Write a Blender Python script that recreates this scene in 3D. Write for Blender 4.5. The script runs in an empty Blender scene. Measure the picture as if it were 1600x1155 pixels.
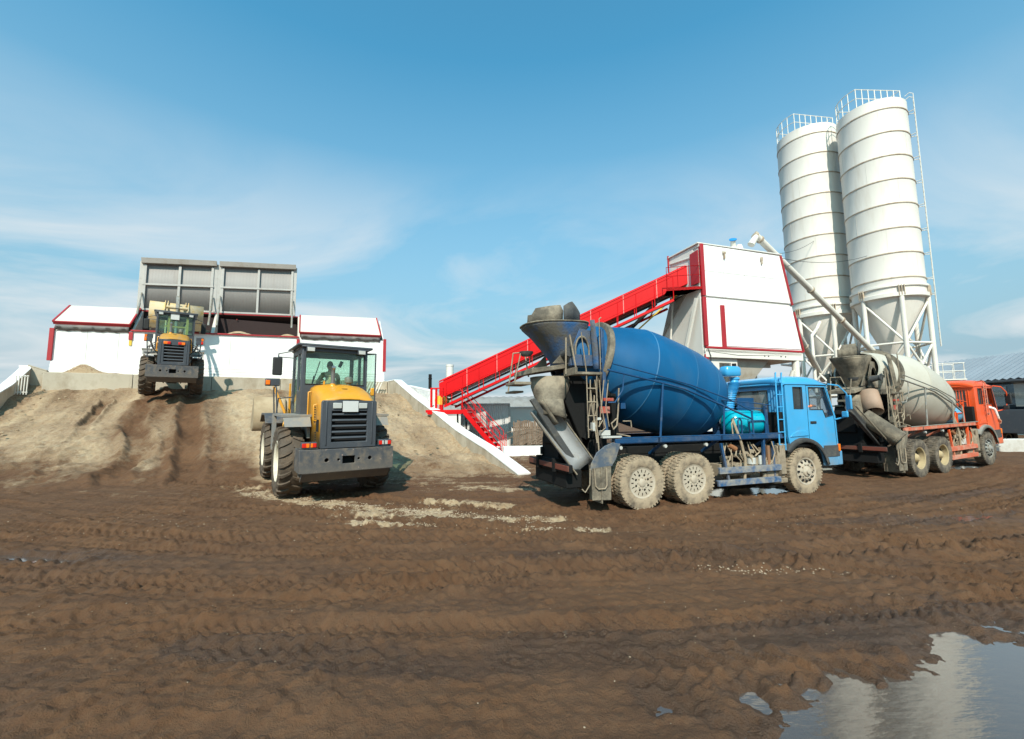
import bpy, bmesh, math, random
import numpy as np
from mathutils import Vector, Matrix, noise
from mathutils.geometry import tessellate_polygon
random.seed(7)
COL = bpy.context.scene.collection
PI = math.pi
R = math.radians
V = Vector

# ------------------------------------------------------------------ object helpers
def tag(o, label=None, cat=None, group=None, kind=None):
    if label: o['label'] = label
    if cat: o['category'] = cat
    if group: o['group'] = group
    if kind: o['kind'] = kind
    return o

def empty(name, loc=(0, 0, 0), rz=0.0, parent=None, rot=None):
    o = bpy.data.objects.new(name, None)
    COL.objects.link(o)
    o.empty_display_size = 0.2
    o.location = loc
    o.rotation_euler = rot if rot else (0, 0, rz)
    if parent: o.parent = parent
    return o

def children(o):
    return [c for c in bpy.data.objects if c.parent == o]

def copy_tree(o, parent=None):
    c = o.copy(); COL.objects.link(c); c.parent = parent
    for ch in children(o): copy_tree(ch, c)
    return c

def frame(p0, p1, ref=(0, 0, 1)):
    """matrix whose z axis runs p0->p1, origin p0"""
    p0 = V(p0); z = (V(p1) - p0).normalized(); ref = V(ref)
    if abs(z.dot(ref.normalized())) > 0.98: ref = V((1, 0, 0))
    x = ref.cross(z).normalized(); y = z.cross(x)
    m = Matrix((x, y, z)).transposed().to_4x4(); m.translation = p0
    return m

SPLIT = {'pedestal', 'rear_stand', 'plate_joint', 'panel_joint', 'leg_bracket', 'red_trim', 'underframe_box', 'side_shield', 'rear_ladder', 'hopper_bracket', 'marker_lamp', 'bracket', 'hinge', 'roof_collar', 'roof_outlet', 'control_levers', 'water_hose', 'guard_rail', 'boom_arm', 'hydraulic_ram',
         'control_box', 'rusty_pipe', 'filter', 'step_hanger', 'splash_guard', 'prop', 'post', 'brace', 'cable', 'drum_guard_rail', 'rear_bulkhead', 'tank_shield', 'tail_drum', 'support_strut', 'strut', 'hood_handle', 'driver_seat', 'lamp_post', 'rail', 'frame', 'rear_window', 'window', 'red_panel', 'mirror', 'belt', 'axles', 'drum_gearbox', 'hopper_floor'}
class MB:
    def __init__(s): s.v = []; s.f = []
    def add(s, vs, fs, M=None):
        b = len(s.v)
        s.v += [tuple((M @ V(p)) if M else p) for p in vs]
        s.f += [tuple(b + i for i in f) for f in fs]
        return s
    def box(s, c, d, rot=None, M=None):
        x, y, z = d[0] / 2, d[1] / 2, d[2] / 2
        vs = [V((i * x, j * y, k * z)) for i in (-1, 1) for j in (-1, 1) for k in (-1, 1)]
        if rot is not None:
            if not isinstance(rot, Matrix):
                from mathutils import Euler
                rot = Euler(rot).to_matrix()
            vs = [rot @ p for p in vs]
        vs = [p + V(c) for p in vs]
        return s.add(vs, [(0, 1, 3, 2), (4, 6, 7, 5), (0, 4, 5, 1), (2, 3, 7, 6), (0, 2, 6, 4), (1, 5, 7, 3)], M)
    def bar(s, p0, p1, w, h, ref=(0, 0, 1)):
        """rectangular bar; w across, h along ref"""
        M = frame(p0, p1, ref); L = (V(p1) - V(p0)).length
        return s.box((0, 0, L / 2), (w, h, L), M=M)
    def cyl(s, p0, p1, r0, r1=None, n=14, cap=True):
        if r1 is None: r1 = r0
        M = frame(p0, p1); L = (V(p1) - V(p0)).length
        vs = []; fs = []
        for k, (z, r) in enumerate(((0, r0), (L, r1))):
            for i in range(n):
                a = 2 * PI * i / n; vs.append((r * math.cos(a), r * math.sin(a), z))
        for i in range(n):
            j = (i + 1) % n; fs.append((i, j, n + j, n + i))
        if cap: fs.append(tuple(range(n - 1, -1, -1))); fs.append(tuple(range(n, 2 * n)))
        return s.add(vs, fs, M)
    def tube(s, pts, r, n=7, closed=False):
        pts = [V(p) for p in pts]; N = len(pts)
        vs = []; fs = []
        prev = None
        for i, p in enumerate(pts):
            if closed: t = (pts[(i + 1) % N] - pts[i - 1])
            elif i == 0: t = pts[1] - p
            elif i == N - 1: t = p - pts[i - 1]
            else: t = (pts[i + 1] - p).normalized() + (p - pts[i - 1]).normalized()
            t = t.normalized() if t.length > 1e-9 else V((0, 0, 1))
            if prev is None:
                ref = V((0, 0, 1)) if abs(t.z) < .9 else V((1, 0, 0))
                x = ref.cross(t).normalized()
            else:
                x = (prev - t * prev.dot(t)); x = x.normalized() if x.length > 1e-6 else prev
            prev = x; y = t.cross(x)
            rr = r[i] if isinstance(r, (list, tuple)) else r
            for k in range(n):
                a = 2 * PI * k / n; vs.append(p + x * (rr * math.cos(a)) + y * (rr * math.sin(a)))
        m = N if closed else N - 1
        for i in range(m):
            a = i * n; b = ((i + 1) % N) * n
            for k in range(n):
                l = (k + 1) % n; fs.append((a + k, a + l, b + l, b + k))
        if not closed:
            fs.append(tuple(range(n - 1, -1, -1))); fs.append(tuple((N - 1) * n + k for k in range(n)))
        return s.add(vs, fs)
    def lathe(s, prof, n=32, M=None, a0=0, a1=2 * PI, closed=False):
        """profile [(r,z)] around z"""
        full = abs(a1 - a0 - 2 * PI) < 1e-6
        cols = n if full else n + 1
        vs = []; fs = []
        for (r, z) in prof:
            for i in range(cols):
                a = a0 + (a1 - a0) * i / n; vs.append((r * math.cos(a), r * math.sin(a), z))
        P = len(prof); rng = P if closed else P - 1
        for k in range(rng):
            k2 = (k + 1) % P
            for i in range(n):
                j = (i + 1) % cols
                fs.append((k * cols + i, k * cols + j, k2 * cols + j, k2 * cols + i))
        return s.add(vs, fs, M)
    def ext(s, poly, d):
        """polygon (3-D points) extruded by vector d"""
        poly = [V(p) for p in poly]; d = V(d); n = len(poly)
        vs = poly + [p + d for p in poly]
        fs = [tuple(range(n - 1, -1, -1)), tuple(range(n, 2 * n))]
        for i in range(n):
            j = (i + 1) % n; fs.append((i, j, n + j, n + i))
        return s.add(vs, fs)
    def plate(s, outer, holes, fn, t):
        """flat plate with holes; outer/holes in 2-D; fn(u,v,w)->3-D; w runs 0..t"""
        loops = [outer] + holes
        flat = [p for l in loops for p in l]; n = len(flat)
        tris = tessellate_polygon([[V((p[0], p[1], 0)) for p in l] for l in loops])
        vs = [fn(p[0], p[1], 0) for p in flat] + [fn(p[0], p[1], t) for p in flat]
        fs = [tuple(x) for x in tris] + [tuple(n + i for i in reversed(x)) for x in tris]
        b = 0
        for l in loops:
            m = len(l)
            for i in range(m):
                j = (i + 1) % m; fs.append((b + i, b + j, n + b + j, n + b + i))
            b += m
        return s.add(vs, fs)
    def grid(s, pts):
        """2-D array of points"""
        a, b = len(pts), len(pts[0])
        vs = [p for row in pts for p in row]
        fs = [(i * b + j, i * b + j + 1, (i + 1) * b + j + 1, (i + 1) * b + j) for i in range(a - 1) for j in range(b - 1)]
        return s.add(vs, fs)
    def clusters(s):
        """groups of connected pieces whose boxes touch"""
        par = list(range(len(s.v)))
        def find(a):
            while par[a] != a: par[a] = par[par[a]]; a = par[a]
            return a
        for f in s.f:
            r0 = find(f[0])
            for i in f[1:]:
                r1 = find(i)
                if r1 != r0: par[r1] = r0
        isl = {}
        for i in range(len(s.v)): isl.setdefault(find(i), []).append(i)
        cl = []
        for ids in isl.values():
            lo = [min(s.v[i][k] for i in ids) - .012 for k in range(3)]; hi = [max(s.v[i][k] for i in ids) + .012 for k in range(3)]
            cl.append([ids, lo, hi])
        ch = True
        while ch:
            ch = False
            for a in range(len(cl)):
                for b in range(len(cl) - 1, a, -1):
                    if all(cl[a][1][k] <= cl[b][2][k] and cl[b][1][k] <= cl[a][2][k] for k in range(3)):
                        cl[a] = [cl[a][0] + cl[b][0], [min(x, y) for x, y in zip(cl[a][1], cl[b][1])], [max(x, y) for x, y in zip(cl[a][2], cl[b][2])]]; cl.pop(b); ch = True
        return [c[0] for c in cl]
    def build(s, name, m, parent=None, **k):
        if name in SPLIT and parent is not None:
            cl = s.clusters()
            if 1 < len(cl) <= 24:
                o = None
                for ids in cl:
                    mp = {i: n for n, i in enumerate(ids)}; q = MB(); q.v = [s.v[i] for i in ids]; q.f = [tuple(mp[i] for i in f) for f in s.f if f[0] in mp]
                    r = q.build1(name, m, parent, **k); o = o or r
                return o
        return s.build1(name, m, parent, **k)
    def build1(s, name, m, parent=None, smooth=35, bevel=0, seg=2, solid=0, sub=0, loc=None):
        me = bpy.data.meshes.new(name)
        me.from_pydata([tuple(p) for p in s.v], [], s.f)
        bm = bmesh.new(); bm.from_mesh(me)
        bmesh.ops.recalc_face_normals(bm, faces=bm.faces)
        bm.to_mesh(me); bm.free()
        if smooth:
            me.polygons.foreach_set('use_smooth', [True] * len(me.polygons))
            me.set_sharp_from_angle(angle=R(smooth))
        me.materials.append(m)
        o = bpy.data.objects.new(name, me); COL.objects.link(o)
        if parent: o.parent = parent
        if loc: o.location = loc
        if solid:
            md = o.modifiers.new('solid', 'SOLIDIFY'); md.thickness = solid; md.offset = 0
        if bevel:
            md = o.modifiers.new('bevel', 'BEVEL'); md.width = bevel; md.segments = seg
            md.limit_method = 'ANGLE'; md.angle_limit = R(40); md.harden_normals = False
        if sub:
            md = o.modifiers.new('sub', 'SUBSURF'); md.levels = sub; md.render_levels = sub
        return o

# ------------------------------------------------------------------ materials
def nt(name):
    m = bpy.data.materials.new(name); m.use_nodes = True
    t = m.node_tree; t.nodes.clear()
    out = t.nodes.new('ShaderNodeOutputMaterial'); b = t.nodes.new('ShaderNodeBsdfPrincipled')
    t.links.new(b.outputs[0], out.inputs[0])
    return m, t, b, out

def N(t, kind, **kw):
    n = t.nodes.new(kind)
    for k, v in kw.items():
        if k.startswith('i_'):
            key = k[2:]; key = int(key) if key.isdigit() else key
            n.inputs[key].default_value = v
        else: setattr(n, k, v)
    return n

def ramp(t, src, a, b, ca=(0, 0, 0, 1), cb=(1, 1, 1, 1)):
    r = t.nodes.new('ShaderNodeValToRGB'); r.color_ramp.elements[0].position = a; r.color_ramp.elements[1].position = b
    r.color_ramp.elements[0].color = ca; r.color_ramp.elements[1].color = cb
    t.links.new(src, r.inputs[0]); return r.outputs[0]

def mixc(t, fac, a, b, blend='MIX'):
    n = t.nodes.new('ShaderNodeMix'); n.data_type = 'RGBA'; n.blend_type = blend
    L = t.links
    if isinstance(fac, float) or isinstance(fac, int): n.inputs[0].default_value = fac
    else: L.new(fac, n.inputs[0])
    for src, idx in ((a, 6), (b, 7)):
        if isinstance(src, tuple): n.inputs[idx].default_value = (*src[:3], 1)
        else: L.new(src, n.inputs[idx])
    return n.outputs[2]

def math_(t, op, a, b=None, clamp=False):
    n = t.nodes.new('ShaderNodeMath'); n.operation = op; n.use_clamp = clamp
    for i, s in enumerate((a, b)):
        if s is None: continue
        if isinstance(s, (int, float)): n.inputs[i].default_value = s
        else: t.links.new(s, n.inputs[i])
    return n.outputs[0]

DUST = (.30, .225, .15)
MUD = (.10, .062, .038)
def paint(name, col, rough=.45, metal=0.0, dirt=DUST, amt=.35, dscale=2.2, streak=1.0, low=None, var=.10, bump=.06, bscale=60, spec=.5, coat=0.0, chip=None, edge=None, drop=None):
    """painted / dusty surface. amt 0..1 how much dirt; low=(z0,z1): splash that fades upward over the body's height;
    drop=(z0,z1,amount): dust settled on the top"""
    m, t, b, out = nt(name); L = t.links
    tc = t.nodes.new('ShaderNodeTexCoord')
    mp = t.nodes.new('ShaderNodeMapping'); mp.inputs['Scale'].default_value = (1, 1, streak)
    L.new(tc.outputs['Object'], mp.inputs[0])
    n1 = N(t, 'ShaderNodeTexNoise', i_Scale=dscale, i_Detail=9.0, i_Roughness=.68); L.new(mp.outputs[0], n1.inputs[0])
    n2 = N(t, 'ShaderNodeTexNoise', i_Scale=bscale, i_Detail=5.0, i_Roughness=.6); L.new(tc.outputs['Object'], n2.inputs[0])
    n3 = N(t, 'ShaderNodeTexNoise', i_Scale=dscale * .45, i_Detail=4.0, i_Roughness=.6); L.new(mp.outputs[0], n3.inputs[0])
    lo = tuple(c * (1 - var) for c in col); hi = tuple(min(1, c * (1 + var)) for c in col)
    base = mixc(t, ramp(t, n3.outputs[0], .3, .7), lo, hi)
    thr = .78 - .55 * amt
    msk = ramp(t, n1.outputs[0], thr - .06, thr + .16)
    msk = math_(t, 'MULTIPLY', msk, min(1, .35 + amt))
    if low:
        sx = t.nodes.new('ShaderNodeSeparateXYZ'); L.new(tc.outputs['Object'], sx.inputs[0])
        mr = N(t, 'ShaderNodeMapRange', i_1=low[1], i_2=low[0], i_3=0.0, i_4=1.0); L.new(sx.outputs[2], mr.inputs[0])
        wob = math_(t, 'MULTIPLY_ADD', n1.outputs[0], 1.6); t.nodes[-1].inputs[2].default_value = -.8
        lm = math_(t, 'ADD', mr.outputs[0], wob)
        lm = math_(t, 'MULTIPLY', math_(t, 'MULTIPLY', lm, 1.0, True), .9)
        msk = math_(t, 'MAXIMUM', msk, lm)
    c = mixc(t, msk, base, dirt)
    if chip:
        n4 = N(t, 'ShaderNodeTexNoise', i_Scale=9.0, i_Detail=8.0, i_Roughness=.75); L.new(tc.outputs['Object'], n4.inputs[0])
        c = mixc(t, ramp(t, n4.outputs[0], .62, .66), c, chip)
    L.new(c, b.inputs['Base Color'])
    rr = N(t, 'ShaderNodeMapRange', i_3=rough, i_4=.9); L.new(msk, rr.inputs[0]); L.new(rr.outputs[0], b.inputs['Roughness'])
    mm = N(t, 'ShaderNodeMapRange', i_3=metal, i_4=0.0); L.new(msk, mm.inputs[0]); L.new(mm.outputs[0], b.inputs['Metallic'])
    b.inputs['Specular IOR Level'].default_value = spec
    if coat: b.inputs['Coat Weight'].default_value = coat; b.inputs['Coat Roughness'].default_value = .15
    bp = N(t, 'ShaderNodeBump', i_Strength=min(1, bump * 4), i_Distance=.01)
    hh = math_(t, 'ADD', n2.outputs[0], math_(t, 'MULTIPLY', msk, .6))
    L.new(hh, bp.inputs['Height']); L.new(bp.outputs[0], b.inputs['Normal'])
    return m

def glass(name, tint=(.75, .85, .82), refl=.9, body=.0, bodycol=(.2, .2, .2)):
    m, t, b, out = nt(name); L = t.links; t.nodes.remove(b)
    try: m.use_transparent_shadow = True
    except Exception: pass
    tr = N(t, 'ShaderNodeBsdfTransparent'); tr.inputs[0].default_value = (*tint, 1)
    gl = N(t, 'ShaderNodeBsdfGlossy'); gl.inputs[0].default_value = (refl, refl, refl, 1); gl.inputs['Roughness'].default_value = .04
    fr = N(t, 'ShaderNodeLayerWeight', i_Blend=.5); fc = math_(t, 'ADD', math_(t, 'MULTIPLY', math_(t, 'POWER', fr.outputs['Facing'], 4.0), .6), .04)
    mx = t.nodes.new('ShaderNodeMixShader'); L.new(fc, mx.inputs[0]); L.new(tr.outputs[0], mx.inputs[1]); L.new(gl.outputs[0], mx.inputs[2])
    df = N(t, 'ShaderNodeBsdfDiffuse'); df.inputs[0].default_value = (*bodycol, 1)
    tc = t.nodes.new('ShaderNodeTexCoord'); no = N(t, 'ShaderNodeTexNoise', i_Scale=3.0, i_Detail=6.0); L.new(tc.outputs['Object'], no.inputs[0])
    mr = N(t, 'ShaderNodeMapRange', i_1=.3, i_2=.8, i_3=body * .5, i_4=min(1, body * 1.5)); L.new(no.outputs[0], mr.inputs[0])
    m2 = t.nodes.new('ShaderNodeMixShader'); L.new(mr.outputs[0], m2.inputs[0]); L.new(mx.outputs[0], m2.inputs[1]); L.new(df.outputs[0], m2.inputs[2])
    L.new(m2.outputs[0], out.inputs[0])
    return m

M = {}
M['blue_cab'] = paint('light_blue_cab_paint', (.045, .32, .60), .3, amt=.16, low=(.3, 1.15), coat=.3, bump=.01, dirt=(.22, .20, .17))
M['blue_drum'] = paint('deep_blue_drum_paint', (.002, .085, .215), .5, spec=.28, amt=.24, dscale=1.6, low=(.9, 1.7), dirt=(.05, .10, .15), var=.2, streak=.5, bump=.03)
M['blue_frame'] = paint('blue_frame_paint', (.006, .052, .14), .45, amt=.22, low=(.1, 1.1), dirt=(.23, .2, .16))
M['blue_dusty'] = paint('blue_step_paint_dusty', (.02, .08, .19), .6, amt=.62, dirt=(.27, .25, .22), dscale=5)
M['teal'] = paint('turquoise_tank_paint', (.0, .36, .48), .25, amt=.04, coat=.4, bump=.01)
M['orange_cab'] = paint('orange_red_cab_paint', (.80, .090, .014), .38, amt=.10, dscale=3, low=(.3, 1.2), dirt=(.42, .2, .12), coat=.1)
M['orange_dusty'] = paint('faded_orange_rail_paint', (.55, .12, .06), .6, amt=.5, dirt=(.48, .30, .22), dscale=4)
M['cream_drum'] = paint('cream_drum_paint', (.47, .44, .37), .6, amt=.3, dscale=1.4, dirt=(.33, .28, .2), low=(1.0, 2.0), var=.1, bump=.04)
M['hop_blue'] = paint('hopper_blue_caked', (.012, .075, .20), .6, amt=.66, dirt=(.10, .09, .075), dscale=1.8, bump=.3, bscale=25)
M['hop_tan'] = paint('cement_caked_tan', (.26, .215, .155), .85, amt=.62, dirt=(.085, .072, .055), dscale=2.2, bump=.4, bscale=25)
M['hop_dark'] = paint('dark_caked_steel', (.055, .055, .055), .75, amt=.4, dirt=(.15, .13, .10), dscale=3, bump=.3, bscale=25)
M['chute'] = paint('worn_grey_chute', (.30, .30, .30), .5, amt=.35, metal=.2, dirt=(.24, .19, .12), dscale=5, bump=.2)
M['black'] = paint('black_grimy_steel', (.010, .010, .010), .8, spec=.2, amt=.3, dirt=(.035, .028, .02), dscale=4)
M['black_rubber'] = paint('black_rubber', (.02, .02, .02), .75, amt=.15, dirt=(.06, .05, .04))
M['tan_part'] = paint('mud_coated_part', (.30, .24, .17), .85, amt=.5, dirt=(.17, .13, .09), dscale=5, bump=.2)
M['grey_part'] = paint('grey_machine_part', (.24, .24, .22), .6, amt=.55, dirt=(.2, .16, .11), dscale=6)
M['tyre'] = paint('mud_dusted_tyre', (.12, .095, .07), .92, amt=.75, dirt=(.34, .26, .175), dscale=5, bump=.3, bscale=40)
M['tyre_o'] = paint('dusty_grey_tyre', (.075, .062, .05), .92, amt=.55, dirt=(.24, .19, .135), dscale=5, bump=.3, bscale=40)
M['tyre_l'] = paint('loader_tyre_rubber', (.075, .055, .038), .75, amt=.5, dirt=(.15, .105, .068), dscale=4, bump=.3, bscale=30)
M['rim'] = paint('mud_coated_rim', (.42, .36, .28), .7, amt=.5, dirt=(.36, .28, .2), dscale=7)
M['rim_o'] = paint('ochre_rim', (.40, .31, .17), .7, amt=.5, dirt=(.28, .21, .13), dscale=7)
M['rim_l'] = paint('cream_loader_rim', (.66, .60, .48), .65, amt=.45, dirt=(.42, .33, .22), dscale=4)
M['hole'] = paint('dark_opening', (.008, .008, .008), .9, amt=.0)
M['yellow'] = paint('loader_yellow_paint', (.64, .28, .012), .45, amt=.32, dscale=3, low=(1.0, 1.6), dirt=(.36, .25, .14), coat=.15, bump=.02)
M['yellow_far'] = paint('bucket_yellow_worn', (.60, .36, .07), .6, amt=.75, dscale=2.4, dirt=(.52, .42, .27), bump=.15)
M['slate'] = paint('dark_slate_grey_paint', (.064, .066, .072), .5, amt=.52, dscale=5, dirt=(.17, .135, .10), low=(.4, 1.05), chip=(.34, .24, .19))
M['slate_clean'] = paint('dark_slate_cab_paint', (.056, .062, .072), .42, amt=.28, dscale=4, dirt=(.14, .12, .10))
M['white'] = paint('white_cladding', (.80, .78, .75), .5, amt=.16, dscale=.8, streak=.25, dirt=(.6, .56, .5), var=.02, bump=.01)
M['white_side'] = paint('white_cladding_dusty', (.66, .63, .58), .6, amt=.25, dscale=1.0, streak=.25, dirt=(.5, .45, .38), var=.03, bump=.02)
M['silo'] = paint('silo_cream_white_paint', (.70, .655, .59), .5, amt=.30, dscale=1.3, streak=.14, dirt=(.50, .43, .34), var=.05, bump=.015)
M['seam'] = paint('rust_stained_seam', (.45, .37, .28), .7, amt=.5, dirt=(.27, .17, .10), dscale=3)
M['whitesteel'] = paint('white_painted_steel', (.68, .64, .57), .45, amt=.18, dscale=2, dirt=(.5, .44, .36), var=.03)
M['red'] = paint('bright_red_paint', (.58, .004, .006), .5, spec=.2, amt=.06, dscale=2, dirt=(.45, .12, .1), var=.08, bump=.01)
M['redtrim'] = paint('dark_red_trim', (.36, .016, .022), .5, amt=.1, dirt=(.4, .15, .12), dscale=3)
M['gate'] = paint('grey_weathered_sheet', (.27, .25, .235), .6, amt=.25, dscale=1.4, streak=.3, dirt=(.24, .2, .17), var=.07)
M['gateframe'] = paint('pale_grey_frame', (.44, .42, .39), .6, amt=.3, dirt=(.30, .24, .18), dscale=4)
M['lidin'] = paint('pale_dusty_panel', (.60, .54, .47), .6, amt=.3, dirt=(.55, .48, .38), dscale=1.6, var=.03)
M['rubber'] = paint('grey_rubber_flap', (.13, .12, .115), .6, amt=.35, dirt=(.3, .26, .22), dscale=2)
M['concrete'] = paint('weathered_concrete', (.46, .40, .31), .9, amt=.5, dscale=1.2, dirt=(.28, .22, .15), bump=.4, bscale=30, streak=.6)
M['whitecap'] = paint('white_concrete_cap', (.76, .74, .71), .85, amt=.25, dscale=1.2, dirt=(.5, .45, .38), bump=.2)
M['wood'] = paint('weathered_timber', (.16, .11, .075), .9, amt=.5, dscale=4, streak=.2, dirt=(.26, .2, .15), bump=.3)
M['roofgrey'] = paint('aged_grey_roofing', (.24, .235, .225), .8, amt=.5, dscale=1.2, dirt=(.16, .145, .13), bump=.2)
M['corr'] = paint('galvanised_corrugated_sheet', (.27, .30, .33), .45, metal=.2, amt=.1, dscale=1, dirt=(.35, .35, .35))
M['render'] = paint('cream_render_wall', (.66, .60, .50), .9, amt=.3, dirt=(.34, .3, .24), dscale=1)
M['cabin_in'] = paint('cab_interior_plastic', (.035, .035, .037), .8, amt=.1)
M['glass_green'] = glass('green_tinted_cab_glass', (.78, .90, .85), body=.04, bodycol=(.3, .4, .35))
M['glass_cab'] = glass('clear_cab_glass', (.80, .84, .86), body=.03)
M['glass_dark'] = glass('dark_dusty_glass', (.16, .2, .22), body=.22, bodycol=(.16, .17, .17))
M['glass_dusty'] = glass('dusty_glass', (.55, .6, .6), body=.45, bodycol=(.42, .40, .36))
M['lamp_red'] = paint('red_lamp_lens', (.6, .02, .01), .2, amt=.05, bump=.0)
M['lamp_orange'] = paint('orange_lamp_lens', (.85, .18, .01), .2, amt=.05, bump=.0)
M['lamp_clear'] = paint('clear_lamp_lens', (.46, .46, .43), .12, amt=.08, bump=.0)
M['plate'] = paint('blank_white_plate', (.56, .56, .54), .5, amt=.05, bump=.0)
M['chrome'] = paint('dull_metal_pipe', (.35, .34, .32), .35, metal=.8, amt=.3, dirt=(.2, .17, .13))
M['skin'] = paint('skin', (.50, .25, .15), .55, amt=.0, bump=.01, var=.05)
M['hair'] = paint('dark_hair', (.012, .010, .008), .6, amt=.0, bump=.3)
M['shirt_tan'] = paint('tan_shirt_cloth', (.70, .48, .27), .9, amt=.1, bump=.2, bscale=90)
M['shirt_orange'] = paint('orange_work_shirt', (.80, .25, .11), .9, amt=.1, bump=.2, bscale=90)
M['shirt_white'] = paint('white_shirt_cloth', (.72, .66, .62), .9, amt=.1, bump=.2, bscale=90)
M['trousers'] = paint('dark_trousers', (.03, .032, .04), .9, amt=.1, bump=.2, bscale=90)
M['hose'] = paint('pale_muddy_hose', (.36, .28, .19), .8, amt=.5, dirt=(.24, .18, .12), dscale=6)
M['tarp'] = paint('grey_plastic_sheet', (.30, .31, .31), .5, amt=.3, dirt=(.2, .19, .17))
M['bluecap'] = paint('blue_cap_paint', (.02, .22, .55), .4, amt=.05)
M['yellow_old'] = paint('dusty_old_yellow_paint', (.46, .22, .02), .6, amt=.45, dscale=4, dirt=(.26, .18, .10))
M['bucket_dusty'] = paint('sand_coated_bucket', (.30, .22, .13), .9, amt=.6, dscale=2, dirt=(.40, .31, .2), bump=.2)
M['step_grey'] = paint('worn_grey_step', (.20, .195, .185), .7, amt=.5, dirt=(.3, .24, .17), dscale=4)
M['yellow_cable'] = paint('yellow_cable_tray', (.70, .45, .04), .5, amt=.2)
# ------------------------------------------------------------------ wheels
def truck_tyre(r=.515, w=.25, lugs=46):
    """axis along y, outer face at -y"""
    mb = MB()
    Mx = Matrix.Rotation(PI / 2, 4, 'X')            # local z -> -y
    h = w / 2
    prof = [(r * .56, -h * .85), (r * .62, -h), (r * .84, -h * 1.06), (r * .95, -h * .95), (r * .975, -h * .8), (r * .982, 0),
            (r * .975, h * .8), (r * .95, h * .95), (r * .84, h * 1.06), (r * .62, h), (r * .56, h * .85)]
    mb.lathe(prof, 56, Mx)
    for i in range(lugs):
        a = 2 * PI * i / lugs
        for sd in (-1, 1):
            a2 = a + (PI / lugs if sd > 0 else 0)
            Mr = Matrix.Rotation(a2, 4, 'Y')
            mb.box((0, sd * w * .34, r * .975), (.036, w * .30, r * .055), M=Mr)
            mb.box((0, sd * w * .47, r * .935), (.036, w * .06, r * .07), M=Mr)
    for i in range(lugs // 2):
        Mr = Matrix.Rotation(2 * PI * (i + .3) / (lugs // 2), 4, 'Y')
        mb.box((0, 0, r * .98), (.085, w * .30, r * .035), M=Mr)
    return mb

def truck_rim(r=.515, w=.25, style='disc'):
    mb = MB(); Mx = Matrix.Rotation(PI / 2, 4, 'X'); h = w / 2
    R0 = r * .575
    if style == 'disc':        # flat-faced disc: slots round the edge, hand holes, hub
        def fn(u, v, q): return (u, -h * .80 - .0 + q, v)
        outer = [(R0 * .9 * math.cos(2 * PI * i / 48), R0 * .9 * math.sin(2 * PI * i / 48)) for i in range(48)]
        holes = []
        for i in range(16):
            a = 2 * PI * i / 16; c = (R0 * .74 * math.cos(a), R0 * .74 * math.sin(a))
            e = (math.cos(a), math.sin(a)); g = (-e[1], e[0]); L_, W_ = .028, .011
            holes.append([(c[0] + e[0] * x * L_ + g[0] * y * W_, c[1] + e[1] * x * L_ + g[1] * y * W_) for x, y in ((-1, -1), (1, -1), (1, 1), (-1, 1))])
        for i in range(8):
            a = 2 * PI * (i + .5) / 8; c = (R0 * .50 * math.cos(a), R0 * .50 * math.sin(a))
            holes.append([(c[0] + .024 * math.cos(2 * PI * k / 10), c[1] + .026 * math.sin(2 * PI * k / 10)) for k in range(10)])
        mb.plate(outer, holes, fn, .012)
        mb.lathe([(R0 * 1.0, h * .82), (R0 * 1.0, h * .9), (R0 * .9, h * .80), (R0 * .9, -h * .2)], 48, Mx)
        mb.lathe([(0, h * 1.02), (R0 * .16, h * 1.0), (R0 * .26, h * .90), (R0 * .28, h * .55)], 24, Mx)
        for i in range(8):
            a = 2 * PI * i / 8; x, z = R0 * .36 * math.cos(a), R0 * .36 * math.sin(a)
            mb.cyl((x, -h * .72, z), (x, -h * .95, z), .012, n=6)
    elif style == 'deep':      # deep dished drive rim
        mb.lathe([(R0 * 1.0, h * .84), (R0 * 1.02, h * .95), (R0 * .93, h * .85), (R0 * .86, -h * .1), (R0 * .80, -h * .4), (R0 * .5, -h * .45), (R0 * .42, h * .1), (R0 * .30, h * .55), (R0 * .2, h * .75), (0, h * .78)], 40, Mx)
        for i in range(8):
            a = 2 * PI * i / 8; x, z = R0 * .60 * math.cos(a), R0 * .60 * math.sin(a)
            mb.cyl((x, h * .42, z), (x, h * .30, z), .02, n=8)
    else:                      # front steer wheel: domed disc, big hub
        mb.lathe([(R0 * 1.0, h * .86), (R0 * 1.02, h * .98), (R0 * .92, h * .92), (R0 * .87, h * .62), (R0 * .66, h * .98), (R0 * .48, h * 1.12), (R0 * .44, h * 1.05)], 48, Mx)
        mb.lathe([(R0 * .44, h * .95), (R0 * .38, h * 1.25), (R0 * .22, h * 1.38), (R0 * .20, h * 1.6), (0, h * 1.66)], 24, Mx)
        for i in range(10):
            a = 2 * PI * i / 10; x, z = R0 * .54 * math.cos(a), R0 * .54 * math.sin(a)
            mb.cyl((x, -h * 1.0, z), (x, -h * 1.28, z), .015, n=6)
    return mb

def rim_slots(r=.515, w=.25):
    """dark openings of the front rim"""
    mb = MB(); h = w / 2; R0 = r * .575
    for i in range(12):
        a = 2 * PI * i / 12
        Mr = Matrix.Rotation(a, 4, 'Y')
        mb.box((0, -h * .90, R0 * .75), (.038, .03, .045), M=Mr)
    return mb

def back_disc(r):
    mb = MB(); mb.cyl((0, .02, 0), (0, .05, 0), r * .53, n=32); return mb

def put_mesh(name, src, parent, loc=(0, 0, 0), rz=0):
    o = src.copy(); COL.objects.link(o); o.name = name; o.parent = parent; o.location = loc; o.rotation_euler = (0, 0, rz)
    return o

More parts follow.
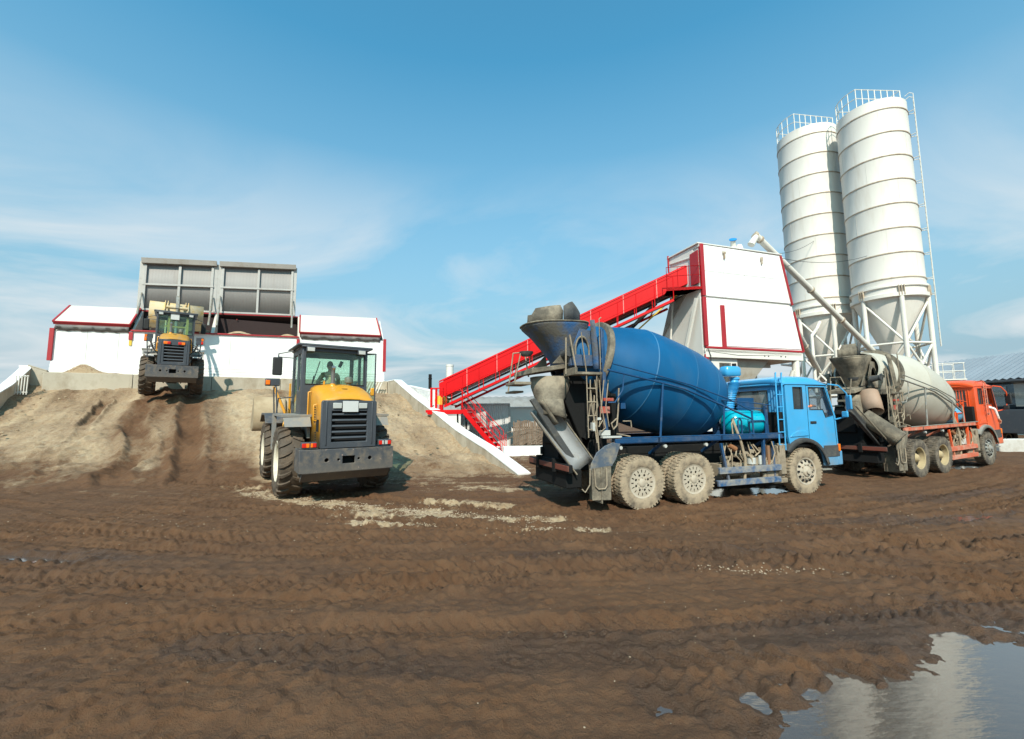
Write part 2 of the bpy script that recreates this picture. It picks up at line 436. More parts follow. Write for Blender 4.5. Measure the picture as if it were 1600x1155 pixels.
_cache = {}
def wheel_set(parent, loc, side, style, mt, mr, dual=False, r=.515, w=.25):
    """side -1: outer face to -y. wheel > tyre, rim"""
    rz = 0 if side < 0 else PI
    wh = empty('wheel', loc, rz, parent)
    def part(key, name, maker, m, lc=(0, 0, 0)):
        k = (key, m.name, r)
        if k not in _cache:
            o = maker().build(name, m, wh, smooth=30); _cache[k] = o
        else:
            o = _cache[k].copy(); COL.objects.link(o); o.parent = wh
        o.location = lc
        return o
    part('tyre', 'tyre', lambda: truck_tyre(r, w), mt)
    part('rim' + style, 'rim', lambda: truck_rim(r, w, style), mr)
    part('well', 'rim_well', lambda: back_disc(r), M['hole'])
    if style == 'front': part('slot', 'rim_slots', lambda: rim_slots(r, w), M['hole'])
    if dual: part('tyre', 'tyre', lambda: truck_tyre(r, w), mt, (0, w * 1.22, 0))
    return wh

def arc(cx, cz, r, a0, a1, n):
    return [(cx + r * math.cos(R(a0 + (a1 - a0) * i / n)), cz + r * math.sin(R(a0 + (a1 - a0) * i / n))) for i in range(n + 1)]

HOPF = {'hopper', 'hopper_rim', 'hopper_flap', 'splash_guard', 'hopper_cradle', 'collector_funnel', 'mouth_guard', 'guard_trim'}
RG = {'side_shield', 'hopper', 'hopper_rim', 'hopper_flap', 'splash_guard', 'hopper_cradle', 'side_platform', 'hopper_bracket', 'mouth_guard', 'guard_trim', 'collector_funnel', 'upper_chute', 'rear_ladder'}
# ------------------------------------------------------------------ concrete mixer lorry
def mixer(loc, rz, pitch, P):
    T = empty('concrete_mixer_truck', loc, 0); T.rotation_euler = (0, pitch, rz)
    def A(mb, name, m, **k):
        par = k.pop('parent', T)
        if name in RG and P.get('rear'):
            if P['n'] == 'o':
                dx, dz = P['rear']; sy = .66 if name in HOPF else 1
                mb.v = [((p[0] + 1.2) * .76 - 1.2 + dx, p[1] * sy, p[2] + dz) for p in mb.v]
            elif name != 'splash_guard':
                mb.v = [(p[0] if p[0] < -1.2 else -1.2 + (p[0] + 1.2) * .68, p[1], p[2]) for p in mb.v]
        return mb.build(name, m, par, **k)
    W = 1.05; HW = .125; XF = 4.38; X2 = P.get('x2', 1.24); r = .515
    REAR = []
    # wheels
    for x in (0, X2):
        for s in (-1, 1):
            wheel_set(T, (x, s * (W - HW), r), s, P['rear_rim'], P['tyre'], P['rim'], dual=True)
    for s in (-1, 1):
        wheel_set(T, (XF, s * (W - HW), r), s, 'front', P['tyre'], P['rimf'])
    # chassis
    b = MB()
    for s in (-1, 1):
        b.box((1.85, s * .40, .86), (6.9, .09, .26)); b.box((1.3, s * .40, 1.08), (5.6, .10, .16))
    for x in (-1.45, -.7, .6, 1.9, 3.0, 4.9): b.box((x, 0, .86), (.10, .74, .2))
    A(b, 'chassis', M['black'], bevel=.01)
    b = MB()
    for x in (0, X2):
        b.cyl((x, -.75, r), (x, .75, r), .085); b.lathe([(0, -.2), (.17, -.12), (.22, 0), (.17, .12), (0, .2)], 20, Matrix.Translation((x, 0, r)) @ Matrix.Rotation(PI / 2, 4, 'X'))
    b.cyl((XF, -.8, r - .04), (XF, .8, r - .04), .06)
    b.tube([(.1, 0, r + .05), (1.2, 0, r + .08), (3.4, 0, .8)], .045, 8)
    for s in (-1, 1):
        b.ext([(-.55, s * .5 - .04, .68), (.62, s * .5 - .04, .84), (1.8, s * .5 - .04, .68), (1.8, s * .5 - .04, .60), (.62, s * .5 - .04, .70), (-.55, s * .5 - .04, .60)], (0, .08, 0))
    A(b, 'axles', M['black'], smooth=30)
    # dark tanks and clutter under the frame (far side and middle)
    b = MB()
    b.box((2.85, .55, .72), (1.3, .5, .5)); b.cyl((2.25, -.2, .62), (2.25, .3, .62), .16)
    b.box((-1.32, 0, .62), (.34, 1.5, .34)); b.box((-1.50, 0, .83), (.10, 1.95, .16)); b.box((-1.2, .0, 1.15), (.5, .9, .45))
    b.box((-.62, 0, 1.15), (.4, 1.0, .4)); b.box((3.6, 0, .80), (.7, .8, .55))
    b.box((2.2, .35, .9), (.9, .4, .5))
    A(b, 'underframe_box', M['black'], bevel=.02)
    b = MB(); b.box((-1.56, -.05, .845), (.02, 1.9, .10)); A(b, 'rear_bar', paint('faded_red_rear_bar_' + P['n'], (.16, .035, .02), .7, amt=.5, dirt=(.09, .06, .04)), bevel=.005)
    # side sub-frame rails
    for s in (-1, 1):
        b = MB(); y = s * .97
        b.box((1.63, y, 1.31), (4.34, .05, .10)); b.box((1.63, y - s * .05, 1.352), (4.34, .14, .016)); b.box((1.63, y - s * .05, 1.268), (4.34, .14, .016))
        for x in (-.4, .62, 2.0, 3.4):
            b.bar((x, y - s * .03, 1.27), (x, s * .45, 1.0), .06, .05, (1, 0, 0))
        A(b, 'side_rail', P['rail'], bevel=.006)
    b = MB()
    for s in (-1, 1):
        for x in (-.42, .62, 1.65): b.cyl((x, s * .93, 1.19), (x, s * .99, 1.19), .035, n=12)
    A(b, 'marker_lamp', M['lamp_clear'])
    # drum ------------------------------------------------------------
    fx, fz, tilt = P.get('fx', 3.27), P.get('fz', 1.96), R(16.7); ks = P.get('ks', 1.0)
    ax = V((-math.cos(tilt), 0, math.sin(tilt)))
    D0 = V((fx, 0, fz)); DM = frame(D0, D0 + ax, (0, 1, 0))
    prof = [(0, -.02), (.30, -.02), (.44, 0), (.60, .05), (.79, .19), (.90, .38), (.99, .66), (1.04, .98), (1.062, 1.32), (1.066, 1.33), (1.068, 1.35), (1.08, 1.7), (1.085, 1.95), (1.08, 2.2),
            (1.066, 2.34), (1.07, 2.35), (1.064, 2.37), (1.0, 2.66), (.90, 2.98), (.80, 3.28), (.74, 3.50), (.66, 3.78), (.60, 4.02), (.56, 4.02), (.55, 3.7)]
    prof = [(q[0], q[1] * ks) for q in prof]
    b = MB(); b.lathe(prof, 72, DM); drum = A(b, 'drum', P['drum'], smooth=25)
    b = MB(); b.lathe([(.77, 3.30 * ks), (.865, 3.30 * ks), (.872, 3.30 * ks + .02), (.872, 3.30 * ks + .10), (.865, 3.30 * ks + .12), (.76, 3.30 * ks + .12)], 72, DM, closed=False)
    b.build('drum_ring', P['ring'], drum, smooth=25)
    b = MB(); b.lathe([(1.058, 1.31 * ks), (1.068, 1.325 * ks), (1.064, 1.34 * ks)], 72, DM); b.lathe([(.984, .65 * ks), (.997, .66 * ks), (.996, .675 * ks)], 72, DM)
    b.lathe([(1.068, 2.335 * ks), (1.074, 2.35 * ks), (1.066, 2.365 * ks)], 72, DM)
    b.build('weld_seam', P['seam'], drum, smooth=0)
    b = MB(); Mi = DM
    for k in range(2):      # spiral blades seen in the mouth
        pts = []
        for i in range(14):
            t = i / 13; a = k * PI + t * 4.2; z = (3.2 + t * .8) * ks; ro = .57 - .02 * t
            pts.append([Mi @ V((ro * math.cos(a), ro * math.sin(a), z)), Mi @ V((.25 * math.cos(a), .25 * math.sin(a), z + .03))])
        b.grid(pts)
    b.build('mixing_blade', P['hop2'], drum, solid=.01)
    b = MB(); b.cyl((fx, 0, fz), (3.62, 0, 1.84), .2, .24); b.box((3.62, 0, 1.7), (.34, .5, .8)); b.box((3.55, 0, 1.45), (.5, 1.1, .25))
    A(b, 'drum_gearbox', M['black'], bevel=.02)
    # front pedestal and rear pedestal
    b = MB()
    for s in (-1, 1):
        b.bar((3.44, s * .62, 1.35), (3.44, s * .30, 1.95), .08, .06, (1, 0, 0)); b.bar((3.15, s * .75, 1.36), (3.42, s * .45, 1.7), .07, .05, (0, 1, 0))
        b.bar((-.62, s * .80, 1.35), (-.62, s * .74, 3.0 if P['n'] == 'o' else 3.55), .07, .07, (1, 0, 0)); b.box((-.62, s * .74, 2.9), (.1, .1, .1))
    b.bar((-.62, -.77, 2.8), (-.62, .77, 2.8), .06, .08, (0, 0, 1)); b.bar((-.12, -.66, 2.0), (-.12, .66, 2.0), .12, .12, (0, 0, 1))
    A(b, 'pedestal', P['frame'] if P['n'] == 'b' else P['hop2'], bevel=.008)
    b = MB()
    for s in (-1, 1): b.bar((-.30, s * .52, 1.35), (-.34, s * .50, 2.25), .3, .12, (1, 0, 0)); b.box((-.32, s * .52, 2.28), (.28, .16, .16)); b.bar((-.95, s * .5, 1.35), (-.4, s * .5, 2.2), .1, .1, (0, 1, 0))
    A(b, 'rear_stand', M['black'], bevel=.01)
    # curved guard shield panel beside the drum mouth (right)
    b = MB()
    for s in (-1, 1):
        pts = []
        for i in range(9):
            t = i / 8; z = 2.72 + t * 1.0
            pts.append([(-.70, s * (.80 - .10 * t), z), (-.60 + .03 * math.sin(t * PI), s * (.86 - .10 * t), z), (-.50 + .08 * math.sin(t * PI) - .08 * t, s * (.80 - .16 * t), z)])
        b.grid(pts)
    A(b, 'side_shield', P['hop'], solid=.015)
    # hopper ------------------------------------------------------------
    b = MB(); rows = []
    def ell(cx, cy, rx, ry, z, n=28, sq=2.6, dz=0):
        out = []
        for i in range(n + 1):
            a = 2 * PI * i / n; c_, s_ = math.cos(a), math.sin(a)
            x = rx * math.copysign(abs(c_) ** (2 / sq), c_); y = ry * math.copysign(abs(s_) ** (2 / sq), s_)
            out.append((cx + x, cy + y, z + dz * x))
        return out
    rows = [ell(-1.20, 0, .82, .60, 3.70, dz=.03), ell(-1.19, 0, .80, .59, 3.65, dz=.03), ell(-1.12, 0, .66, .52, 3.45), ell(-1.04, 0, .48, .42, 3.15), ell(-.98, 0, .32, .32, 2.86), ell(-.96, 0, .26, .28, 2.62)]
    b.grid(rows); hop = A(b, 'hopper', P['hop'], solid=.018, smooth=50)
    b = MB(); b.tube(ell(-1.20, 0, .83, .61, 3.71, dz=.03)[:-1], .018, 6, closed=True); A(b, 'hopper_rim', P['hop2'], parent=hop)
    b = MB()    # tan back flap (curved plate standing on the rim)
    pts = []
    for i in range(11):
        t = i / 10; x = -1.90 + .62 * t; y = .10 - .42 * math.sin(PI * .55 * t)
        hz = .40 if .12 < t < .92 else .26
        pts.append([(x, y, 3.66), (x + .02, y, 3.70 + hz * .86 + .05 * t)])
    b.grid(pts); A(b, 'hopper_flap', P['hop2'], parent=hop, solid=.02, smooth=50)
    b = MB(); pts = []
    for i in range(8):
        t = i / 7; x = -1.26 + .50 * t; y = -.34 + .25 * t * t
        pts.append([(x, y, 3.70), (x, y - .01, 4.20 - .16 * abs(t - .4) * 2)])
    b.grid(pts)
    
    A(b, 'splash_guard', P['hopd'], parent=hop, solid=.02, smooth=50)
    # cradle below the hopper, side platform
    b = MB()
    b.ext([(-2.05, -.52, 2.74), (-1.15, -.52, 2.86), (-1.15, -.52, 2.78), (-2.05, -.52, 2.64)], (0, 1.04, 0))
    b.ext([(-1.62, -.53, 2.84), (-1.30, -.53, 3.16), (-1.27, -.53, 2.86)], (0, .03, 0))
    b.ext([(-1.62, .50, 2.84), (-1.30, .50, 3.16), (-1.27, .50, 2.86)], (0, .03, 0))
    b.box((-2.26, -.3, 2.44), (.34, .55, .06)); b.box((-2.20, .1, 2.30), (.22, .5, .04))
    A(b, 'hopper_cradle', P['hop2'], bevel=.01)
    b = MB(); b.box((-.95, -.80, 2.62), (.78, .34, .05)); b.box((-1.33, -.72, 2.66), (.05, .5, .14)); A(b, 'side_platform', P['hop2'], bevel=.008)
    b = MB()
    b.tube([(-1.52, -.90, 2.60), (-1.50, -.90, 3.30)], .016); b.tube([(-1.30, -.92, 2.64), (-1.42, -.90, 3.36)], .016)
    b.tube([(-1.05, -.93, 2.65), (-1.16, -.90, 3.42)], .016)
    b.tube([(-2.30, .2, 2.3), (-2.18, .2, 3.12), (-2.0, .0, 3.12), (-2.0, -.2, 2.6)], .016)
    b.tube([(-2.34, -.3, 2.45), (-2.22, -.35, 3.05), (-2.12, -.35, 3.02)], .016)
    b.tube([(-.58, -.92, 2.70), (-.58, -.92, 3.70), (-.50, -.9, 3.74)], .014)
    b.tube([(-1.05, -.95, 1.4), (-1.05, -.93, 2.6)], .016); b.tube([(-.80, -.95, 1.3), (-.72, -.93, 2.6)], .016)
    for i in range(4): b.tube([(-1.05, -.95, 1.55 + i * .26), (-.78, -.95, 1.55 + i * .26)], .012)
    A(b, 'rear_ladder', P['pipe'], smooth=40)
    b = MB(); b.lathe([(.02, 0), (.09, .01), (.13, .06), (.14, .1), (.10, .1)], 14, Matrix.Translation((-2.1, -.35, 2.98)))
    b.cyl((-1.36, -.50, 3.02), (-1.36, -.74, 3.06), .09, .07, n=12); b.cyl((-1.36, -.74, 3.06), (-1.36, -.76, 3.06), .1, n=12)
    A(b, 'hopper_bracket', P['hopd'], smooth=40)
    # arch opening panel at the side of the drum mouth
    b = MB()
    outer = [(-1.30, 2.76), (-.62, 2.76), (-.62, 3.52), (-1.0, 3.55), (-1.22, 3.2)]
    hole = [(-1.16, 2.98), (-.76, 2.98)] + [( -.96 + .20 * math.cos(R(a)), 3.10 + .26 * math.sin(R(a))) for a in range(0, 181, 20)]
    b.plate(outer, [hole], lambda u, v, w: (u, -.62 - w, v), .03)
    b.box((-.96, -.68, 2.90), (.74, .1, .22))
    A(b, 'mouth_guard', P['hop'], bevel=.006)
    b = MB(); b.tube([(-1.18, -.68, 2.98)] + [(-.96 + .22 * math.cos(R(a)), -.68, 3.10 + .28 * math.sin(R(a))) for a in range(180, -1, -15)] + [(-.74, -.68, 2.98)], .022)
    A(b, 'guard_trim', P['hop2'])
    # dark backing between frame and chutes
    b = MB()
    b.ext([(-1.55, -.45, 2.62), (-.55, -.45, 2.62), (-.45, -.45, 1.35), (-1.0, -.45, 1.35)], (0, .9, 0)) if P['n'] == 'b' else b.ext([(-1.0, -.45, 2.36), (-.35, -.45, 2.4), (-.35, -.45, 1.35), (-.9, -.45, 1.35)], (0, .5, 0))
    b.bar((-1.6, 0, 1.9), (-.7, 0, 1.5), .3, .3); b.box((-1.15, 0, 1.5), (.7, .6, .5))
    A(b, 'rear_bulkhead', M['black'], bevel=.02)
    # collector funnel under the hopper
    b = MB()
    rows = [ell(-1.45, -.12, .44, .34, 2.60), ell(-1.50, -.18, .40, .32, 2.40), ell(-1.60, -.32, .26, .26, 2.12), ell(-1.66, -.40, .22, .22, 1.88, dz=.2)]
    b.grid(rows); A(b, 'collector_funnel', P['hop2'], solid=.02, smooth=50)
    # chutes -------------------------------------------------------------
    def trough(p0, p1, up, w0, w1, depth, n=10, rng=(200, 340)):
        """half-pipe from p0 to p1, open towards up"""
        p0 = V(p0); p1 = V(p1); z = (p1 - p0).normalized(); up = V(up); up = (up - z * up.dot(z)).normalized(); sx = up.cross(z)
        rows = []
        for k in range(9):
            t = k / 8; c = p0.lerp(p1, t); w = w0 + (w1 - w0) * t
            row = []
            for i in range(n + 1):
                a = PI + PI * i / n
                row.append(c + sx * (w * math.cos(a)) + up * (depth * math.sin(a) * (w / w0)))
            rows.append(row)
        return rows
    b = MB()
    if P['chute_style'] == 'open':
        rows = trough((-1.88, -.48, 2.02), (-1.10, -.80, .84), (.12, -.98, .25), .27, .25, .20)
        b.grid(rows); ch = A(b, 'discharge_chute', P['chute'], solid=.014, smooth=50)
        b = MB(); b.tube([r_[0] for r_ in rows], .015); b.tube([r_[-1] for r_ in rows], .015)
        b.build('chute_edge', P['hop2'], ch)
        b = MB(); rows = trough((-1.72, -.52, 2.20), (-1.45, -.60, 1.74), (.5, -.8, .2), .24, .20, .22); b.grid(rows)
        rows = [ell(-1.62, -.42, .22, .22, 2.14), ell(-1.56, -.52, .19, .2, 1.80, dz=-.3)]; b.grid(rows)
        A(b, 'upper_chute', P['hop2'], solid=.014, smooth=50)
        b = MB(); b.ext([(-2.12, -.50, 2.12), (-2.02, -.50, 2.16), (-1.20, -.52, .98), (-1.30, -.52, .90)], (.02, -.05, 0)); A(b, 'chute_arm', M['hop_dark'], bevel=.01)
    else:
        b.lathe([(.19, 0), (.20, .02), (.20, .94), (.19, .96)], 22, frame((-1.26, -.40, 1.72), (-1.06, -1.02, 1.14), (0, 0, 1)))
        ch = A(b, 'discharge_chute', P['hop2'], solid=.016, smooth=50)
        b = MB(); fm = frame((-1.055, -1.035, 1.125), (-1.045, -1.06, 1.10)); b.tube([fm @ V((.20 * math.cos(R(a)), .20 * math.sin(R(a)), 0)) for a in range(0, 360, 20)], .016, closed=True); b.build('chute_lip', P['hop2'], ch)
        b = MB(); b.grid(trough((-2.15, -.55, 1.98), (-1.0, -.62, .98), (.3, -.9, .3), .17, .17, .12)); A(b, 'folded_chute', M['hop_dark'], solid=.02)
        b = MB(); b.lathe([(.25, 0), (.24, .30), (.22, .62)], 20, frame((-1.34, -.40, 2.62), (-1.66, -.62, 2.05))); A(b, 'upper_chute', P['hop3'], solid=.02, smooth=50)
        b = MB(); b.tube([(-2.12, -.66, 2.0), (-1.25, -.86, 1.10), (-1.02, -.9, .9)], .02); b.tube([(-1.02, -1.0, .98), (-.9, -1.02, 1.0), (-.88, -1.02, .5), (-1.0, -1.02, .38), (-1.14, -1.0, .5), (-1.12, -1.0, .6)], .02)
        A(b, 'chute_rail', P['hop2'])
        b = MB(); b.grid([[(-1.0, -.95, .98), (-.84, -.95, 1.02)], [(-1.02, -1.0, .86), (-.82, -1.0, .9)], [(-.98, -1.02, .80), (-.86, -1.02, .84)]]); A(b, 'plastic_bag', M['whitesteel'], solid=.01, smooth=60)
    # levers, hoses and red box at the right rear
    b = MB(); b.box((-.70, -.90, 1.92), (.20, .05, .13)); b.box((-.62, -.90, 2.12), (.22, .06, .06)); A(b, 'control_box', paint('rusty_red_box_' + P['n'], (.33, .05, .03), .7, amt=.45, dirt=(.4, .35, .28)), bevel=.006)
    b = MB()
    b.tube([(-1.02, -.93, 2.3), (-1.0, -.95, 1.9), (-.92, -.98, 1.5), (-.90, -.98, 1.05)], .014); b.tube([(-.94, -.93, 2.2), (-.98, -.95, 1.8), (-.93, -.97, 1.3)], .014)
    b.tube([(-.42, -.98, 2.34), (-.46, -.99, 1.9), (-.50, -.99, 1.62), (-.58, -.99, 1.55), (-.62, -.99, 1.66), (-.50, -.99, 1.75)], .016)
    b.tube([(-.88, -.96, 1.6), (-.80, -.97, 1.72), (-.74, -.97, 1.58), (-.84, -.97, 1.5)], .013)
    b.tube([(-.36, -.99, 1.7), (-.18, -.99, 1.7), (-.17, -.99, 1.58)], .012)
    b.tube([(-.5, -.98, 1.46), (-.2, -.98, 1.40)], .014)
    for i in range(5):
        x = -1.0 + i * .1; b.tube([(x, -.9, 2.5), (x + random.uniform(-.1, .1), -.93, 2.0), (x + random.uniform(-.12, .12), -.9, 1.6)], .011)
    A(b, 'control_levers', P['pipe'])
    b = MB(); b.box((-.60, -.94, 1.40), (.42, .10, .04)); b.box((-.72, -.9, 1.48), (.2, .1, .10)); b.box((-.98, -.92, 1.60), (.06, .1, .16)); b.box((-.85, -.9, 1.75), (.1, .06, .05))
    A(b, 'bracket', M['lamp_clear'] if P['n'] == 'b' else P['hop2'], bevel=.006)
    # drum guard pipes on the right and left
    for s in (-1, 1):
        b = MB(); y = s * 1.115
        b.tube([(-.62, y, 2.80), (.57, y, 2.56), (1.2, y, 2.42), (2.16, y, 2.14), (2.95, y * .9, 1.86)], .014)
        b.tube([(-.74, y, 2.68), (.50, y, 2.45), (1.03, y, 2.34), (2.09, y, 1.97), (2.9, y * .92, 1.70)], .022)
        b.tube([(.52, y, 2.45), (.40, y, 1.38)], .022); b.tube([(2.04, y, 1.98), (2.0, y, 1.38)], .02)
        b.tube([(2.9, y * .92, 1.86), (2.9, y * .93, 1.38)], .02)
        b.tube([(-.38, y, 2.62), (-.42, y, 2.30), (-.60, y, 2.06), (-.72, y * .95, 2.06)], .014)
        b.tube([(-.5, y, 1.385), (3.6, y, 1.385)], .014)
        A(b, 'drum_guard_rail', P['guard'])
    # rear mud flap and curved mudguard (right and left)
    for s in (-1, 1):
        b = MB(); y = s * 1.03
        pts = [(-.62, 1.30), (-.74, 1.28), (-.98, 1.14), (-1.10, .95), (-1.12, .86)]
        b.ext([(-.46, y, 1.27), (-.62, y, 1.30), (-.80, y, 1.24), (-.98, y, 1.12), (-1.10, y, .92), (-1.12, y, .80), (-.66, y, .86), (-.56, y, 1.0)], (0, -s * .03, 0))
        f = A(b, 'mudguard', P['fender'], bevel=.006)
        b = MB(); b.box((-.90, s * .82, .52), (.02, .46, .66)); b.ext([(-1.10, y, .84), (-.68, y, .88), (-.70, y, .24), (-1.10, y, .26)], (0, -s * .02, 0))
        b.build('mud_flap', P['hop2'], f, bevel=.004)
        b = MB(); b.tube([(-1.06, y + s * .03, .84), (-1.04, y + s * .03, .52), (-.98, y + s * .03, .46), (-.84, y + s * .03, .46), (-.80, y + s * .03, .52), (-.80, y + s * .03, .84)], .014)
        b.tube([(-1.14, y + s * .02, .84), (-1.16, y + s * .03, .55), (-1.26, y + s * .03, .42), (-1.32, y + s * .02, .48)], .012)
        b.build('step_loop', P['pipe'], f)
    # side steps between the axles
    for s in (-1, 1):
        b = MB()
        b.box((2.80, s * 1.0, .63), (1.74, .05, .12)); b.box((2.76, s * 1.0, .375), (1.76, .05, .11))
        b.box((2.80, s * .98, .69), (1.74, .09, .012)); b.box((2.76, s * .98, .43), (1.76, .09, .012))
        A(b, 'side_step', P['step'], bevel=.006)
        b = MB()
        b.bar((2.05, s * .96, 1.2), (2.22, s * .96, .36), .05, .05); b.bar((3.25, s * .96, 1.26), (3.22, s * .96, .66), .06, .05)
        b.bar((3.55, s * .93, 1.2), (3.55, s * .93, .36), .05, .05)
        A(b, 'step_hanger', P['frame'], bevel=.005)
    # machinery behind the steps (right side)
    b = MB()
    b.box((2.60, -.70, .62), (1.0, .30, .26)); b.cyl((2.95, -.86, .56), (2.95, -.86, .90), .085, n=12); b.cyl((3.12, -.84, .60), (3.12, -.84, .86), .05, n=10)
    b.box((2.86, -.72, .90), (.34, .3, .08)); b.box((3.5, -.84, .58), (.34, .2, .42)); b.box((2.3, -.8, .66), (.14, .12, .22))
    b.cyl((3.28, -.9, .42), (3.28, -.9, .52), .05, n=10); b.box((3.66, -.9, .34), (.4, .2, .10)); b.box((3.74, -.86, .75), (.18, .2, .7))
    for i in range(16): b.box((random.uniform(2.1, 3.6), random.uniform(-.95, -.8), random.uniform(.46, 1.1)), (random.uniform(.04, .12), .06, random.uniform(.04, .12)), rot=(0, random.uniform(-.6, .6), 0))
    A(b, 'pump_block', M['tan_part'], bevel=.008)
    b = MB(); b.cyl((2.95, -.88, .72), (2.95, -.88, .86), .095, n=12); b.box((3.2, -.90, .80), (.10, .05, .2)); A(b, 'filter', M['lamp_clear'], bevel=.01)
    b = MB(); b.cyl((2.32, -.9, 1.15), (2.5, -.9, 1.06), .05, .06, n=10); b.box((3.40, -.93, .86), (.07, .05, .5)); A(b, 'rusty_pipe', paint('rusty_brown_' + P['n'], (.26, .11, .045), .85, amt=.5, dirt=(.2, .14, .09)))
    b = MB()
    b.tube([(2.44, -.92, 1.72), (2.50, -.97, 1.45), (2.60, -.97, 1.20), (2.70, -.96, .85), (2.66, -.95, .40)], .030)
    b.tube([(2.46, -.95, 1.74), (2.36, -.98, 1.60), (2.38, -.98, 1.34)], .014)
    b.tube([(2.5, -.93, 1.05), (2.45, -.95, .93), (2.58, -.95, .82), (2.58, -.93, .66)], .015); b.tube([(2.82, -.93, .96), (2.90, -.95, .84), (2.92, -.94, .66)], .018)
    b.tube([(3.0, -.9, 1.15), (3.12, -.96, .98), (3.0, -.95, .90)], .018); b.tube([(3.5, -.95, 1.2), (3.56, -.97, .95), (3.48, -.96, .76), (3.40, -.94, .7)], .013)
    for i in range(8):
        x = random.uniform(2.2, 3.5); b.tube([(x, -.88, 1.2), (x + random.uniform(-.15, .15), -.92, .95), (x + random.uniform(-.2, .2), -.9, .7)], .011)
    A(b, 'water_hose', M['hose'])
    # water tank
    b = MB(); tz = 1.62; ty = -.56
    b.lathe([(0, -.06), (.12, -.05), (.22, 0), (.27, .08), (.28, .16), (.28, .84), (.27, .9), (.20, .96), (0, .98)], 32, frame((2.66, ty, tz), (3.7, ty, tz)))
    tank = A(b, 'water_tank', P['tank'], smooth=40)
    b = MB(); b.lathe([(.285, .20), (.292, .215), (.285, .23)], 32, frame((2.66, ty, tz), (3.7, ty, tz))); b.cyl((2.78, ty - .1, 1.36), (2.78, ty - .1, 1.30), .025); b.build('tank_band', P['tank'], tank)
    if P['n'] == 'o':
        b = MB(); rows = []
        for k in range(7):
            t = k / 6; row = []
            for i in range(13):
                a = R(-30 + 200 * i / 12); rr = .292 + .02 * math.sin(i * 2.3 + k * 1.7)
                row.append((2.62 + t * .42 + .05 * math.sin(i * 1.3), ty - rr * math.cos(a), tz + rr * math.sin(a)))
            rows.append(row)
        b.grid(rows); b.build('plastic_sheet', M['tarp'], tank, solid=.006, smooth=60)
    b = MB()
    b.tube([(2.98, ty - .30, 1.34), (2.98, ty - .31, 1.62), (3.02, ty - .31, 1.66), (3.42, ty - .30, 1.66), (3.46, ty - .30, 1.62), (3.46, ty - .30, 1.34)], .016)
    b.tube([(3.5, ty - .28, 1.34), (3.5, ty - .28, 1.92), (3.2, ty - .1, 1.96), (2.9, ty - .05, 1.95)], .016)
    b.bar((3.56, ty - .24, 1.3), (3.56, ty - .24, 2.0), .07, .05, (1, 0, 0))
    b.tube([(2.55, -.97, 1.38), (2.55, -.97, 1.66), (2.60, -.97, 1.72), (2.65, -.97, 1.66), (2.65, -.97, 1.38)], .018)
    b.tube([(2.4, -.97, 1.30), (3.95, -.97, 1.28)], .016)
    b.tube([(2.16, -.95, 2.12), (3.1, -.95, 2.05), (3.62, -.90, 2.0)], .013)
    A(b, 'tank_bracket', P['frame'])
    b = MB(); b.box((3.46, -.36, 2.02), (.50, .04, .34)); b.box((3.05, -.3, 1.45), (1.1, .04, .3)); A(b, 'tank_shield', P['frame'], bevel=.006)
    # cab ------------------------------------------------------------
    cw = .99; x0, zr = 3.98, 2.58
    def side(s):
        y = s * cw
        outer = [(x0, 1.30), (x0, 2.50), (5.30, 2.50), (5.56, 1.74), (5.58, 1.00), (5.52, .60), (5.10, .60), (5.06, .84)] + arc(XF + .06, .56, .68, 22, 128, 12)
        outer = [(u, v) for u, v in outer]
        q = [(4.22, 1.92), (4.22, 2.42), (4.50, 2.42), (4.50, 1.92)]
        d = [(4.72, 1.90), (4.72, 2.42), (5.24, 2.42), (5.46, 1.76), (5.22, 1.72), (5.14, 1.90)]
        b = MB(); b.plate(outer, [q, d], lambda u, v, w: (u, y - s * w, v), .05)
        o = A(b, 'cab_side', P['cab'], bevel=.008, smooth=30)
        b = MB(); b.ext([(p[0], y - s * .022, p[1]) for p in q], (0, -s * .006, 0)); b.build('quarter_window', M['glass_dark'], o, smooth=0)
        if not (P['n'] == 'o' and s < 0):
            b = MB(); b.ext([(p[0], y - s * .022, p[1]) for p in d], (0, -s * .006, 0)); b.build('door_window', M['glass_cab'], o, smooth=0)
        b = MB()
        for poly in (q, d):
            b.tube([(p[0], y + s * .003, p[1]) for p in poly], .012, 6, closed=True)
        b.tube([(4.80, y + s*.004, 1.90), (4.80, y+s*.004, 2.42)], .009) if s > 0 else None
        b.build('window_seal', M['black_rubber'], o)
        b = MB()     # door shut line and pressings
        b.tube([(4.64, y + s * .001, 1.02), (4.64, y + s * .001, 2.46), (5.28, y + s * .001, 2.46), (5.50, y + s * .001, 1.72), (5.53, y + s * .001, 1.02), (5.0, y + s * .001, 1.0), (4.64, y + s * .001, 1.15)], .006, 5)
        b.build('door_gap', M['black'], o)
        b = MB(); b.box((4.81, y + s * .012, 1.60), (.15, .02, .035)); b.box((4.80, y + s * .006, 1.60), (.19, .012, .06)); b.build('door_handle', M['black_rubber'], o, bevel=.005)
        b = MB(); b.plate([(5.08, .80), (5.08, 1.06), (5.60, 1.06), (5.58, .80)], [], lambda u, v, w: (u, y + s * (.002 + w), v), .015); b.build('step_panel', M['hop_dark'], o, bevel=.005)
        b = MB(); b.box((5.575, y, 1.0), (.06, .07, .17)); b.build('indicator_lamp', M['lamp_orange'], o, bevel=.01)
        b = MB()
        rows = []
        for a in range(10, 150, 10):
            ca, sa = math.cos(R(a)), math.sin(R(a)); cx, cz = XF + .06, .50
            rows.append([(cx + .66 * ca, y + s * .06, cz + .66 * sa), (cx + .74 * ca, y + s * .05, cz + .74 * sa), (cx + .76 * ca, y - s * .02, cz + .76 * sa), (cx + .72 * ca, y - s * .45, cz + .72 * sa)])
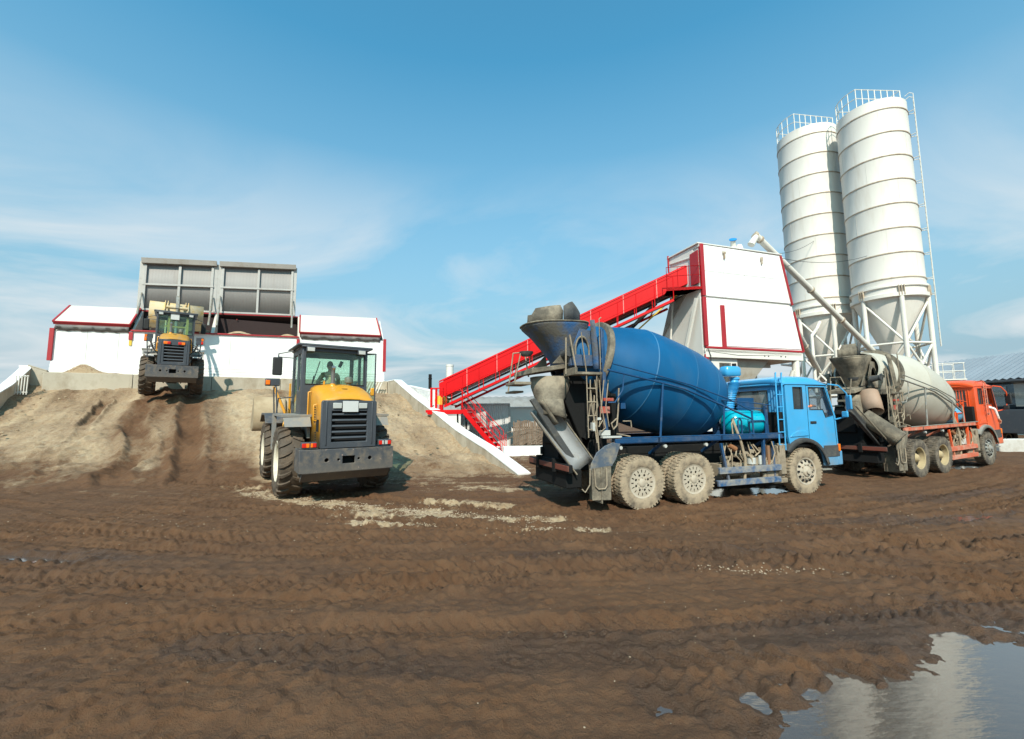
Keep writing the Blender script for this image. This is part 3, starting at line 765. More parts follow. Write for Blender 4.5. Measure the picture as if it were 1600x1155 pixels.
        b.grid(rows); b.build('wheel_arch', P['arch'], o, solid=.02, smooth=50)
        b = MB(); b.ext([(4.26, y, 1.42), (4.52, y, 1.42), (4.62, y, 1.30), (4.02, y, 1.28), (4.10, y, 1.36)], (0, s * .02, 0)); b.build('side_pressing', P['cab'], o, bevel=.01)
        return o
    rside = side(-1); side(1)
    b = MB()    # back wall with window
    wy0, wy1 = -.52, .52
    b.plate([(-cw + .04, 1.25), (cw - .04, 1.25), (cw - .04, 2.50), (-cw + .04, 2.50)], [[(wy0, 1.75), (wy1, 1.75), (wy1, 2.36), (wy0, 2.36)]] if P['n'] == 'b' else [[(-.78, 1.78), (-.02, 1.78), (-.02, 2.36), (-.78, 2.36)], [(.06, 1.78), (.8, 1.78), (.8, 2.36), (.06, 2.36)]], lambda u, v, w: (x0 + w, u, v), .04)
    back = A(b, 'cab_back', P['cab'], bevel=.006)
    b = MB()
    if P['n'] == 'b': b.box((x0 + .02, 0, 2.05), (.006, 1.04, .61))
    else: b.box((x0 + .02, -.4, 2.07), (.006, .76, .58)); b.box((x0 + .02, .43, 2.07), (.006, .74, .58))
    b.build('rear_window', M['glass_dusty'], back)
    b = MB()
    for y0_, y1_ in (((wy0, wy1),) if P['n'] == 'b' else ((-.78, -.02), (.06, .8))):
        b.tube([(x0 - .004, y0_, 1.76), (x0 - .004, y1_, 1.76), (x0 - .004, y1_, 2.36), (x0 - .004, y0_, 2.36)], .018, 6, closed=True)
    b.build('window_seal', M['black_rubber'], back)
    b = MB()
    for k in range(5): b.box((x0 - .01, -.85 + k * .0 + .07 * k, 1.9), (.012, .02, 1.0))
    b.box((x0 - .012, 0, 1.60), (.02, 1.6, .03)); b.build('back_ribs', P['cab'], back, bevel=.004)
    # roof: crowned shell
    b = MB(); rows = []
    for i, (x, dz) in enumerate([(x0 - .06, -.10), (x0 - .03, .0), (x0 + .1, .05), (x0 + .5, .08), (x0 + .9, .08), (5.10, .055), (5.28, .0), (5.34, -.08)]):
        row = []
        for j in range(13):
            v = -1 + 2 * j / 12; e = 1 - abs(v) ** 6
            row.append((x, v * (cw + .015), zr + .04 + dz * 1.0 - .12 * (1 - e) if abs(v) < 1 else zr - .10))
        rows.append(row)
    b.grid(rows); b.grid([[rows[0][j], (x0 - .04, rows[0][j][1], 2.46)] for j in range(13)]); b.grid([[rows[-1][j], (5.33, rows[-1][j][1], 2.45)] for j in range(13)])
    A(b, 'cab_roof', P['cab'], solid=.02, smooth=40)
    b = MB(); b.tube([(x0 - .04, -cw - .005, 2.49), (5.30, -cw - .005, 2.49)], .012); b.tube([(x0 - .04, cw + .005, 2.49), (5.30, cw + .005, 2.49)], .012); b.tube([(x0 - .045, -cw, 2.49), (x0 - .045, cw, 2.49)], .012); A(b, 'roof_gutter', P['cab'])
    # front
    b = MB()
    b.plate([(-cw + .05, .0), (cw - .05, .0), (cw - .05, 1.0), (-cw + .05, 1.0)], [[(-cw + .13, .10), (cw - .13, .10), (cw - .13, .92), (-cw + .13, .92)]], lambda u, v, w: (5.56 - .27 * v - w, u, 1.66 + .82 * v), .04)
    b.box((5.555, 0, 1.26), (.05, 1.9, .82)); fr = A(b, 'cab_front', P['cab'], bevel=.01)
    b = MB(); b.ext([(5.53 - .27 * .1, -cw + .13, 1.742), (5.53 - .27 * .1, cw - .13, 1.742), (5.53 - .27 * .92, cw - .13, 2.414), (5.53 - .27 * .92, -cw + .13, 2.414)], (.006, 0, .002)); b.build('windscreen', M['glass_cab'], fr)
    b = MB(); b.box((5.60, 0, .76), (.18, 2.0, .34)); b.build('bumper', P['bumper'], fr, bevel=.03)
    b = MB(); b.box((5.59, 0, 1.25), (.03, 1.2, .28)); b.build('grille', M['black'], fr, bevel=.01)
    for s in (-1, 1):
        b = MB(); b.box((5.69, s * .76, .80), (.03, .26, .14)); b.build('headlight', M['lamp_clear'], fr, bevel=.02)
    b = MB()
    b.tube([(5.36, -cw - .01, 2.50), (5.50, -cw - .16, 2.46), (5.66, -cw - .22, 2.28), (5.74, -cw - .22, 2.0), (5.66, -cw - .15, 1.72), (5.54, -cw, 1.66)], .018)
    b.tube([(5.36, cw + .01, 2.50), (5.50, cw + .16, 2.46), (5.66, cw + .22, 2.28), (5.74, cw + .22, 2.0), (5.66, cw + .15, 1.72), (5.54, cw, 1.66)], .018)
    b.build('mirror_arm', P['cab'], fr)
    for s in (-1, 1):
        b = MB(); b.box((5.70, s * (cw + .24), 2.06), (.05, .17, .34), rot=(0, 0, s * .35)); b.box((5.60, s * (cw + .20), 1.78), (.05, .14, .14)); b.build('mirror', M['black_rubber'] if P['n'] == 'o' else P['cab'], fr, bevel=.02)
    # floor, seats, wheel, dash
    b = MB(); b.box((4.75, 0, 1.08), (1.5, 1.86, .08)); b.box((5.35, 0, 1.45), (.3, 1.8, .5)); b.box((4.14, 0, 1.50), (.22, 1.8, .75))
    for s in (-1, 1): b.box((4.55, s * .5, 1.36), (.5, .5, .2)); b.box((4.36, s * .5, 1.75), (.14, .46, .66), rot=(0, -.15, 0))
    A(b, 'cab_interior', M['cabin_in'], bevel=.03)
    b = MB(); Mw = frame((5.12, -.5, 1.72), (5.02, -.5, 1.86)); b.tube([Mw @ V((.22 * math.cos(2 * PI * i / 20), .22 * math.sin(2 * PI * i / 20), 0)) for i in range(20)], .014, closed=True); b.tube([(5.12, -.5, 1.72), (5.28, -.5, 1.5)], .02); A(b, 'steering_wheel', M['black_rubber'])
    # ladder behind the cab
    if P['n'] == 'b':
        b = MB(); pl_ = [(3.68, -1.0), (3.86, -1.0)]
        for (x, y) in pl_: b.tube([(x, y, 1.0), (x + .02, y, 2.66), (x + .06, y + .02, 2.74), (x + .12, y + .08, 2.74), (x + .16, y + .12, 2.62)], .016)
        for i in range(6): b.tube([(3.68, -1.0, 1.12 + i * .28), (3.88, -1.0, 1.12 + i * .28)], .013)
    else:
        b = MB()
        for (x, y) in ((4.52, -1.05), (4.68, -1.05)): b.tube([(x, y, 1.55), (x, y, 2.58), (x, y + .05, 2.66), (x, y + .2, 2.64)], .014)
        for i in range(7): b.tube([(4.52, -1.05, 1.62 + i * .15), (4.68, -1.05, 1.62 + i * .15)], .01)
    A(b, 'cab_ladder', P['ladder'])
    # under-cab dark box and front mud
    b = MB(); b.box((4.7, 0, .95), (1.5, 1.2, .5)); b.box((3.86, -.72, 1.55), (.14, .5, .6)); b.box((3.84, 0, 1.3), (.2, 1.4, .5)); A(b, 'engine', M['black'], bevel=.02)
    b = MB()
    b.grid([[(3.78, -1.02, 1.14), (3.78, -.5, 1.14)], [(3.70, -1.02, 1.05), (3.70, -.5, 1.05)], [(3.64, -1.02, .80), (3.64, -.5, .80)], [(3.66, -1.02, .42), (3.66, -.5, .42)]]); b.box((3.74, -1.0, .8), (.14, .02, .62)); A(b, 'front_mud_flap', M['tan_part'], solid=.02)
    b = MB(); b.box((5.05, -1.0, .52), (.3, .12, .03)); A(b, 'cab_step', M['grey_part'], bevel=.005)
    if P['n'] == 'b':      # ribbed air intake stack
        b = MB(); pts = []
        px, py = 3.36, -.18
        p = [(px - .30, py, 1.5), (px - .26, py, 1.9), (px - .13, py, 2.30), (px - .02, py, 2.54), (px, py, 2.66)]
        b.tube(p, [.125, .125, .12, .105, .095], 12)
        for i in range(26):
            t = i / 25; k = t * 3.2; j = min(3, int(k)); q = V(p[j]).lerp(V(p[j + 1]), k - j); b.lathe([(.115, -.014), (.145, 0), (.115, .014)], 12, Matrix.Translation(q))
        st = A(b, 'air_intake', P['cab'], smooth=40)
        b = MB(); b.lathe([(.09, 0), (.12, .02), (.12, .06), (.09, .08)], 16, Matrix.Translation((px, py, 2.62)))
        rows = [ell(px - .12, py, .22, .13, 2.72, sq=4), ell(px - .12, py, .24, .15, 2.75, sq=4), ell(px - .12, py, .24, .15, 2.90, sq=4), ell(px - .12, py, .20, .12, 2.95, sq=4), ell(px - .12, py, .01, .01, 2.96)]
        b.grid(rows); b.grid([ell(px - .12, py, .22, .13, 2.72, sq=4), ell(px - .12, py, .01, .01, 2.72)]); b.build('intake_cap', P['cab'], st, smooth=45)
        b = MB(); b.cyl((px + .02, py, 2.9), (px + .02, py, 3.03), .05); b.build('intake_knob', M['black'], st)
    return T

def seated(name, loc, rz, scale, shirt, arms, lean=0.0, head_turn=0.0):
    """seated figure, origin at the seat, facing +x. arms: (right elbow, right hand, left elbow, left hand)"""
    root = empty(name, loc, rz); root.scale = (scale,) * 3
    me = bpy.data.meshes.new('body'); re, rh, le, lh = arms
    vs = [(0, 0, .08), (.02, 0, .28), (.03 + lean * .5, 0, .46), (.04 + lean, 0, .56), (.05 + lean, 0, .64),
          (.03 + lean * .9, -.19, .53), re, rh, (.03 + lean * .9, .19, .53), le, lh,
          (.06, -.10, .07), (.46, -.13, .10), (.52, -.14, -.34), (.06, .10, .07), (.46, .13, .10), (.52, .14, -.34), (.66, -.14, -.38), (.66, .14, -.38)]
    es = [(0, 1), (1, 2), (2, 3), (3, 4), (3, 5), (5, 6), (6, 7), (3, 8), (8, 9), (9, 10), (0, 11), (11, 12), (12, 13), (0, 14), (14, 15), (15, 16), (13, 17), (16, 18)]
    rad = [.15, .14, .16, .10, .055, .068, .047, .034, .068, .047, .034, .09, .07, .05, .09, .07, .05, .04, .04]
    me.from_pydata(vs, es, [])
    def skin(meh, nm, rads, m, par, lv=2, keep=None):
        o = bpy.data.objects.new(nm, meh); COL.objects.link(o); o.parent = par
        md = o.modifiers.new('skin', 'SKIN'); md.use_smooth_shade = True
        for i, v in enumerate(meh.skin_vertices[0].data if meh.skin_vertices else []): pass
        return o
    o = bpy.data.objects.new('body', me); COL.objects.link(o); o.parent = root
    md = o.modifiers.new('skin', 'SKIN'); md.use_smooth_shade = True
    if not me.skin_vertices:
        bm = bmesh.new(); bm.from_mesh(me); bm.verts.layers.skin.verify(); bm.to_mesh(me); bm.free()
    for i, sv in enumerate(me.skin_vertices[0].data):
        k = rad[i]; sv.radius = (k, k * (.78 if i < 3 else 1)); sv.use_root = (i == 0)
    sb = o.modifiers.new('sub', 'SUBSURF'); sb.levels = 2; sb.render_levels = 2
    me.materials.append(shirt)
    # head
    b = MB(); rows = []
    hx, hz = .08 + lean, .79
    for i in range(13):
        th = PI * i / 12; row = []
        for j in range(21):
            ph = 2 * PI * j / 20; c_ = math.cos(ph)
            rx = .098 if c_ > 0 else .100; x = rx * math.sin(th) * c_; y = .076 * math.sin(th) * math.sin(ph); z = .122 * math.cos(th)
            if c_ > .9 and 6 <= i <= 8: x += .020
            if i > 8: x *= .9; y *= .82
            row.append((hx + x, y, hz + z))
        rows.append(row)
    b.grid(rows)
    for s in (-1, 1): b.box((hx - .005, s * .078, hz - .01), (.03, .016, .055))
    b.cyl((.05 + lean, 0, .60), (hx - .01, 0, .74), .055, .05)
    b.build('head', M['skin'], root, smooth=60)
    b = MB(); rows = []
    for i in range(8):
        th = PI * i / 12; row = []
        for j in range(21):
            ph = 2 * PI * j / 20; lim = 1 if math.cos(ph) < .35 else .62
            t2 = min(th, PI * 7 / 12 * lim); row.append((hx - .006 + .104 * math.sin(t2) * math.cos(ph), .083 * math.sin(t2) * math.sin(ph), hz + .006 + .126 * math.cos(t2)))
        rows.append(row)
    b.grid(rows); b.build('hair', M['hair'], root, smooth=60)
    # hands: palm, four fingers, thumb
    for hand, el, sd in ((rh, re, -1), (lh, le, 1)):
        d = (V(hand) - V(el)).normalized(); Mh = frame(hand, V(hand) + d, (0, 0, 1)); b = MB()
        b.box((0, 0, .045), (.080, .030, .09), M=Mh)
        for q, (off, ln) in enumerate(((-.030, .062), (-.010, .074), (.011, .070), (.030, .052))):
            b.tube([Mh @ V((off, 0, .085)), Mh @ V((off, -.010, .085 + ln * .5)), Mh @ V((off, -.034, .085 + ln * .85)), Mh @ V((off, -.05, .085 + ln * .8))], [.0095, .009, .0085, .006], 7)
        b.tube([Mh @ V((sd * .038, 0, .02)), Mh @ V((sd * .062, -.014, .05)), Mh @ V((sd * .056, -.034, .08))], [.012, .0105, .008], 7)
        b.tube([V(el) * .35 + V(hand) * .65, V(hand), V(hand) + d * .02], [.037, .031, .028], 9)
        b.build('hand', M['skin'], root, smooth=60, bevel=.006)
    return root
# ------------------------------------------------------------------ wheel loader
def loader_tyre(r=.81, w=.50):
    mb = MB(); Mx = Matrix.Rotation(PI / 2, 4, 'X'); h = w / 2
    prof = [(r * .53, -h * .72), (r * .58, -h * .90), (r * .72, -h * 1.04), (r * .86, -h * 1.02), (r * .925, -h * .90), (r * .945, -h * .5), (r * .952, 0),
            (r * .945, h * .5), (r * .925, h * .90), (r * .86, h * 1.02), (r * .72, h * 1.04), (r * .58, h * .90), (r * .53, h * .72)]
    mb.lathe(prof, 60, Mx)
    n = 21
    for i in range(n):
        for sd in (-1, 1):
            a = 2 * PI * (i + (.5 if sd > 0 else 0)) / n
            def pt(lat, ang, rr): return V((rr * math.sin(ang), lat, rr * math.cos(ang)))
            segs = [(0.02, 0, r * .985, .055), (.09, .055, r * .992, .06), (.18, .105, r * .985, .066), (.245, .125, r * .955, .07), (.262, .13, r * .90, .07), (.262, .13, r * .84, .05)]
            rows = []
            for (lt, da, rr, hw) in segs:
                aa = a + da; l = sd * lt
                wd = hw / r
                rows.append([pt(l, aa - wd * .72, rr * .93), pt(l, aa - wd * .5, rr), pt(l, aa + wd * .5, rr), pt(l, aa + wd * .72, rr * .93)])
            mb.grid(rows)
            mb.add([p for p in rows[0]], [(0, 1, 2, 3)]); mb.add([p for p in rows[-1]], [(3, 2, 1, 0)])
    return mb

def loader_rim(r=.81, w=.5):
    mb = MB(); Mx = Matrix.Rotation(PI / 2, 4, 'X'); h = w / 2; q = r * .56
    mb.lathe([(q * .98, h * .74), (q * 1.03, h * .93), (q * 1.0, h * .96), (q * .90, h * .82), (q * .86, h * .3), (q * .55, h * .12), (q * .52, h * .3), (q * .36, h * .34), (q * .33, h * .7), (q * .18, h * .76), (0, h * .76)], 48, Mx)
    for i in range(14):
        a = 2 * PI * i / 14; mb.cyl((q * .68 * math.cos(a), -h * .16, q * .68 * math.sin(a)), (q * .68 * math.cos(a), -h * .34, q * .68 * math.sin(a)), .018, n=6)
    return mb

def loader(loc, rz, pitch, P, wscale=1.0):
    T = empty('wheel_loader', loc); T.rotation_euler = (0, pitch, rz); T.scale = (1, wscale, 1)
    A = lambda mb, name, m, **k: mb.build(name, m, k.pop('parent', T), **k)
    L, WB, r = .98, 3.19, .81
    for x in (0, WB):
        for s in (-1, 1):
            wh = empty('wheel', (x, s * L, r), 0 if s < 0 else PI, T)
            if 'lt' not in _cache:
                _cache['lt'] = loader_tyre().build('tyre', M['tyre_l'], wh, smooth=30); _cache['lr'] = loader_rim().build('rim', M['rim_l'], wh, smooth=35)
            else:
                for k in ('lt', 'lr'):
                    o = _cache[k].copy(); COL.objects.link(o); o.parent = wh
    # frames
    b = MB(); b.box((.1, 0, .95), (2.6, .8, .5)); b.cyl((0, -.8, r), (0, .8, r), .17); b.cyl((WB, -.8, r), (WB, .8, r), .17)
    b.box((1.55, 0, .9), (.5, .4, .7)); b.box((.9, 0, 1.35), (1.6, 1.3, .5)); b.box((-.6, 0, .72), (1.2, .5, .35))
    b.lathe([(0, -.28), (.25, -.15), (.3, 0), (.25, .15), (0, .28)], 20, Matrix.Translation((0, 0, r)) @ Matrix.Rotation(PI / 2, 4, 'X'))
    A(b, 'rear_frame', M['black'], bevel=.02)
    b = MB()
    for s in (-1, 1): b.ext([(1.75, s * .42, .65), (3.7, s * .42, .6), (3.7, s * .42, 1.1), (2.9, s * .42, 1.75), (2.4, s * .42, 2.0), (2.1, s * .42, 1.95), (1.75, s * .42, 1.2)], (0, -s * .06, 0))
    b.box((2.6, 0, .9), (1.6, .8, .4)); A(b, 'front_frame', M['yellow'], bevel=.015)
    # counterweight bumper
    b = MB(); hw = .975
    def prism(prof, y0, y1): b.ext([(x, y0, z) for x, z in prof], (0, y1 - y0, 0))
    outer = [(-hw, .70), (hw, .70), (hw, 1.18), (-hw, 1.18)]
    hole = [(-.13, .86), (.13, .86), (.13, 1.02), (-.13, 1.02)]
    circ = lambda cy, cz, rr: [(cy + rr * math.cos(2 * PI * i / 14), cz + rr * math.sin(2 * PI * i / 14)) for i in range(14)]
    b.plate(outer, [hole, circ(-.45, .95, .042), circ(.45, .95, .042), circ(-.21, .95, .026), circ(.21, .95, .026)], lambda u, v, w: (-1.60 + w, u, v), .06)
    prism([(-1.60, .70), (-1.36, .50), (-1.30, .50), (-1.50, .72)], -hw + .06, hw - .06)
    b.box((-1.25, -hw + .03, .94), (.58, .06, .48)); b.box((-1.25, hw - .03, .94), (.58, .06, .48)); b.box((-1.26, 0, 1.165), (.66, 1.94, .03))
    b.box((-1.0, 0, .8), (.1, 1.8, .5)); b.box((-1.45, 0, .68), (.2, 1.7, .05))
    A(b, 'rear_bumper', M['slate'], bevel=.01)
    b = MB(); b.box((-1.42, 0, .94), (.02, 1.6, .36)); A(b, 'bumper_recess', M['hole'])
    # hood
    b = MB(); rows = []
    for (x, zt, wd) in ((-1.50, 2.20, .56), (-1.42, 2.27, .565), (-1.2, 2.38, .57), (-.8, 2.50, .575), (-.4, 2.56, .58), (-.02, 2.58, .58)):
        row = [(x, -wd, 1.20)]
        row += [(x, -wd, zt - .16), (x, -wd + .03, zt - .07), (x, -wd + .12, zt - .01), (x, -.2, zt + .03), (x, 0, zt + .035), (x, .2, zt + .03), (x, wd - .12, zt - .01), (x, wd - .03, zt - .07), (x, wd, zt - .16)]
        row += [(x, wd, 1.20)]; rows.append(row)
    b.grid(rows); hood = A(b, 'hood', M['yellow'] if P['n'] == 'near' else M['yellow_old'], solid=.02, smooth=45)
    b = MB()
    for s in (-1, 1):
        for i in range(7):
            for j in range(2): b.box((-.92 + j * .10, s * .588, 2.06 - i * .055), (.065, .008, .022))
        for i in range(6): b.box((-1.30 + i * .045, s * .585, 1.66), (.018, .008, .26))
        for i in range(5): b.box((-1.0, s * .586, 1.50 - i * .05), (.16, .008, .022))
    b.build('louvre', M['hole'], hood)
    b = MB()
    for s in (-1, 1):
        b.tube([(-.40, s * .60, 2.42), (-.40, s * .66, 2.40), (-.40, s * .66, 1.68), (-.40, s * .60, 1.66)], .018)
        b.tube([(-1.12, s * .60, 2.12), (-1.12, s * .66, 2.10), (-1.12, s * .66, 1.78), (-1.12, s * .60, 1.76)], .018)
        b.tube([(-.3, s * .3, 2.6), (-.3, s * .3, 2.68), (-.2, s * .3, 2.68), (-.2, s * .3, 2.6)], .012)
    b.build('hood_handle', M['yellow'], hood)
    b = MB(); b.lathe([(0, .005), (.07, .005), (.07, -.01)], 16, Matrix.Translation((-1.0, 0, 2.478))); b.build('filler_cap', M['hole'], hood)
    # grille frame
    b = MB()
    outer = [(-.58, 1.19), (.58, 1.19), (.58, 2.17), (.555, 2.21), (-.555, 2.21), (-.58, 2.17)]
    hole = [(-.37, 1.32), (.37, 1.32), (.37, 1.98), (-.37, 1.98)]
    b.plate(outer, [hole], lambda u, v, w: (-1.57 + w, u, v), .10)
    for i in range(5): b.box((-1.53, 0, 1.405 + i * .125), (.05, .75, .050), rot=(0, R(28), 0))
    b.box((-1.555, -.48, 1.72), (.06, .03, .94)); b.box((-1.555, .48, 1.72), (.06, .03, .94))
    gr = A(b, 'grille', M['slate_clean'], bevel=.012)
    b = MB(); b.box((-1.44, 0, 1.65), (.02, .9, .8)); b.build('grille_recess', M['hole'], gr)
    if P['n'] == 'near':
        for s in (-1, 1):
            b = MB(); b.box((-1.585, s * .27, 2.095), (.03, .18, .12)); b.build('headlight', M['lamp_clear'], gr, bevel=.01)
        b = MB(); b.box((-1.60, 0, 2.08), (.012, .33, .235)); b.build('number_plate', M['plate'], gr, bevel=.002)
        for s in (-1, 1):
            b = MB(); b.box((-1.50, s * .79, 1.27), (.12, .30, .13)); lb = A(b, 'lamp_housing', M['slate_clean'], bevel=.01)
            b = MB(); b.box((-1.565, s * (.79 + .10), 1.27), (.02, .08, .085)); b.box((-1.565, s * (.79 - .10), 1.27), (.02, .07, .085)); b.build('lamp_lens', M['lamp_red'], lb, bevel=.005)
            b = MB(); b.box((-1.566, s * (.79 + .03), 1.27), (.02, .06, .085)); b.box((-1.566, s * (.79 - .045), 1.27), (.02, .04, .085)); b.build('lamp_lens', M['lamp_orange'] if s > 0 else M['lamp_clear'], lb, bevel=.005)
    else:
        for s in (-1, 1):
            b = MB(); b.box((-1.59, s * .27, 2.07), (.03, .26, .11)); b.build('lamp_lens', M['lamp_orange'], gr, bevel=.01)
            b = MB(); b.box((-1.60, s * .20, 2.07), (.03, .12, .10)); b.build('lamp_lens', M['lamp_red'], gr, bevel=.01)
            b = MB(); b.box((-.9, s * .98, 2.22), (.06, .3, .16)); b.tube([(-.9, s * .9, 2.15), (-.8, s * .8, 1.9), (-.6, s * .62, 1.7)], .02); A(b, 'side_lamp', M['slate_clean'], bevel=.01)
            b = MB(); b.box((-.94, s * 1.08, 2.22), (.02, .09, .12)); A(b, 'lamp_lens', M['lamp_orange'] if s > 0 else M['lamp_red'], bevel=.01)
            b = MB(); b.tube([(-.7, s * .64, 1.95), (-.7, s * .98, 1.95), (-.7, s * 1.0, 1.5)], .018); b.tube([(-.2, s * .7, 2.1), (-.7, s * 1.0, 1.95)], .018); A(b, 'hand_rail', M['slate_clean'])
            b = MB(); b.box((-.25, s * .92, 1.72), (.8, .38, .03)); A(b, 'fuel_step', M['slate_clean'])
    # fenders / platforms
    for s in (-1, 1):
        b = MB()
        b.box((.35, s * .90, 1.86), (1.75, .62, .05)); b.box((1.10, s * 1.18, 1.42), (.34, .07, .86)); b.ext([(-.50, s * .62, 1.86), (-.50, s * 1.18, 1.84), (-.70, s * 1.16, 1.62), (-.70, s * .62, 1.62)], (.02, 0, .02))
        b.box((1.14, s * .9, 1.2), (.3, .5, .06)); b.box((1.14, s * .98, .85), (.3, .34, .05)); b.box((.3, s * .64, 1.6), (1.6, .06, .5))
        A(b, 'step_platform', M['step_grey'], bevel=.012)
    b = MB()
    for s in (-1, 1):
        b.ext([(2.36, s * .68, 1.60), (2.75, s * .68, 1.86), (3.65, s * .68, 1.86), (4.02, s * .68, 1.62), (3.98, s * .68, 1.58), (3.62, s * .68, 1.80), (2.78, s * .68, 1.80), (2.40, s * .68, 1.55)], (0, s * .58, 0))
    A(b, 'front_fender', M['slate'], bevel=.01)
    for s in (-1, 1):
        b = MB(); b.bar((2.38, s * .75, 1.80), (2.52, s * 1.08, 2.62), .07, .07); b.bar((2.38, s * .80, 1.85), (2.0, s * .86, 1.2), .05, .05); b.bar((2.1, s * .72, 1.5), (2.1, s * .72, 2.7), .05, .05); A(b, 'lamp_post', M['yellow'] if P['n'] == 'near' else M['slate'], bevel=.008)
        b = MB(); b.box((2.55, s * 1.12, 2.74), (.16, .36, .21)); lp = A(b, 'front_lamp', M['slate_clean'], bevel=.02)
        b = MB(); b.box((2.46, s * 1.24, 2.73), (.02, .11, .13)); b.build('lamp_lens', M['lamp_orange'], lp, bevel=.008)
    b = MB()
    for s in (-1, 1):
        b.tube([(1.0, s * .80, 2.30), (1.9, s * 1.02, 2.28), (1.9, s * 1.06, 1.86)], .018); b.tube([(1.35, s * 1.1, 1.88), (1.35, s * 1.14, 2.52), (1.42, s * 1.14, 2.58), (1.85, s * 1.14, 2.58), (1.92, s * 1.14, 2.5), (1.92, s * 1.1, 1.7)], .018)
    A(b, 'guard_rail', M['slate_clean'])
    # cab ------------------------------------------------------------------
    cx0, cx1, cw, z0, z1 = -.06, 1.42, .77, 1.62, 3.50
    b = MB()
    b.plate([(-cw, z0), (cw, z0), (cw, z1), (-cw, z1)], [[(-cw + .09, 2.62), (cw - .09, 2.62), (cw - .09, 3.40), (-cw + .09, 3.40)]], lambda u, v, w: (cx0 + w, u, v), .06)
    b.plate([(-cw, z0), (cw, z0), (cw, z1), (-cw, z1)], [[(-cw + .08, 1.95), (cw - .08, 1.95), (cw - .08, 3.38), (-cw + .08, 3.38)]], lambda u, v, w: (cx1 - w, u, v), .06)
    for s in (-1, 1):
        b.plate([(cx0 + .061, z0), (cx1 - .061, z0), (cx1 - .061, z1), (cx0 + .061, z1)], [[(.12, 2.45), (.52, 2.45), (.52, 3.36), (.12, 3.36)], [(.62, 1.85), (1.28, 1.85), (1.28, 3.36), (.62, 3.36)]], lambda u, v, w: (u, s * (cw - w), v), .06)
    cab = A(b, 'cab', M['slate_clean'], bevel=.015)
    b = MB(); b.box((.72, 0, 3.555), (1.72, 1.76, .06)); b.box((.66, 0, 3.51), (1.6, 1.6, .05)); b.build('cab_roof', M['slate_clean'], cab, bevel=.02)
    b = MB()
    b.box((cx0 + .03, 0, 3.01), (.008, 1.38, .80)); b.box((cx1 - .03, 0, 2.66), (.008, 1.40, 1.45))
    for s in (-1, 1): b.box((.32, s * (cw - .03), 2.90), (.42, .008, .93)); b.box((.95, s * (cw - .03), 2.6), (.68, .008, 1.53))
    b.build('window', M['glass_green'], cab)
    b = MB(); b.tube([(cx0 - .005, -cw + .08, 2.61), (cx0 - .005, cw - .08, 2.61), (cx0 - .005, cw - .08, 3.41), (cx0 - .005, -cw + .08, 3.41)], .014, 6, closed=True)
    b.tube([(cx1 - .08, .45, 2.0), (cx1 - .08, .25, 2.9)], .014); b.tube([(cx1 - .1, .36, 2.4), (cx1 - .12, .12, 3.3)], .012); b.build('window_seal', M['black_rubber'], cab)
    b = MB(); b.box((.55, 0, 2.12), (.5, .5, .14)); b.box((.33, 0, 2.40), (.12, .46, .50)); b.box((1.25, 0, 2.1), (.2, .5, .5)); b.tube([(1.15, 0, 2.3), (1.0, 0, 2.62)], .03)
    b.box((.7, 0, 1.66), (1.4, 1.4, .06)); b.box((.6, -.5, 2.25), (.6, .12, .5)); b.box((1.2, .58, 2.6), (.08, .1, .25)); b.tube([(1.05, -.4, 3.3), (1.1, -.34, 3.14)], .05); b.build('driver_seat', M['cabin_in'], cab, bevel=.03)
    b = MB(); Mw = frame((1.0, 0, 2.62), (.93, 0, 2.74)); b.tube([Mw @ V((.2 * math.cos(2 * PI * i / 20), .2 * math.sin(2 * PI * i / 20), 0)) for i in range(20)], .016, closed=True); b.tube([Mw @ V((.2, 0, 0)), Mw @ V((-.2, 0, 0))], .014); b.build('steering_wheel', M['black_rubber'], cab)
    for s in (-1, 1):
        b = MB(); b.box((cx0 - .06, s * .60, 3.44), (.10, .20, .13)); wl = b.build('work_lamp', M['slate_clean'], cab, bevel=.02)
        b = MB(); b.box((cx0 - .115, s * .60, 3.44), (.01, .16, .09)); b.build  # lens below
        b.build('lamp_lens', M['lamp_clear'], cab, bevel=.005)
    # mirror left, open door frame right
    for s in ((1,) if P['n'] == 'near' else (1, -1)):
        b = MB(); b.tube([(.9, s * .78, 3.50), (.98, s * 1.16, 3.40), (.98, s * 1.17, 3.30)], .016); b.tube([(.9, s * .78, 3.3), (.98, s * 1.16, 3.32)], .012); b.build('mirror_arm', M['slate_clean'], cab)
        b = MB(); b.box((.98, s * 1.18, 3.08), (.07, .22, .46)); b.build('mirror', M['black_rubber'], cab, bevel=.03)
    if P['n'] == 'near':
        b = MB(); b.tube([(.10, -.80, 1.9), (-.06, -.98, 1.9), (-.06, -.98, 3.44), (.10, -.80, 3.44)], .025); b.build('door_frame', M['slate_clean'], cab)
        b = MB(); b.ext([(.09, -.80, 1.95), (-.05, -.965, 1.95), (-.05, -.965, 3.42), (.09, -.80, 3.42)], (.006, .006, 0)); b.build('door_glass', M['glass_green'], cab)
        b = MB(); b.box((-.03, -.93, 2.45), (.06, .1, .2)); b.build('extinguisher', M['yellow'], cab, bevel=.02)
    else:
        b = MB(); b.box((cx0 - .03, .05, 3.36), (.012, .34, .26)); b.build('number_plate', M['plate'], cab, bevel=.002)
        b = MB(); b.box((.02, .28, 3.0), (.02, .10, .8)); b.box((.02, -.46, 3.0), (.02, .10, .8)); b.box((.1, 0, 2.95), (.02, .9, .05)); b.build('cab_bars', paint('pale_yellow_bars', (.55, .42, .12), .6), cab)
    # exhaust and pre-cleaner
    b = MB(); b.tube([(-.62, .18, 2.50), (-.62, .18, 2.86), (-.64, .18, 2.96), (-.68, .18, 3.0)], .045, 12); ex = A(b, 'exhaust_pipe', M['chrome'])
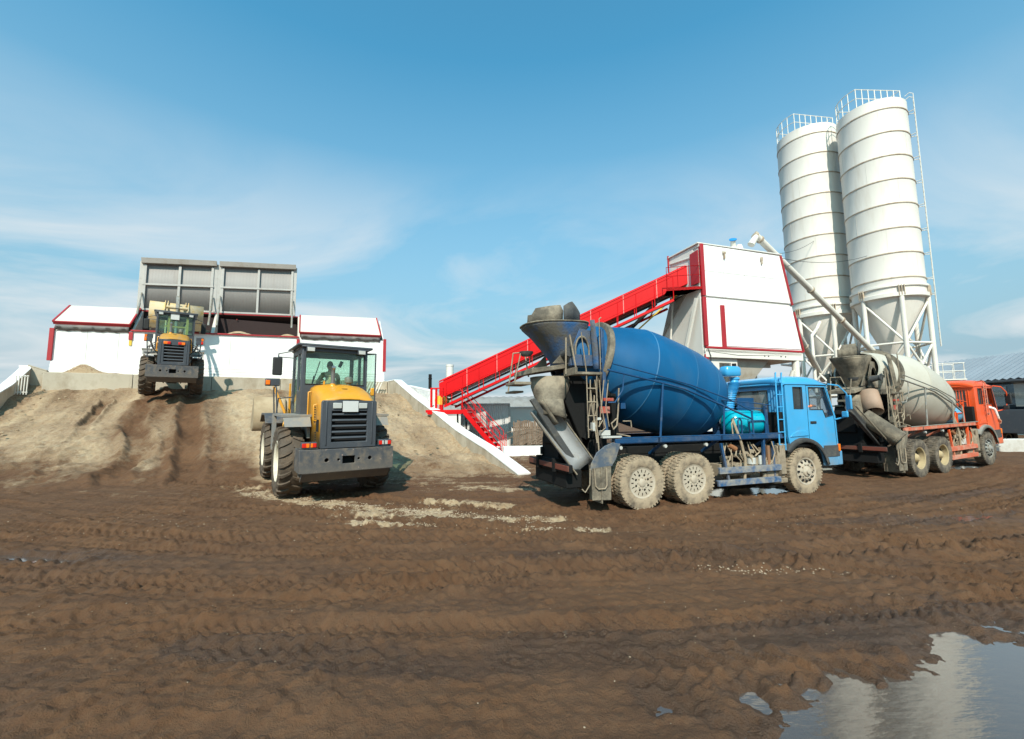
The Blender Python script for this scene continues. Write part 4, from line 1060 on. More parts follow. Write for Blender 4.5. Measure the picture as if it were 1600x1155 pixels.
    b = MB(); b.lathe([(.09, 0), (.075, .04), (.06, .05), (.055, .08)], 16, Matrix.Translation((-.62, .18, 2.53))); b.build('exhaust_collar', M['yellow'], ex)
    b = MB(); b.lathe([(.05, 0), (.05, .08), (.095, .10), (.10, .2), (.085, .23), (.03, .25), (0, .25)], 18, Matrix.Translation((-.45, -.22, 2.55))); A(b, 'air_precleaner', paint('dull_green_plastic', (.09, .12, .09), .5))
    # boom + bucket
    if P['n'] == 'near': piv, tip, ba = V((2.35, 0, 1.95)), V((4.35, 0, 1.45)), R(8)
    else: piv, tip, ba = V((2.35, 0, 1.95)), V((4.05, 0, 4.25)), R(-38)
    b = MB()
    for s in (-1, 1):
        m_ = (piv + tip) / 2 + V((0, 0, .22 if P['n'] == 'near' else .3))
        pa = [piv + V((-.1, s * .5, .0)), m_ + V((0, s * .5, .12)), tip + V((0, s * .5, .1)), tip + V((.05, s * .5, -.12)), m_ + V((0, s * .5, -.16)), piv + V((.0, s * .5, -.2))]
        b.ext(pa, (0, -s * .07, 0))
    b.cyl(tip + V((-.5, -.5, .1)), tip + V((-.5, .5, .1)), .08); A(b, 'boom_arm', M['yellow'] if P['n'] == 'near' else P['bucket'], bevel=.012)
    b = MB()
    for s in (-1, 1): b.cyl((2.6, s * .40, 1.0), (piv + (tip - piv) * .55) + V((0, s * .40, 0)), .06); 
    b.cyl((2.5, 0, 2.05), tip + V((-.3, 0, .55)), .07); b.bar(tip + V((-.6, 0, .05)), tip + V((-.2, 0, .75)), .09, .16, (0, 1, 0)); b.cyl(tip + V((-.25, 0, .66)), tip + V((.12, 0, .5)), .05); A(b, 'hydraulic_ram', M['grey_part'])
    ca, sa = math.cos(ba), math.sin(ba); BW = P['bw']
    def bk(x, z): return (tip.x + x * ca - z * sa, tip.z + x * sa + z * ca)
    prof = [(1.05, -.22), (.55, -.24), (.25, -.20), (.08, -.06), (.0, .16), (.0, .42), (.10, .66), (.26, .86)]
    b = MB(); rows = [[(bk(x, z)[0], -BW, bk(x, z)[1]) for x, z in prof], [(bk(x, z)[0], BW, bk(x, z)[1]) for x, z in prof]]
    b.grid(rows); bu = A(b, 'bucket', P['bucket'], solid=.035, smooth=40)
    b = MB()
    sp = [(1.05, -.22), (.55, -.24), (.25, -.20), (.08, -.06), (.0, .16), (.0, .42), (.10, .66), (.26, .86), (.42, .82), (.95, .0)]
    for s in (-1, 1): b.ext([(bk(x, z)[0], s * BW, bk(x, z)[1]) for x, z in sp], (0, -s * .035, 0))
    for yy in (-.55, -.42, .42, .55, 0, -.06): b.ext([(bk(x, z)[0], yy, bk(x, z)[1]) for x, z in ((.26, .86), (.10, .68), (-.02, .42), (-.02, .16), (.06, -.06), (-.10, .0), (-.14, .25), (-.08, .55), (.08, .84))], (0, .04, 0))
    b.build('bucket_rib', P['bucket'], bu, bevel=.008)
    b = MB()
    for i in range(8):
        y = -BW + .1 + i * (2 * BW - .2) / 7; x_, z_ = bk(1.12, -.22); b.box((x_, y, z_), (.2, .08, .05), rot=(0, -ba, 0))
    b.build('bucket_tooth', M['grey_part'], bu, bevel=.01)
    return T
# ------------------------------------------------------------------ numpy noise
_rng = np.random.RandomState(11)
_perm = _rng.rand(256, 256).astype(np.float32)
def vnoise(x, y, s, seed=0):
    x = x * s + seed * 17.3; y = y * s + seed * 9.1
    xi = np.floor(x).astype(int); yi = np.floor(y).astype(int); fx = x - xi; fy = y - yi
    fx = fx * fx * fx * (fx * (fx * 6 - 15) + 10); fy = fy * fy * fy * (fy * (fy * 6 - 15) + 10)
    g = lambda a, b: _perm[(a + seed * 31) & 255, (b + seed * 57) & 255]
    return (g(xi, yi) * (1 - fx) + g(xi + 1, yi) * fx) * (1 - fy) + (g(xi, yi + 1) * (1 - fx) + g(xi + 1, yi + 1) * fx) * fy
def fbm(x, y, s, o=4, seed=0, gain=.5):
    r = 0; a = 1; tot = 0
    for k in range(o): r = r + a * vnoise(x, y, s * 2 ** k, seed + k * 3); tot += a; a *= gain
    return r / tot
def sstep(a, b, x):
    t = np.clip((x - a) / (b - a), 0, 1); return t * t * (3 - 2 * t)

def track(X, Y, f, f1, half, depth, lug=.17, amp=.018, chev=.9, seed=0):
    """tyre rut following y=f(x): trough, side berms and a printed lug pattern"""
    g = f(X); sl = np.sqrt(1 + f1(X) ** 2); d = (Y - g) / sl; s = X * sl
    wob = (fbm(X, Y * 0 + seed, .35, 3, seed) - .5) * .5; d = d + wob
    near = np.exp(-(d / (half * 1.1)) ** 6)
    berm = np.exp(-((np.abs(d) - half * 1.45) / (half * .42)) ** 2)
    keep = sstep(.41, .58, fbm(X, Y, .22, 2, seed + 5))
    p = np.sin((s + chev * np.abs(d)) * 2 * PI / lug)
    lugs = sstep(-.1, .6, p) * sstep(half * .12, half * .3, np.abs(d))
    crumb = fbm(X, Y, 11, 3, seed + 9, .6)
    return (-depth * near + depth * .7 * berm * (.2 + 1.6 * sstep(.42, .72, crumb)) + 2.2 * amp * near * lugs) * (.2 + .8 * keep)

PUD = [(4.4, 2.88, 3.9, 1.2, .2), (-6.8, 6.1, 1.3, .15, -.12), (5.5, 10.6, 1.6, .5, .25), (14.2, 13.9, 1.0, .3, .4), (8.0, 7.85, 1.2, .20, .15)]
def puddle_mask(X, Y):
    m = np.zeros_like(X)
    for (cx, cy, rx, ry, an) in PUD:
        c, s = math.cos(an), math.sin(an); u = (X - cx) * c + (Y - cy) * s; v = -(X - cx) * s + (Y - cy) * c
        q = 1 - np.sqrt((u / rx) ** 2 + (v / ry) ** 2) + (fbm(X, Y, 1.9, 5, 21, .6) - .5) * 1.15
        m = np.maximum(m, sstep(-.05, .42, q))
    return m

TR = []
for i, (c0, c1, c2, half, dep, lug, amp) in enumerate([
    (8.0, .050, .026, .16, .035, .15, .014), (7.2, .045, .024, .17, .04, .16, .018), (6.55, .04, .022, .20, .045, .19, .022), (6.0, .035, .020, .13, .03, .12, .012),
    (5.35, .05, .018, .22, .05, .22, .026), (4.85, .02, .014, .13, .035, .13, .015), (4.4, -.03, .018, .20, .05, .2, .026), (3.95, .02, .012, .14, .03, .13, .014), (3.35, -.05, .014, .18, .04, .18, .02),
    (9.0, .12, .016, .18, .03, .16, .012), (5.75, -.06, .010, .12, .03, .12, .014), (2.7, .03, .02, .18, .04, .17, .018), (7.6, .16, .010, .15, .03, .14, .014), (2.1, .0, .02, .16, .03, .17, .018), (8.7, -.42, .0, .20, .05, .21, .024), (7.0, -.40, -.004, .20, .05, .21, .024), (5.2, .30, .004, .15, .035, .15, .018)]):
    TR.append((c0, c1, c2, half, dep, lug, amp))

def ground_h(X, Y):
    cv = Y - .035 * X - .018 * X * X
    lg = fbm(X * .16, cv * 2.6, 1.0, 4, 17, .6); lg2 = fbm(X * .35 + 9, cv * 7.0, 1.0, 3, 18, .6)
    h = (lg - .5) * .06 + (lg2 - .5) * .035 + (fbm(X, Y, .35, 3, 1) - .5) * .06 + (fbm(X, Y, 1.7, 4, 2) - .5) * .022 + (fbm(X, Y, 7, 4, 3, .62) - .5) * .018 + (fbm(X, Y, 19, 2, 6) - .5) * .016
    r = 1 - np.abs(fbm(X, Y, 3.2, 4, 4) * 2 - 1); h += .022 * sstep(.82, 1.0, r) * sstep(.35, .6, fbm(X, Y, .5, 2, 8))
    cl = fbm(X, Y, 9, 3, 12); h += .022 * sstep(.62, .74, cl) * sstep(.42, .62, fbm(X, Y, .7, 3, 14))
    dist = np.sqrt(X * X + Y * Y); fade = 1 - sstep(14, 26, dist)
    for i, (c0, c1, c2, half, dep, lug, amp) in enumerate(TR):
        h += fade * track(X, Y, lambda x: c0 + c1 * x + c2 * x * x, lambda x: c1 + 2 * c2 * x, half, dep, lug, amp, seed=i + 1)
    h *= .35 + .65 * (1 - sstep(15, 40, dist))
    h += .10 * sstep(9.5, 16, X) * sstep(10, 13.5, Y)
    pm = puddle_mask(X, Y)
    h = h * (1 - .8 * pm) - .085 * pm
    h = np.where(pm < .02, np.maximum(h, -.052), h)
    return h, pm

def mesh_from_grid(name, X, Y, Z, attrs, mat):
    ny, nx = X.shape
    me = bpy.data.meshes.new(name)
    co = np.stack([X, Y, Z], -1).reshape(-1, 3).astype(np.float32)
    idx = np.arange(ny * nx).reshape(ny, nx)
    q = np.stack([idx[:-1, :-1], idx[:-1, 1:], idx[1:, 1:], idx[1:, :-1]], -1).reshape(-1, 4)
    me.vertices.add(len(co)); me.vertices.foreach_set('co', co.ravel())
    me.loops.add(q.size); me.loops.foreach_set('vertex_index', q.ravel().astype(np.int32))
    me.polygons.add(len(q)); me.polygons.foreach_set('loop_start', (np.arange(len(q)) * 4).astype(np.int32)); me.polygons.foreach_set('loop_total', np.full(len(q), 4, np.int32))
    me.polygons.foreach_set('use_smooth', np.ones(len(q), bool))
    me.update(); me.validate()
    for k, v in attrs.items():
        a = me.attributes.new(k, 'FLOAT', 'POINT'); a.data.foreach_set('value', v.ravel().astype(np.float32))
    me.materials.append(mat)
    o = bpy.data.objects.new(name, me); COL.objects.link(o); return o

def earth_material(name, sandy):
    m, t, b, out = nt(name); L = t.links
    g = t.nodes.new('ShaderNodeNewGeometry'); pos = g.outputs['Position']
    sand = N(t, 'ShaderNodeAttribute', attribute_name='sand'); wet = N(t, 'ShaderNodeAttribute', attribute_name='wet')
    n1 = N(t, 'ShaderNodeTexNoise', i_Scale=.9, i_Detail=9.0, i_Roughness=.62); L.new(pos, n1.inputs[0])
    n2 = N(t, 'ShaderNodeTexNoise', i_Scale=14.0, i_Detail=8.0, i_Roughness=.7); L.new(pos, n2.inputs[0])
    n3 = N(t, 'ShaderNodeTexNoise', i_Scale=70.0, i_Detail=4.0, i_Roughness=.7); L.new(pos, n3.inputs[0])
    n4 = N(t, 'ShaderNodeTexNoise', i_Scale=3.5, i_Detail=8.0, i_Roughness=.68); L.new(pos, n4.inputs[0])
    mud = mixc(t, ramp(t, n1.outputs[0], .35, .68), (.096, .045, .021), (.142, .070, .033))
    mud = mixc(t, ramp(t, n2.outputs[0], .45, .80), mud, (.140, .078, .042))
    mud = mixc(t, math_(t, 'MULTIPLY', ramp(t, n4.outputs[0], .48, .66), .45), mud, (.055, .025, .011))
    sd = mixc(t, ramp(t, n1.outputs[0], .3, .7), (.34, .235, .135), (.42, .31, .195))
    sd = mixc(t, ramp(t, n2.outputs[0], .45, .75), sd, (.50, .40, .28))
    sd = mixc(t, math_(t, 'MULTIPLY', ramp(t, n4.outputs[0], .50, .66), .65), sd, (.25, .155, .082))
    f = math_(t, 'MULTIPLY_ADD', math_(t, 'SUBTRACT', n4.outputs[0], .5), 1.3); t.nodes[-1].inputs[2].default_value = 0
    f = math_(t, 'ADD', f, sand.outputs['Fac'])
    f2 = math_(t, 'MULTIPLY_ADD', math_(t, 'SUBTRACT', n3.outputs[0], .5), 1.0); t.nodes[-1].inputs[2].default_value = 0
    f = math_(t, 'ADD', f, f2)
    msk = ramp(t, f, .38, .62)
    if sandy:
        msk = ramp(t, f, .0, .95)
    c = mixc(t, msk, mud, sd)
    sp = ramp(t, n3.outputs[0], .73, .76); spm = math_(t, 'MULTIPLY', sp, .2); c = mixc(t, spm, c, (.45, .38, .29))
    c = mixc(t, math_(t, 'MULTIPLY', wet.outputs['Fac'], .55), c, (.045, .028, .018))
    L.new(c, b.inputs['Base Color'])
    wn = math_(t, 'ADD', wet.outputs['Fac'], math_(t, 'MULTIPLY', ramp(t, n1.outputs[0], .56, .72), .18))
    rr = N(t, 'ShaderNodeMapRange', i_1=0.0, i_2=1.0, i_3=.93, i_4=.30); L.new(wn, rr.inputs[0]); L.new(rr.outputs[0], b.inputs['Roughness'])
    b.inputs['Specular IOR Level'].default_value = .28
    hh = math_(t, 'ADD', math_(t, 'MULTIPLY', n2.outputs[0], 1.0), math_(t, 'MULTIPLY', n3.outputs[0], .45))
    bp = N(t, 'ShaderNodeBump', i_Strength=.85, i_Distance=.04); L.new(hh, bp.inputs['Height']); L.new(bp.outputs[0], b.inputs['Normal'])
    return m
M['earth'] = earth_material('muddy_earth', False); M['ramp_earth'] = earth_material('sandy_ramp_earth', True)

# ---- ramp geometry helpers (world) ------------------------------------------------
LW0, LW1 = V((-22.5, 20.6)), V((-16.6, 10.3))       # left retaining wall line, top -> foot
RW0, RW1 = V((-8.1, 27.7)), V((1.1, 11.66))         # right retaining wall line
def ramp_point(a, b):
    lx = LW1.x + (LW0.x - LW1.x) * b; ly = LW1.y + (LW0.y - LW1.y) * b
    rx = RW1.x + (RW0.x - RW1.x) * b; ry = RW1.y + (RW0.y - RW1.y) * b
    return lx + (rx - lx) * a, ly + (ry - ly) * a
def ramp_z(a, b):
    prof_l = np.interp(b, [0, .06, .18, .42, .60, .72, .85, 1.0], [-.12, .05, .40, 1.25, 1.80, 2.25, 3.0, 3.45])
    prof_m = np.interp(b, [0, .10, .25, .45, .62, .80, 1.0], [-.12, .0, .50, 1.95, 2.78, 3.15, 3.35])
    prof_r = np.interp(b, [0, .14, .22, .38, .56, .78, 1.0], [-.12, -.02, .28, .92, 1.75, 2.80, 3.42])
    w = a * 2
    return np.where(w < 1, prof_l * (1 - sstep(0, 1, w)) + prof_m * sstep(0, 1, w), prof_m * (1 - sstep(1, 2, w)) + prof_r * sstep(1, 2, w))

def build_ground():
    # columns
    xs = [0.0]; 
    while xs[-1] < 700:
        x = xs[-1]; st = .026 if x < 6 else .026 * (1 + (x - 6) * .17) if x < 22 else .1 * (1.12 ** (len(xs) - n22)) 
        if x < 22: n22 = len(xs)
        xs.append(x + st)
    xs = np.array([-v for v in xs[:0:-1]] + xs)
    ys = [-60, -30, -15, -8, -4, -2, -1, -.3, .3, .7, 1.0]
    y = 1.2
    while y < 17: ys.append(y); y += max(.015, .0044 * y)
    while y < 60: ys.append(y); y *= 1.025
    while y < 2500: ys.append(y); y *= 1.12
    X, Y = np.meshgrid(xs, np.array(ys))
    Z, pm = ground_h(X, Y)
    # sand dust spilled from the ramp foot
    foot = 12.0 - .0 * X
    dF = Y - (11.4 + .03 * X)
    s = .30 * sstep(-2.6, .6, dF) * sstep(4.5, .5, X) * (1 - sstep(24, 34, Y))
    st = fbm(X * .35 + Y * .25, Y * 2.2, 1.2, 4, 31)
    s = s * (.35 + 1.1 * sstep(.42, .62, st))
    # pale gravel streaks that trail from the near loader towards the mixer
    for (ax, ay, bx, by, w) in [(-6.3, 10.9, -3.6, 9.2, .22), (-3.6, 9.25, -1.3, 8.35, .20), (-3.2, 8.6, -1.2, 8.0, .16), (-1.6, 8.2, .7, 7.75, .14), (-2.7, 7.7, -1.4, 7.5, .13), (.2, 7.2, 1.4, 7.05, .10), (-6.9, 11.6, -6.2, 10.6, .25), (-6.2, 10.6, -4.6, 9.7, .2), (-2.0, 9.6, -.2, 9.0, .2), (-1.2, 11.4, .2, 10.8, .3)]:
        dx, dy = bx - ax, by - ay; L2 = dx * dx + dy * dy; tt = np.clip(((X - ax) * dx + (Y - ay) * dy) / L2, 0, 1)
        d = np.hypot(X - ax - tt * dx, Y - ay - tt * dy); s = np.maximum(s, (1 - sstep(w * .2, w * 2.2, d + (fbm(X, Y, 3, 4, 41, .6) - .5) * w * 3.0)) * (.25 + .75 * fbm(X, Y, 7, 3, 43)))
    s = s + .12 * sstep(20, 40, np.hypot(X, Y))
    s = np.where((X > 2.2) & (Y > 3), s * .6, s)
    shn = sstep(.0, .5, 1 - np.sqrt(((X + 1.4) / 1.9) ** 2 + ((Y - 3.5 + (X + 1.4) * .14) / .30) ** 2) + (fbm(X, Y, 2.5, 4, 52) - .5) * .9)
    shn = np.maximum(shn, sstep(.0, .5, 1 - np.sqrt(((X - 2.6) / 3.6) ** 2 + ((Y - 3.55 - .12 * X) / .5) ** 2) + (fbm(X, Y, 2.2, 4, 53) - .5) * 1.2))
    for (cx, cy, rx, ry, sl_) in ((7.2, 7.6, 2.6, .45, .06), (-6.6, 6.1, 2.4, .35, -.1), (9.5, 9.6, 3.0, .5, .25), (2.0, 5.9, 2.6, .25, .05)):
        shn = np.maximum(shn, .75 * sstep(.0, .5, 1 - np.sqrt(((X - cx) / rx) ** 2 + ((Y - cy - sl_ * (X - cx)) / ry) ** 2) + (fbm(X * .6, Y * 1.4, 2.2, 4, 55) - .5) * 1.2))
    wet = np.clip(np.maximum(sstep(.0, .35, pm), .9 * shn) + .5 * sstep(.50, .62, fbm(X, Y, .45, 3, 51)) * sstep(9, 5, Y) * .5, 0, 1)
    o = mesh_from_grid('ground', X, Y, Z, dict(sand=s - .02, wet=wet), M['earth'])
    tag(o, kind='structure')

def build_ramp():
    na, nb = 420, 330
    a, b = np.meshgrid(np.linspace(-.02, 1.02, na), np.linspace(0, 1.08, nb) ** 1.0)
    X, Y = ramp_point(a, b)
    Z = ramp_z(np.clip(a, 0, 1), b)
    body = sstep(.05, .25, b)
    ax_, ay_ = -.5, .866
    S = X * ax_ + Y * ay_; W = X * .866 + Y * .5
    Z = Z + body * ((fbm(X, Y, .42, 3, 61) - .5) * .46 + (fbm(X, Y, 1.8, 4, 62, .6) - .5) * .22) + (fbm(X, Y, 7, 4, 63, .6) - .5) * .06
    sand = .72 + .5 * (fbm(X, Y, .45, 4, 64) - .5) + .85 * (fbm(W * 1.5, S * .22, 1.0, 4, 65) - .5)
    tt_ = np.clip((S - 11.5) / 14.5, 0, 1); cb_ = -1.7 - 1.7 * tt_; hb_ = 2.9 - 1.3 * tt_
    sand = sand - .50 * np.exp(-((W - cb_ + (fbm(X, Y, .6, 3, 66) - .5) * 1.6) / hb_) ** 4) * (.6 + .9 * fbm(W * 2.0, S * .3, 1.0, 3, 67))
    pt_ = fbm(W * .9, S * 1.1, 1.0, 5, 91, .62); sand = sand + .45 * sstep(.52, .66, pt_) * sstep(.5, .1, b) * sstep(.6, .35, a) - .35 * sstep(.50, .30, pt_) * sstep(.55, .1, b)
    sand = sand + .55 * np.exp(-((W - (.7 - 2.0 * tt_)) / .55) ** 2) * sstep(.35, .6, fbm(W * 2, S * .5, 1.0, 3, 68) + .15)
    # wheel lanes up the ramp (mud brought up by tyres)
    def lane(w0, w1, half, depth, seed, str_=1.0):
        s0, s1 = 11.5, 26.0
        tt = (S - s0) / (s1 - s0); c = w0 + (w1 - w0) * tt + .25 * np.sin(tt * 5 + seed) + (fbm(S * .35, W * 0 + seed * 3.1, 1.0, 3, 90 + seed) - .5) * 1.1
        d = W - c; n = np.exp(-(d / half) ** 4)
        bm_ = np.exp(-((np.abs(d) - half * 1.35) / (half * .4)) ** 2)
        lug = .014 * np.sin(S * 2 * PI / .22 + np.abs(d) * 8) * n
        kk = .3 + 1.1 * sstep(.38, .62, fbm(X, Y, .5, 3, 95 + seed)); return (-depth * n + depth * .8 * bm_ * (.3 + 1.4 * fbm(X, Y, 5, 3, 97))) * kk + lug, n * str_ * kk
    for (w0, w1, half, depth, sd_, st_) in [(-2.9, -4.3, .34, .10, 1, .35), (-.9, -2.5, .34, .10, 2, .35), (-4.3, -6.2, .18, .09, 3, .3), (1.7, .6, .28, .03, 5, .45), (-6.4, -8.5, .3, .03, 7, .06)]:
        dz, n = lane(w0, w1, half, depth, sd_, st_); Z = Z + dz * sstep(.03, .15, b); sand = sand - n * (.72 + .6 * (fbm(X, Y, 1.4, 3, 70 + sd_) - .5))
    # mud creeping over the foot, lumps by the right wall
    sand = sand - (1 - sstep(.04, .26, b + (fbm(X, Y, .8, 3, 77) - .5) * .22)) * .75 * (1 - .35 * sstep(.55, .9, a))
    rt_ = sstep(.72, .95, a); Z = Z + rt_ * body * ((fbm(X, Y, 1.3, 4, 80) - .45) * .32 + (fbm(X, Y, 5, 3, 81) - .5) * .10)
    lf_ = sstep(.25, .03, a); Z = Z + lf_ * body * ((fbm(X, Y, 1.3, 4, 82) - .45) * .3)
    o = mesh_from_grid('ramp', X, Y, Z, dict(sand=sand, wet=np.zeros_like(X)), M['ramp_earth'])
    tag(o, kind='structure')
    return o

def build_puddles():
    m, t, b, out = nt('muddy_water'); L = t.links
    t.nodes.remove(b); b = N(t, 'ShaderNodeBsdfGlossy'); b.inputs['Roughness'].default_value = .09; b.inputs[0].default_value = (.92, .92, .92, 1)
    tr = N(t, 'ShaderNodeBsdfTransparent'); tr.inputs[0].default_value = (.72, .62, .52, 1); df = N(t, 'ShaderNodeBsdfDiffuse'); df.inputs[0].default_value = (.12, .088, .068, 1)
    m1 = t.nodes.new('ShaderNodeMixShader'); m1.inputs[0].default_value = .6; L.new(tr.outputs[0], m1.inputs[1]); L.new(df.outputs[0], m1.inputs[2])
    fr = N(t, 'ShaderNodeLayerWeight', i_Blend=.5); fc = math_(t, 'ADD', math_(t, 'MULTIPLY', math_(t, 'POWER', fr.outputs['Facing'], 2.9), 1.0), .02); m2 = t.nodes.new('ShaderNodeMixShader'); L.new(fc, m2.inputs[0]); L.new(m1.outputs[0], m2.inputs[1]); L.new(b.outputs[0], m2.inputs[2]); L.new(m2.outputs[0], out.inputs[0])
    g = t.nodes.new('ShaderNodeNewGeometry'); mp = t.nodes.new('ShaderNodeMapping'); mp.inputs['Scale'].default_value = (1.0, 2.4, 1)
    L.new(g.outputs['Position'], mp.inputs[0]); n = N(t, 'ShaderNodeTexNoise', i_Scale=6.0, i_Detail=4.0); L.new(mp.outputs[0], n.inputs[0])
    bp = N(t, 'ShaderNodeBump', i_Strength=.14, i_Distance=.02); L.new(n.outputs[0], bp.inputs['Height']); L.new(bp.outputs[0], b.inputs['Normal'])
    for (cx, cy, rx, ry, an) in PUD:
        mb = MB(); c, s = math.cos(an), math.sin(an); zz = -.050 + (.10 if cx > 12 else .015 if cx > 5 and cy > 10 else 0)
        pts = [(cx + c * u * rx * 1.7 - s * v * ry * 1.9, cy + s * u * rx * 1.7 + c * v * ry * 1.9, zz) for u, v in [(math.cos(2 * PI * i / 28), math.sin(2 * PI * i / 28)) for i in range(28)]]
        mb.add(pts, [tuple(range(28))]); o = mb.build('puddle', m, smooth=0); tag(o, kind='structure')

# ------------------------------------------------------------------ retaining walls
def wall_strip(name, pts, tops, base, th, capm, label, cat):
    """pts [(x,y)], tops z, base z; concrete body with a pale cap. th: offset vector to the outer side"""
    T = empty(name, (pts[-1][0], pts[-1][1], 0)); tag(T, label, cat)
    off = V((pts[-1][0], pts[-1][1], 0)); rows = []
    b = MB(); n = len(pts); A_ = []
    for (x, y), z in zip(pts, tops):
        A_.append([V((x, y, base)) - off, V((x, y, z)) - off, V((x + th[0], y + th[1], z)) - off, V((x + th[0], y + th[1], base)) - off])
    b.grid(A_); b.add(A_[0], [(0, 1, 2, 3)]); b.add(A_[-1], [(3, 2, 1, 0)])
    for i in range(1, n - 1):
        pass
    b.build('wall', M['concrete'], T, bevel=.02, smooth=20)
    b = MB(); B_ = []
    for (x, y), z in zip(pts, tops):
        e = .015; B_.append([V((x - th[0] * .03, y - th[1] * .03, z + .004)) - off, V((x - th[0] * .03, y - th[1] * .03, z + .05)) - off, V((x + th[0] * 1.04, y + th[1] * 1.04, z + .05)) - off, V((x + th[0] * 1.04, y + th[1] * 1.04, z + .004)) - off])
    b.grid(B_); b.add(B_[0], [(0, 1, 2, 3)]); b.add(B_[-1], [(3, 2, 1, 0)]); b.build('cap', capm, T, bevel=.008, smooth=20)
    return T

# ------------------------------------------------------------------ bins
def build_bins():
    ang = R(28.3); O = V((-21.6, 20.5, 0)); T = empty('aggregate_bin', O, ang)
    tag(T, 'long white aggregate bin with red trim at the top of the ramp', 'aggregate bin')
    ez = lambda u: 6.40 + .033 * u; pz = lambda u: 6.15 + .033 * u; rz = lambda u: 7.52 + .055 * u
    U1 = 15.2; D = 3.2
    b = MB()
    def band(u0, u1, z0a, z0b, z1a, z1b, v0, v1): b.ext([(u0, v0, z0a), (u1, v0, z0b), (u1, v0, z1b), (u0, v0, z1a)], (0, v1 - v0, 0))
    band(-.2, U1, 4.60, 4.58, pz(-.2), pz(U1), 0, .08)
    b.ext([(-.2, .08, 3.9), (-.2, .08, 6.1), (-.2, 1.5, rz(0) - .1), (-.2, D, 6.4), (-.2, D, 3.9)], (.06, 0, 0))
    b.ext([(U1, .08, 3.9), (U1, .08, 6.6), (U1, 1.5, rz(U1) - .1), (U1, D, 6.6), (U1, D, 3.9)], (-.06, 0, 0))
    A = lambda mb, name, m, **k: mb.build(name, m, k.pop('parent', T), **k)
    wall = A(b, 'wall', M['white'], bevel=.01)
    b = MB()
    for i in range(4): b.box((7.5, -.0 - i * .035, 4.52 - i * .155), (15.45, .10, .135))
    b.build('ribbed_skirt', M['white'], wall, bevel=.01)
    b = MB()
    for i in range(4): b.box((7.5, -.052 - i * .035, 4.45 - i * .155), (15.4, .012, .028))
    b.build('skirt_groove', M['gateframe'], wall, smooth=0)
    b = MB(); b.box((7.5, 1.7, 3.9), (15.2, 3.0, .3)); b.box((7.5, D, 5.2), (15.3, .08, 2.6)); A(b, 'hopper_floor', M['concrete'])
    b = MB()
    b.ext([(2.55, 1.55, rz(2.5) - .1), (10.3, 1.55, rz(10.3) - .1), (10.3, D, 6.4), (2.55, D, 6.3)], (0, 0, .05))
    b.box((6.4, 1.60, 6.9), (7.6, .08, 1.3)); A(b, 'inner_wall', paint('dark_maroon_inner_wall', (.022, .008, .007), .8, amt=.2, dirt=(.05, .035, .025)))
    b = MB()
    for i in range(1, 13): b.box((-.2 + i * 1.18, -.004, 5.35), (.014, .006, 1.45))
    b.build('panel_joint', M['gateframe'], wall, smooth=0)
    # closed lids
    for (a, c) in ((-.25, 2.58), (10.28, 14.95)):
        b = MB()
        p = [V((a, -.06, ez(a))), V((c, -.06, ez(c))), V((c, 1.5, rz(c))), V((a + .05, 1.5, rz(a)))]
        n = (p[1] - p[0]).cross(p[3] - p[0]).normalized(); b.ext(p, n * .09); lid = A(b, 'closed_lid', M['lidin'], bevel=.01)
        b = MB()
        b.bar(p[0] + n * .02, p[1] + n * .02, .07, .16, n); b.bar(p[0] + n * .07, p[3] + n * .07, .07, .10, n); b.bar(p[1] + n * .07, p[2] + n * .07, .07, .10, n); b.build('lid_trim', M['redtrim'], lid, bevel=.006)
        b = MB(); rows = []
        for i in range(33):
            u = a + .08 + (c - a - .12) * i / 32; w = .03 * math.sin(i * .9) + .02 * math.sin(i * 2.1)
            rows.append([(u, -.05, ez(u) - .06), (u, -.12 - w * .5, ez(u) - .16), (u, -.05, ez(u) - .34 + w * .6)])
        b.grid(rows); b.build('rubber_flap', M['rubber'], lid, solid=.012, smooth=60)
        b = MB(); b.ext([(a, 1.5, rz(a) - .01), (c, 1.5, rz(c) - .01), (c, D, 6.5), (a, D, 6.5)], (0, 0, .06)); b.build('back_slope', M['lidin'], lid)
    # raised lids
    for (a, c) in ((2.46, 5.86), (6.00, 9.98)):
        zb0, zb1 = rz(a) + .02, rz(c) + .02; zt0, zt1 = 10.52 + (a - 2.44) * .105, 10.52 + (c - 2.44) * .105; y = 1.52
        zz = lambda u, k: (zb0 + (zb1 - zb0) * (u - a) / (c - a)) * (1 - k) + (zt0 + (zt1 - zt0) * (u - a) / (c - a)) * k
        b = MB(); nn = 24
        rows = []
        for i in range(nn * 4 + 1):
            u = a + .05 + (c - a - .1) * i / (nn * 4); o_ = .003 if (i % 4) in (1, 2) else 0
            rows.append([(u, y + .10 + o_, zz(u, 0)), (u, y + .10 + o_, zz(u, 1))])
        b.grid(rows); sheet = A(b, 'raised_lid', M['gate'], solid=.01, smooth=20)
        b = MB()
        b.bar((a, y - .02, zz(a, .955)), (c, y - .02, zz(c, .955)), .24, .30); b.build('lid_head_beam', paint('brown_grey_head_beam', (.27, .24, .21), .7, amt=.4, dirt=(.2, .15, .11)), sheet, bevel=.01)
        b = MB(); mid = (a + c) / 2
        for u in (a + .18, mid, c - .18): b.bar((u, y + .02, zz(u, .0)), (u, y + .02, zz(u, .88)), .10, .12, (1, 0, 0))
        b.bar((a + .1, y + .01, zz(a, .50)), (c - .1, y + .01, zz(c, .50)), .12, .10); b.bar((a, y + .02, zz(a, .01)), (c, y + .02, zz(c, .01)), .12, .10)
        b.bar((a + .03, y + .05, zz(a, 0)), (a + .03, y + .05, zz(a, .95)), .06, .2, (1, 0, 0)); b.bar((c - .03, y + .05, zz(c, 0)), (c - .03, y + .05, zz(c, .95)), .06, .2, (1, 0, 0))
        b.build('lid_frame', M['gateframe'], sheet, bevel=.008)
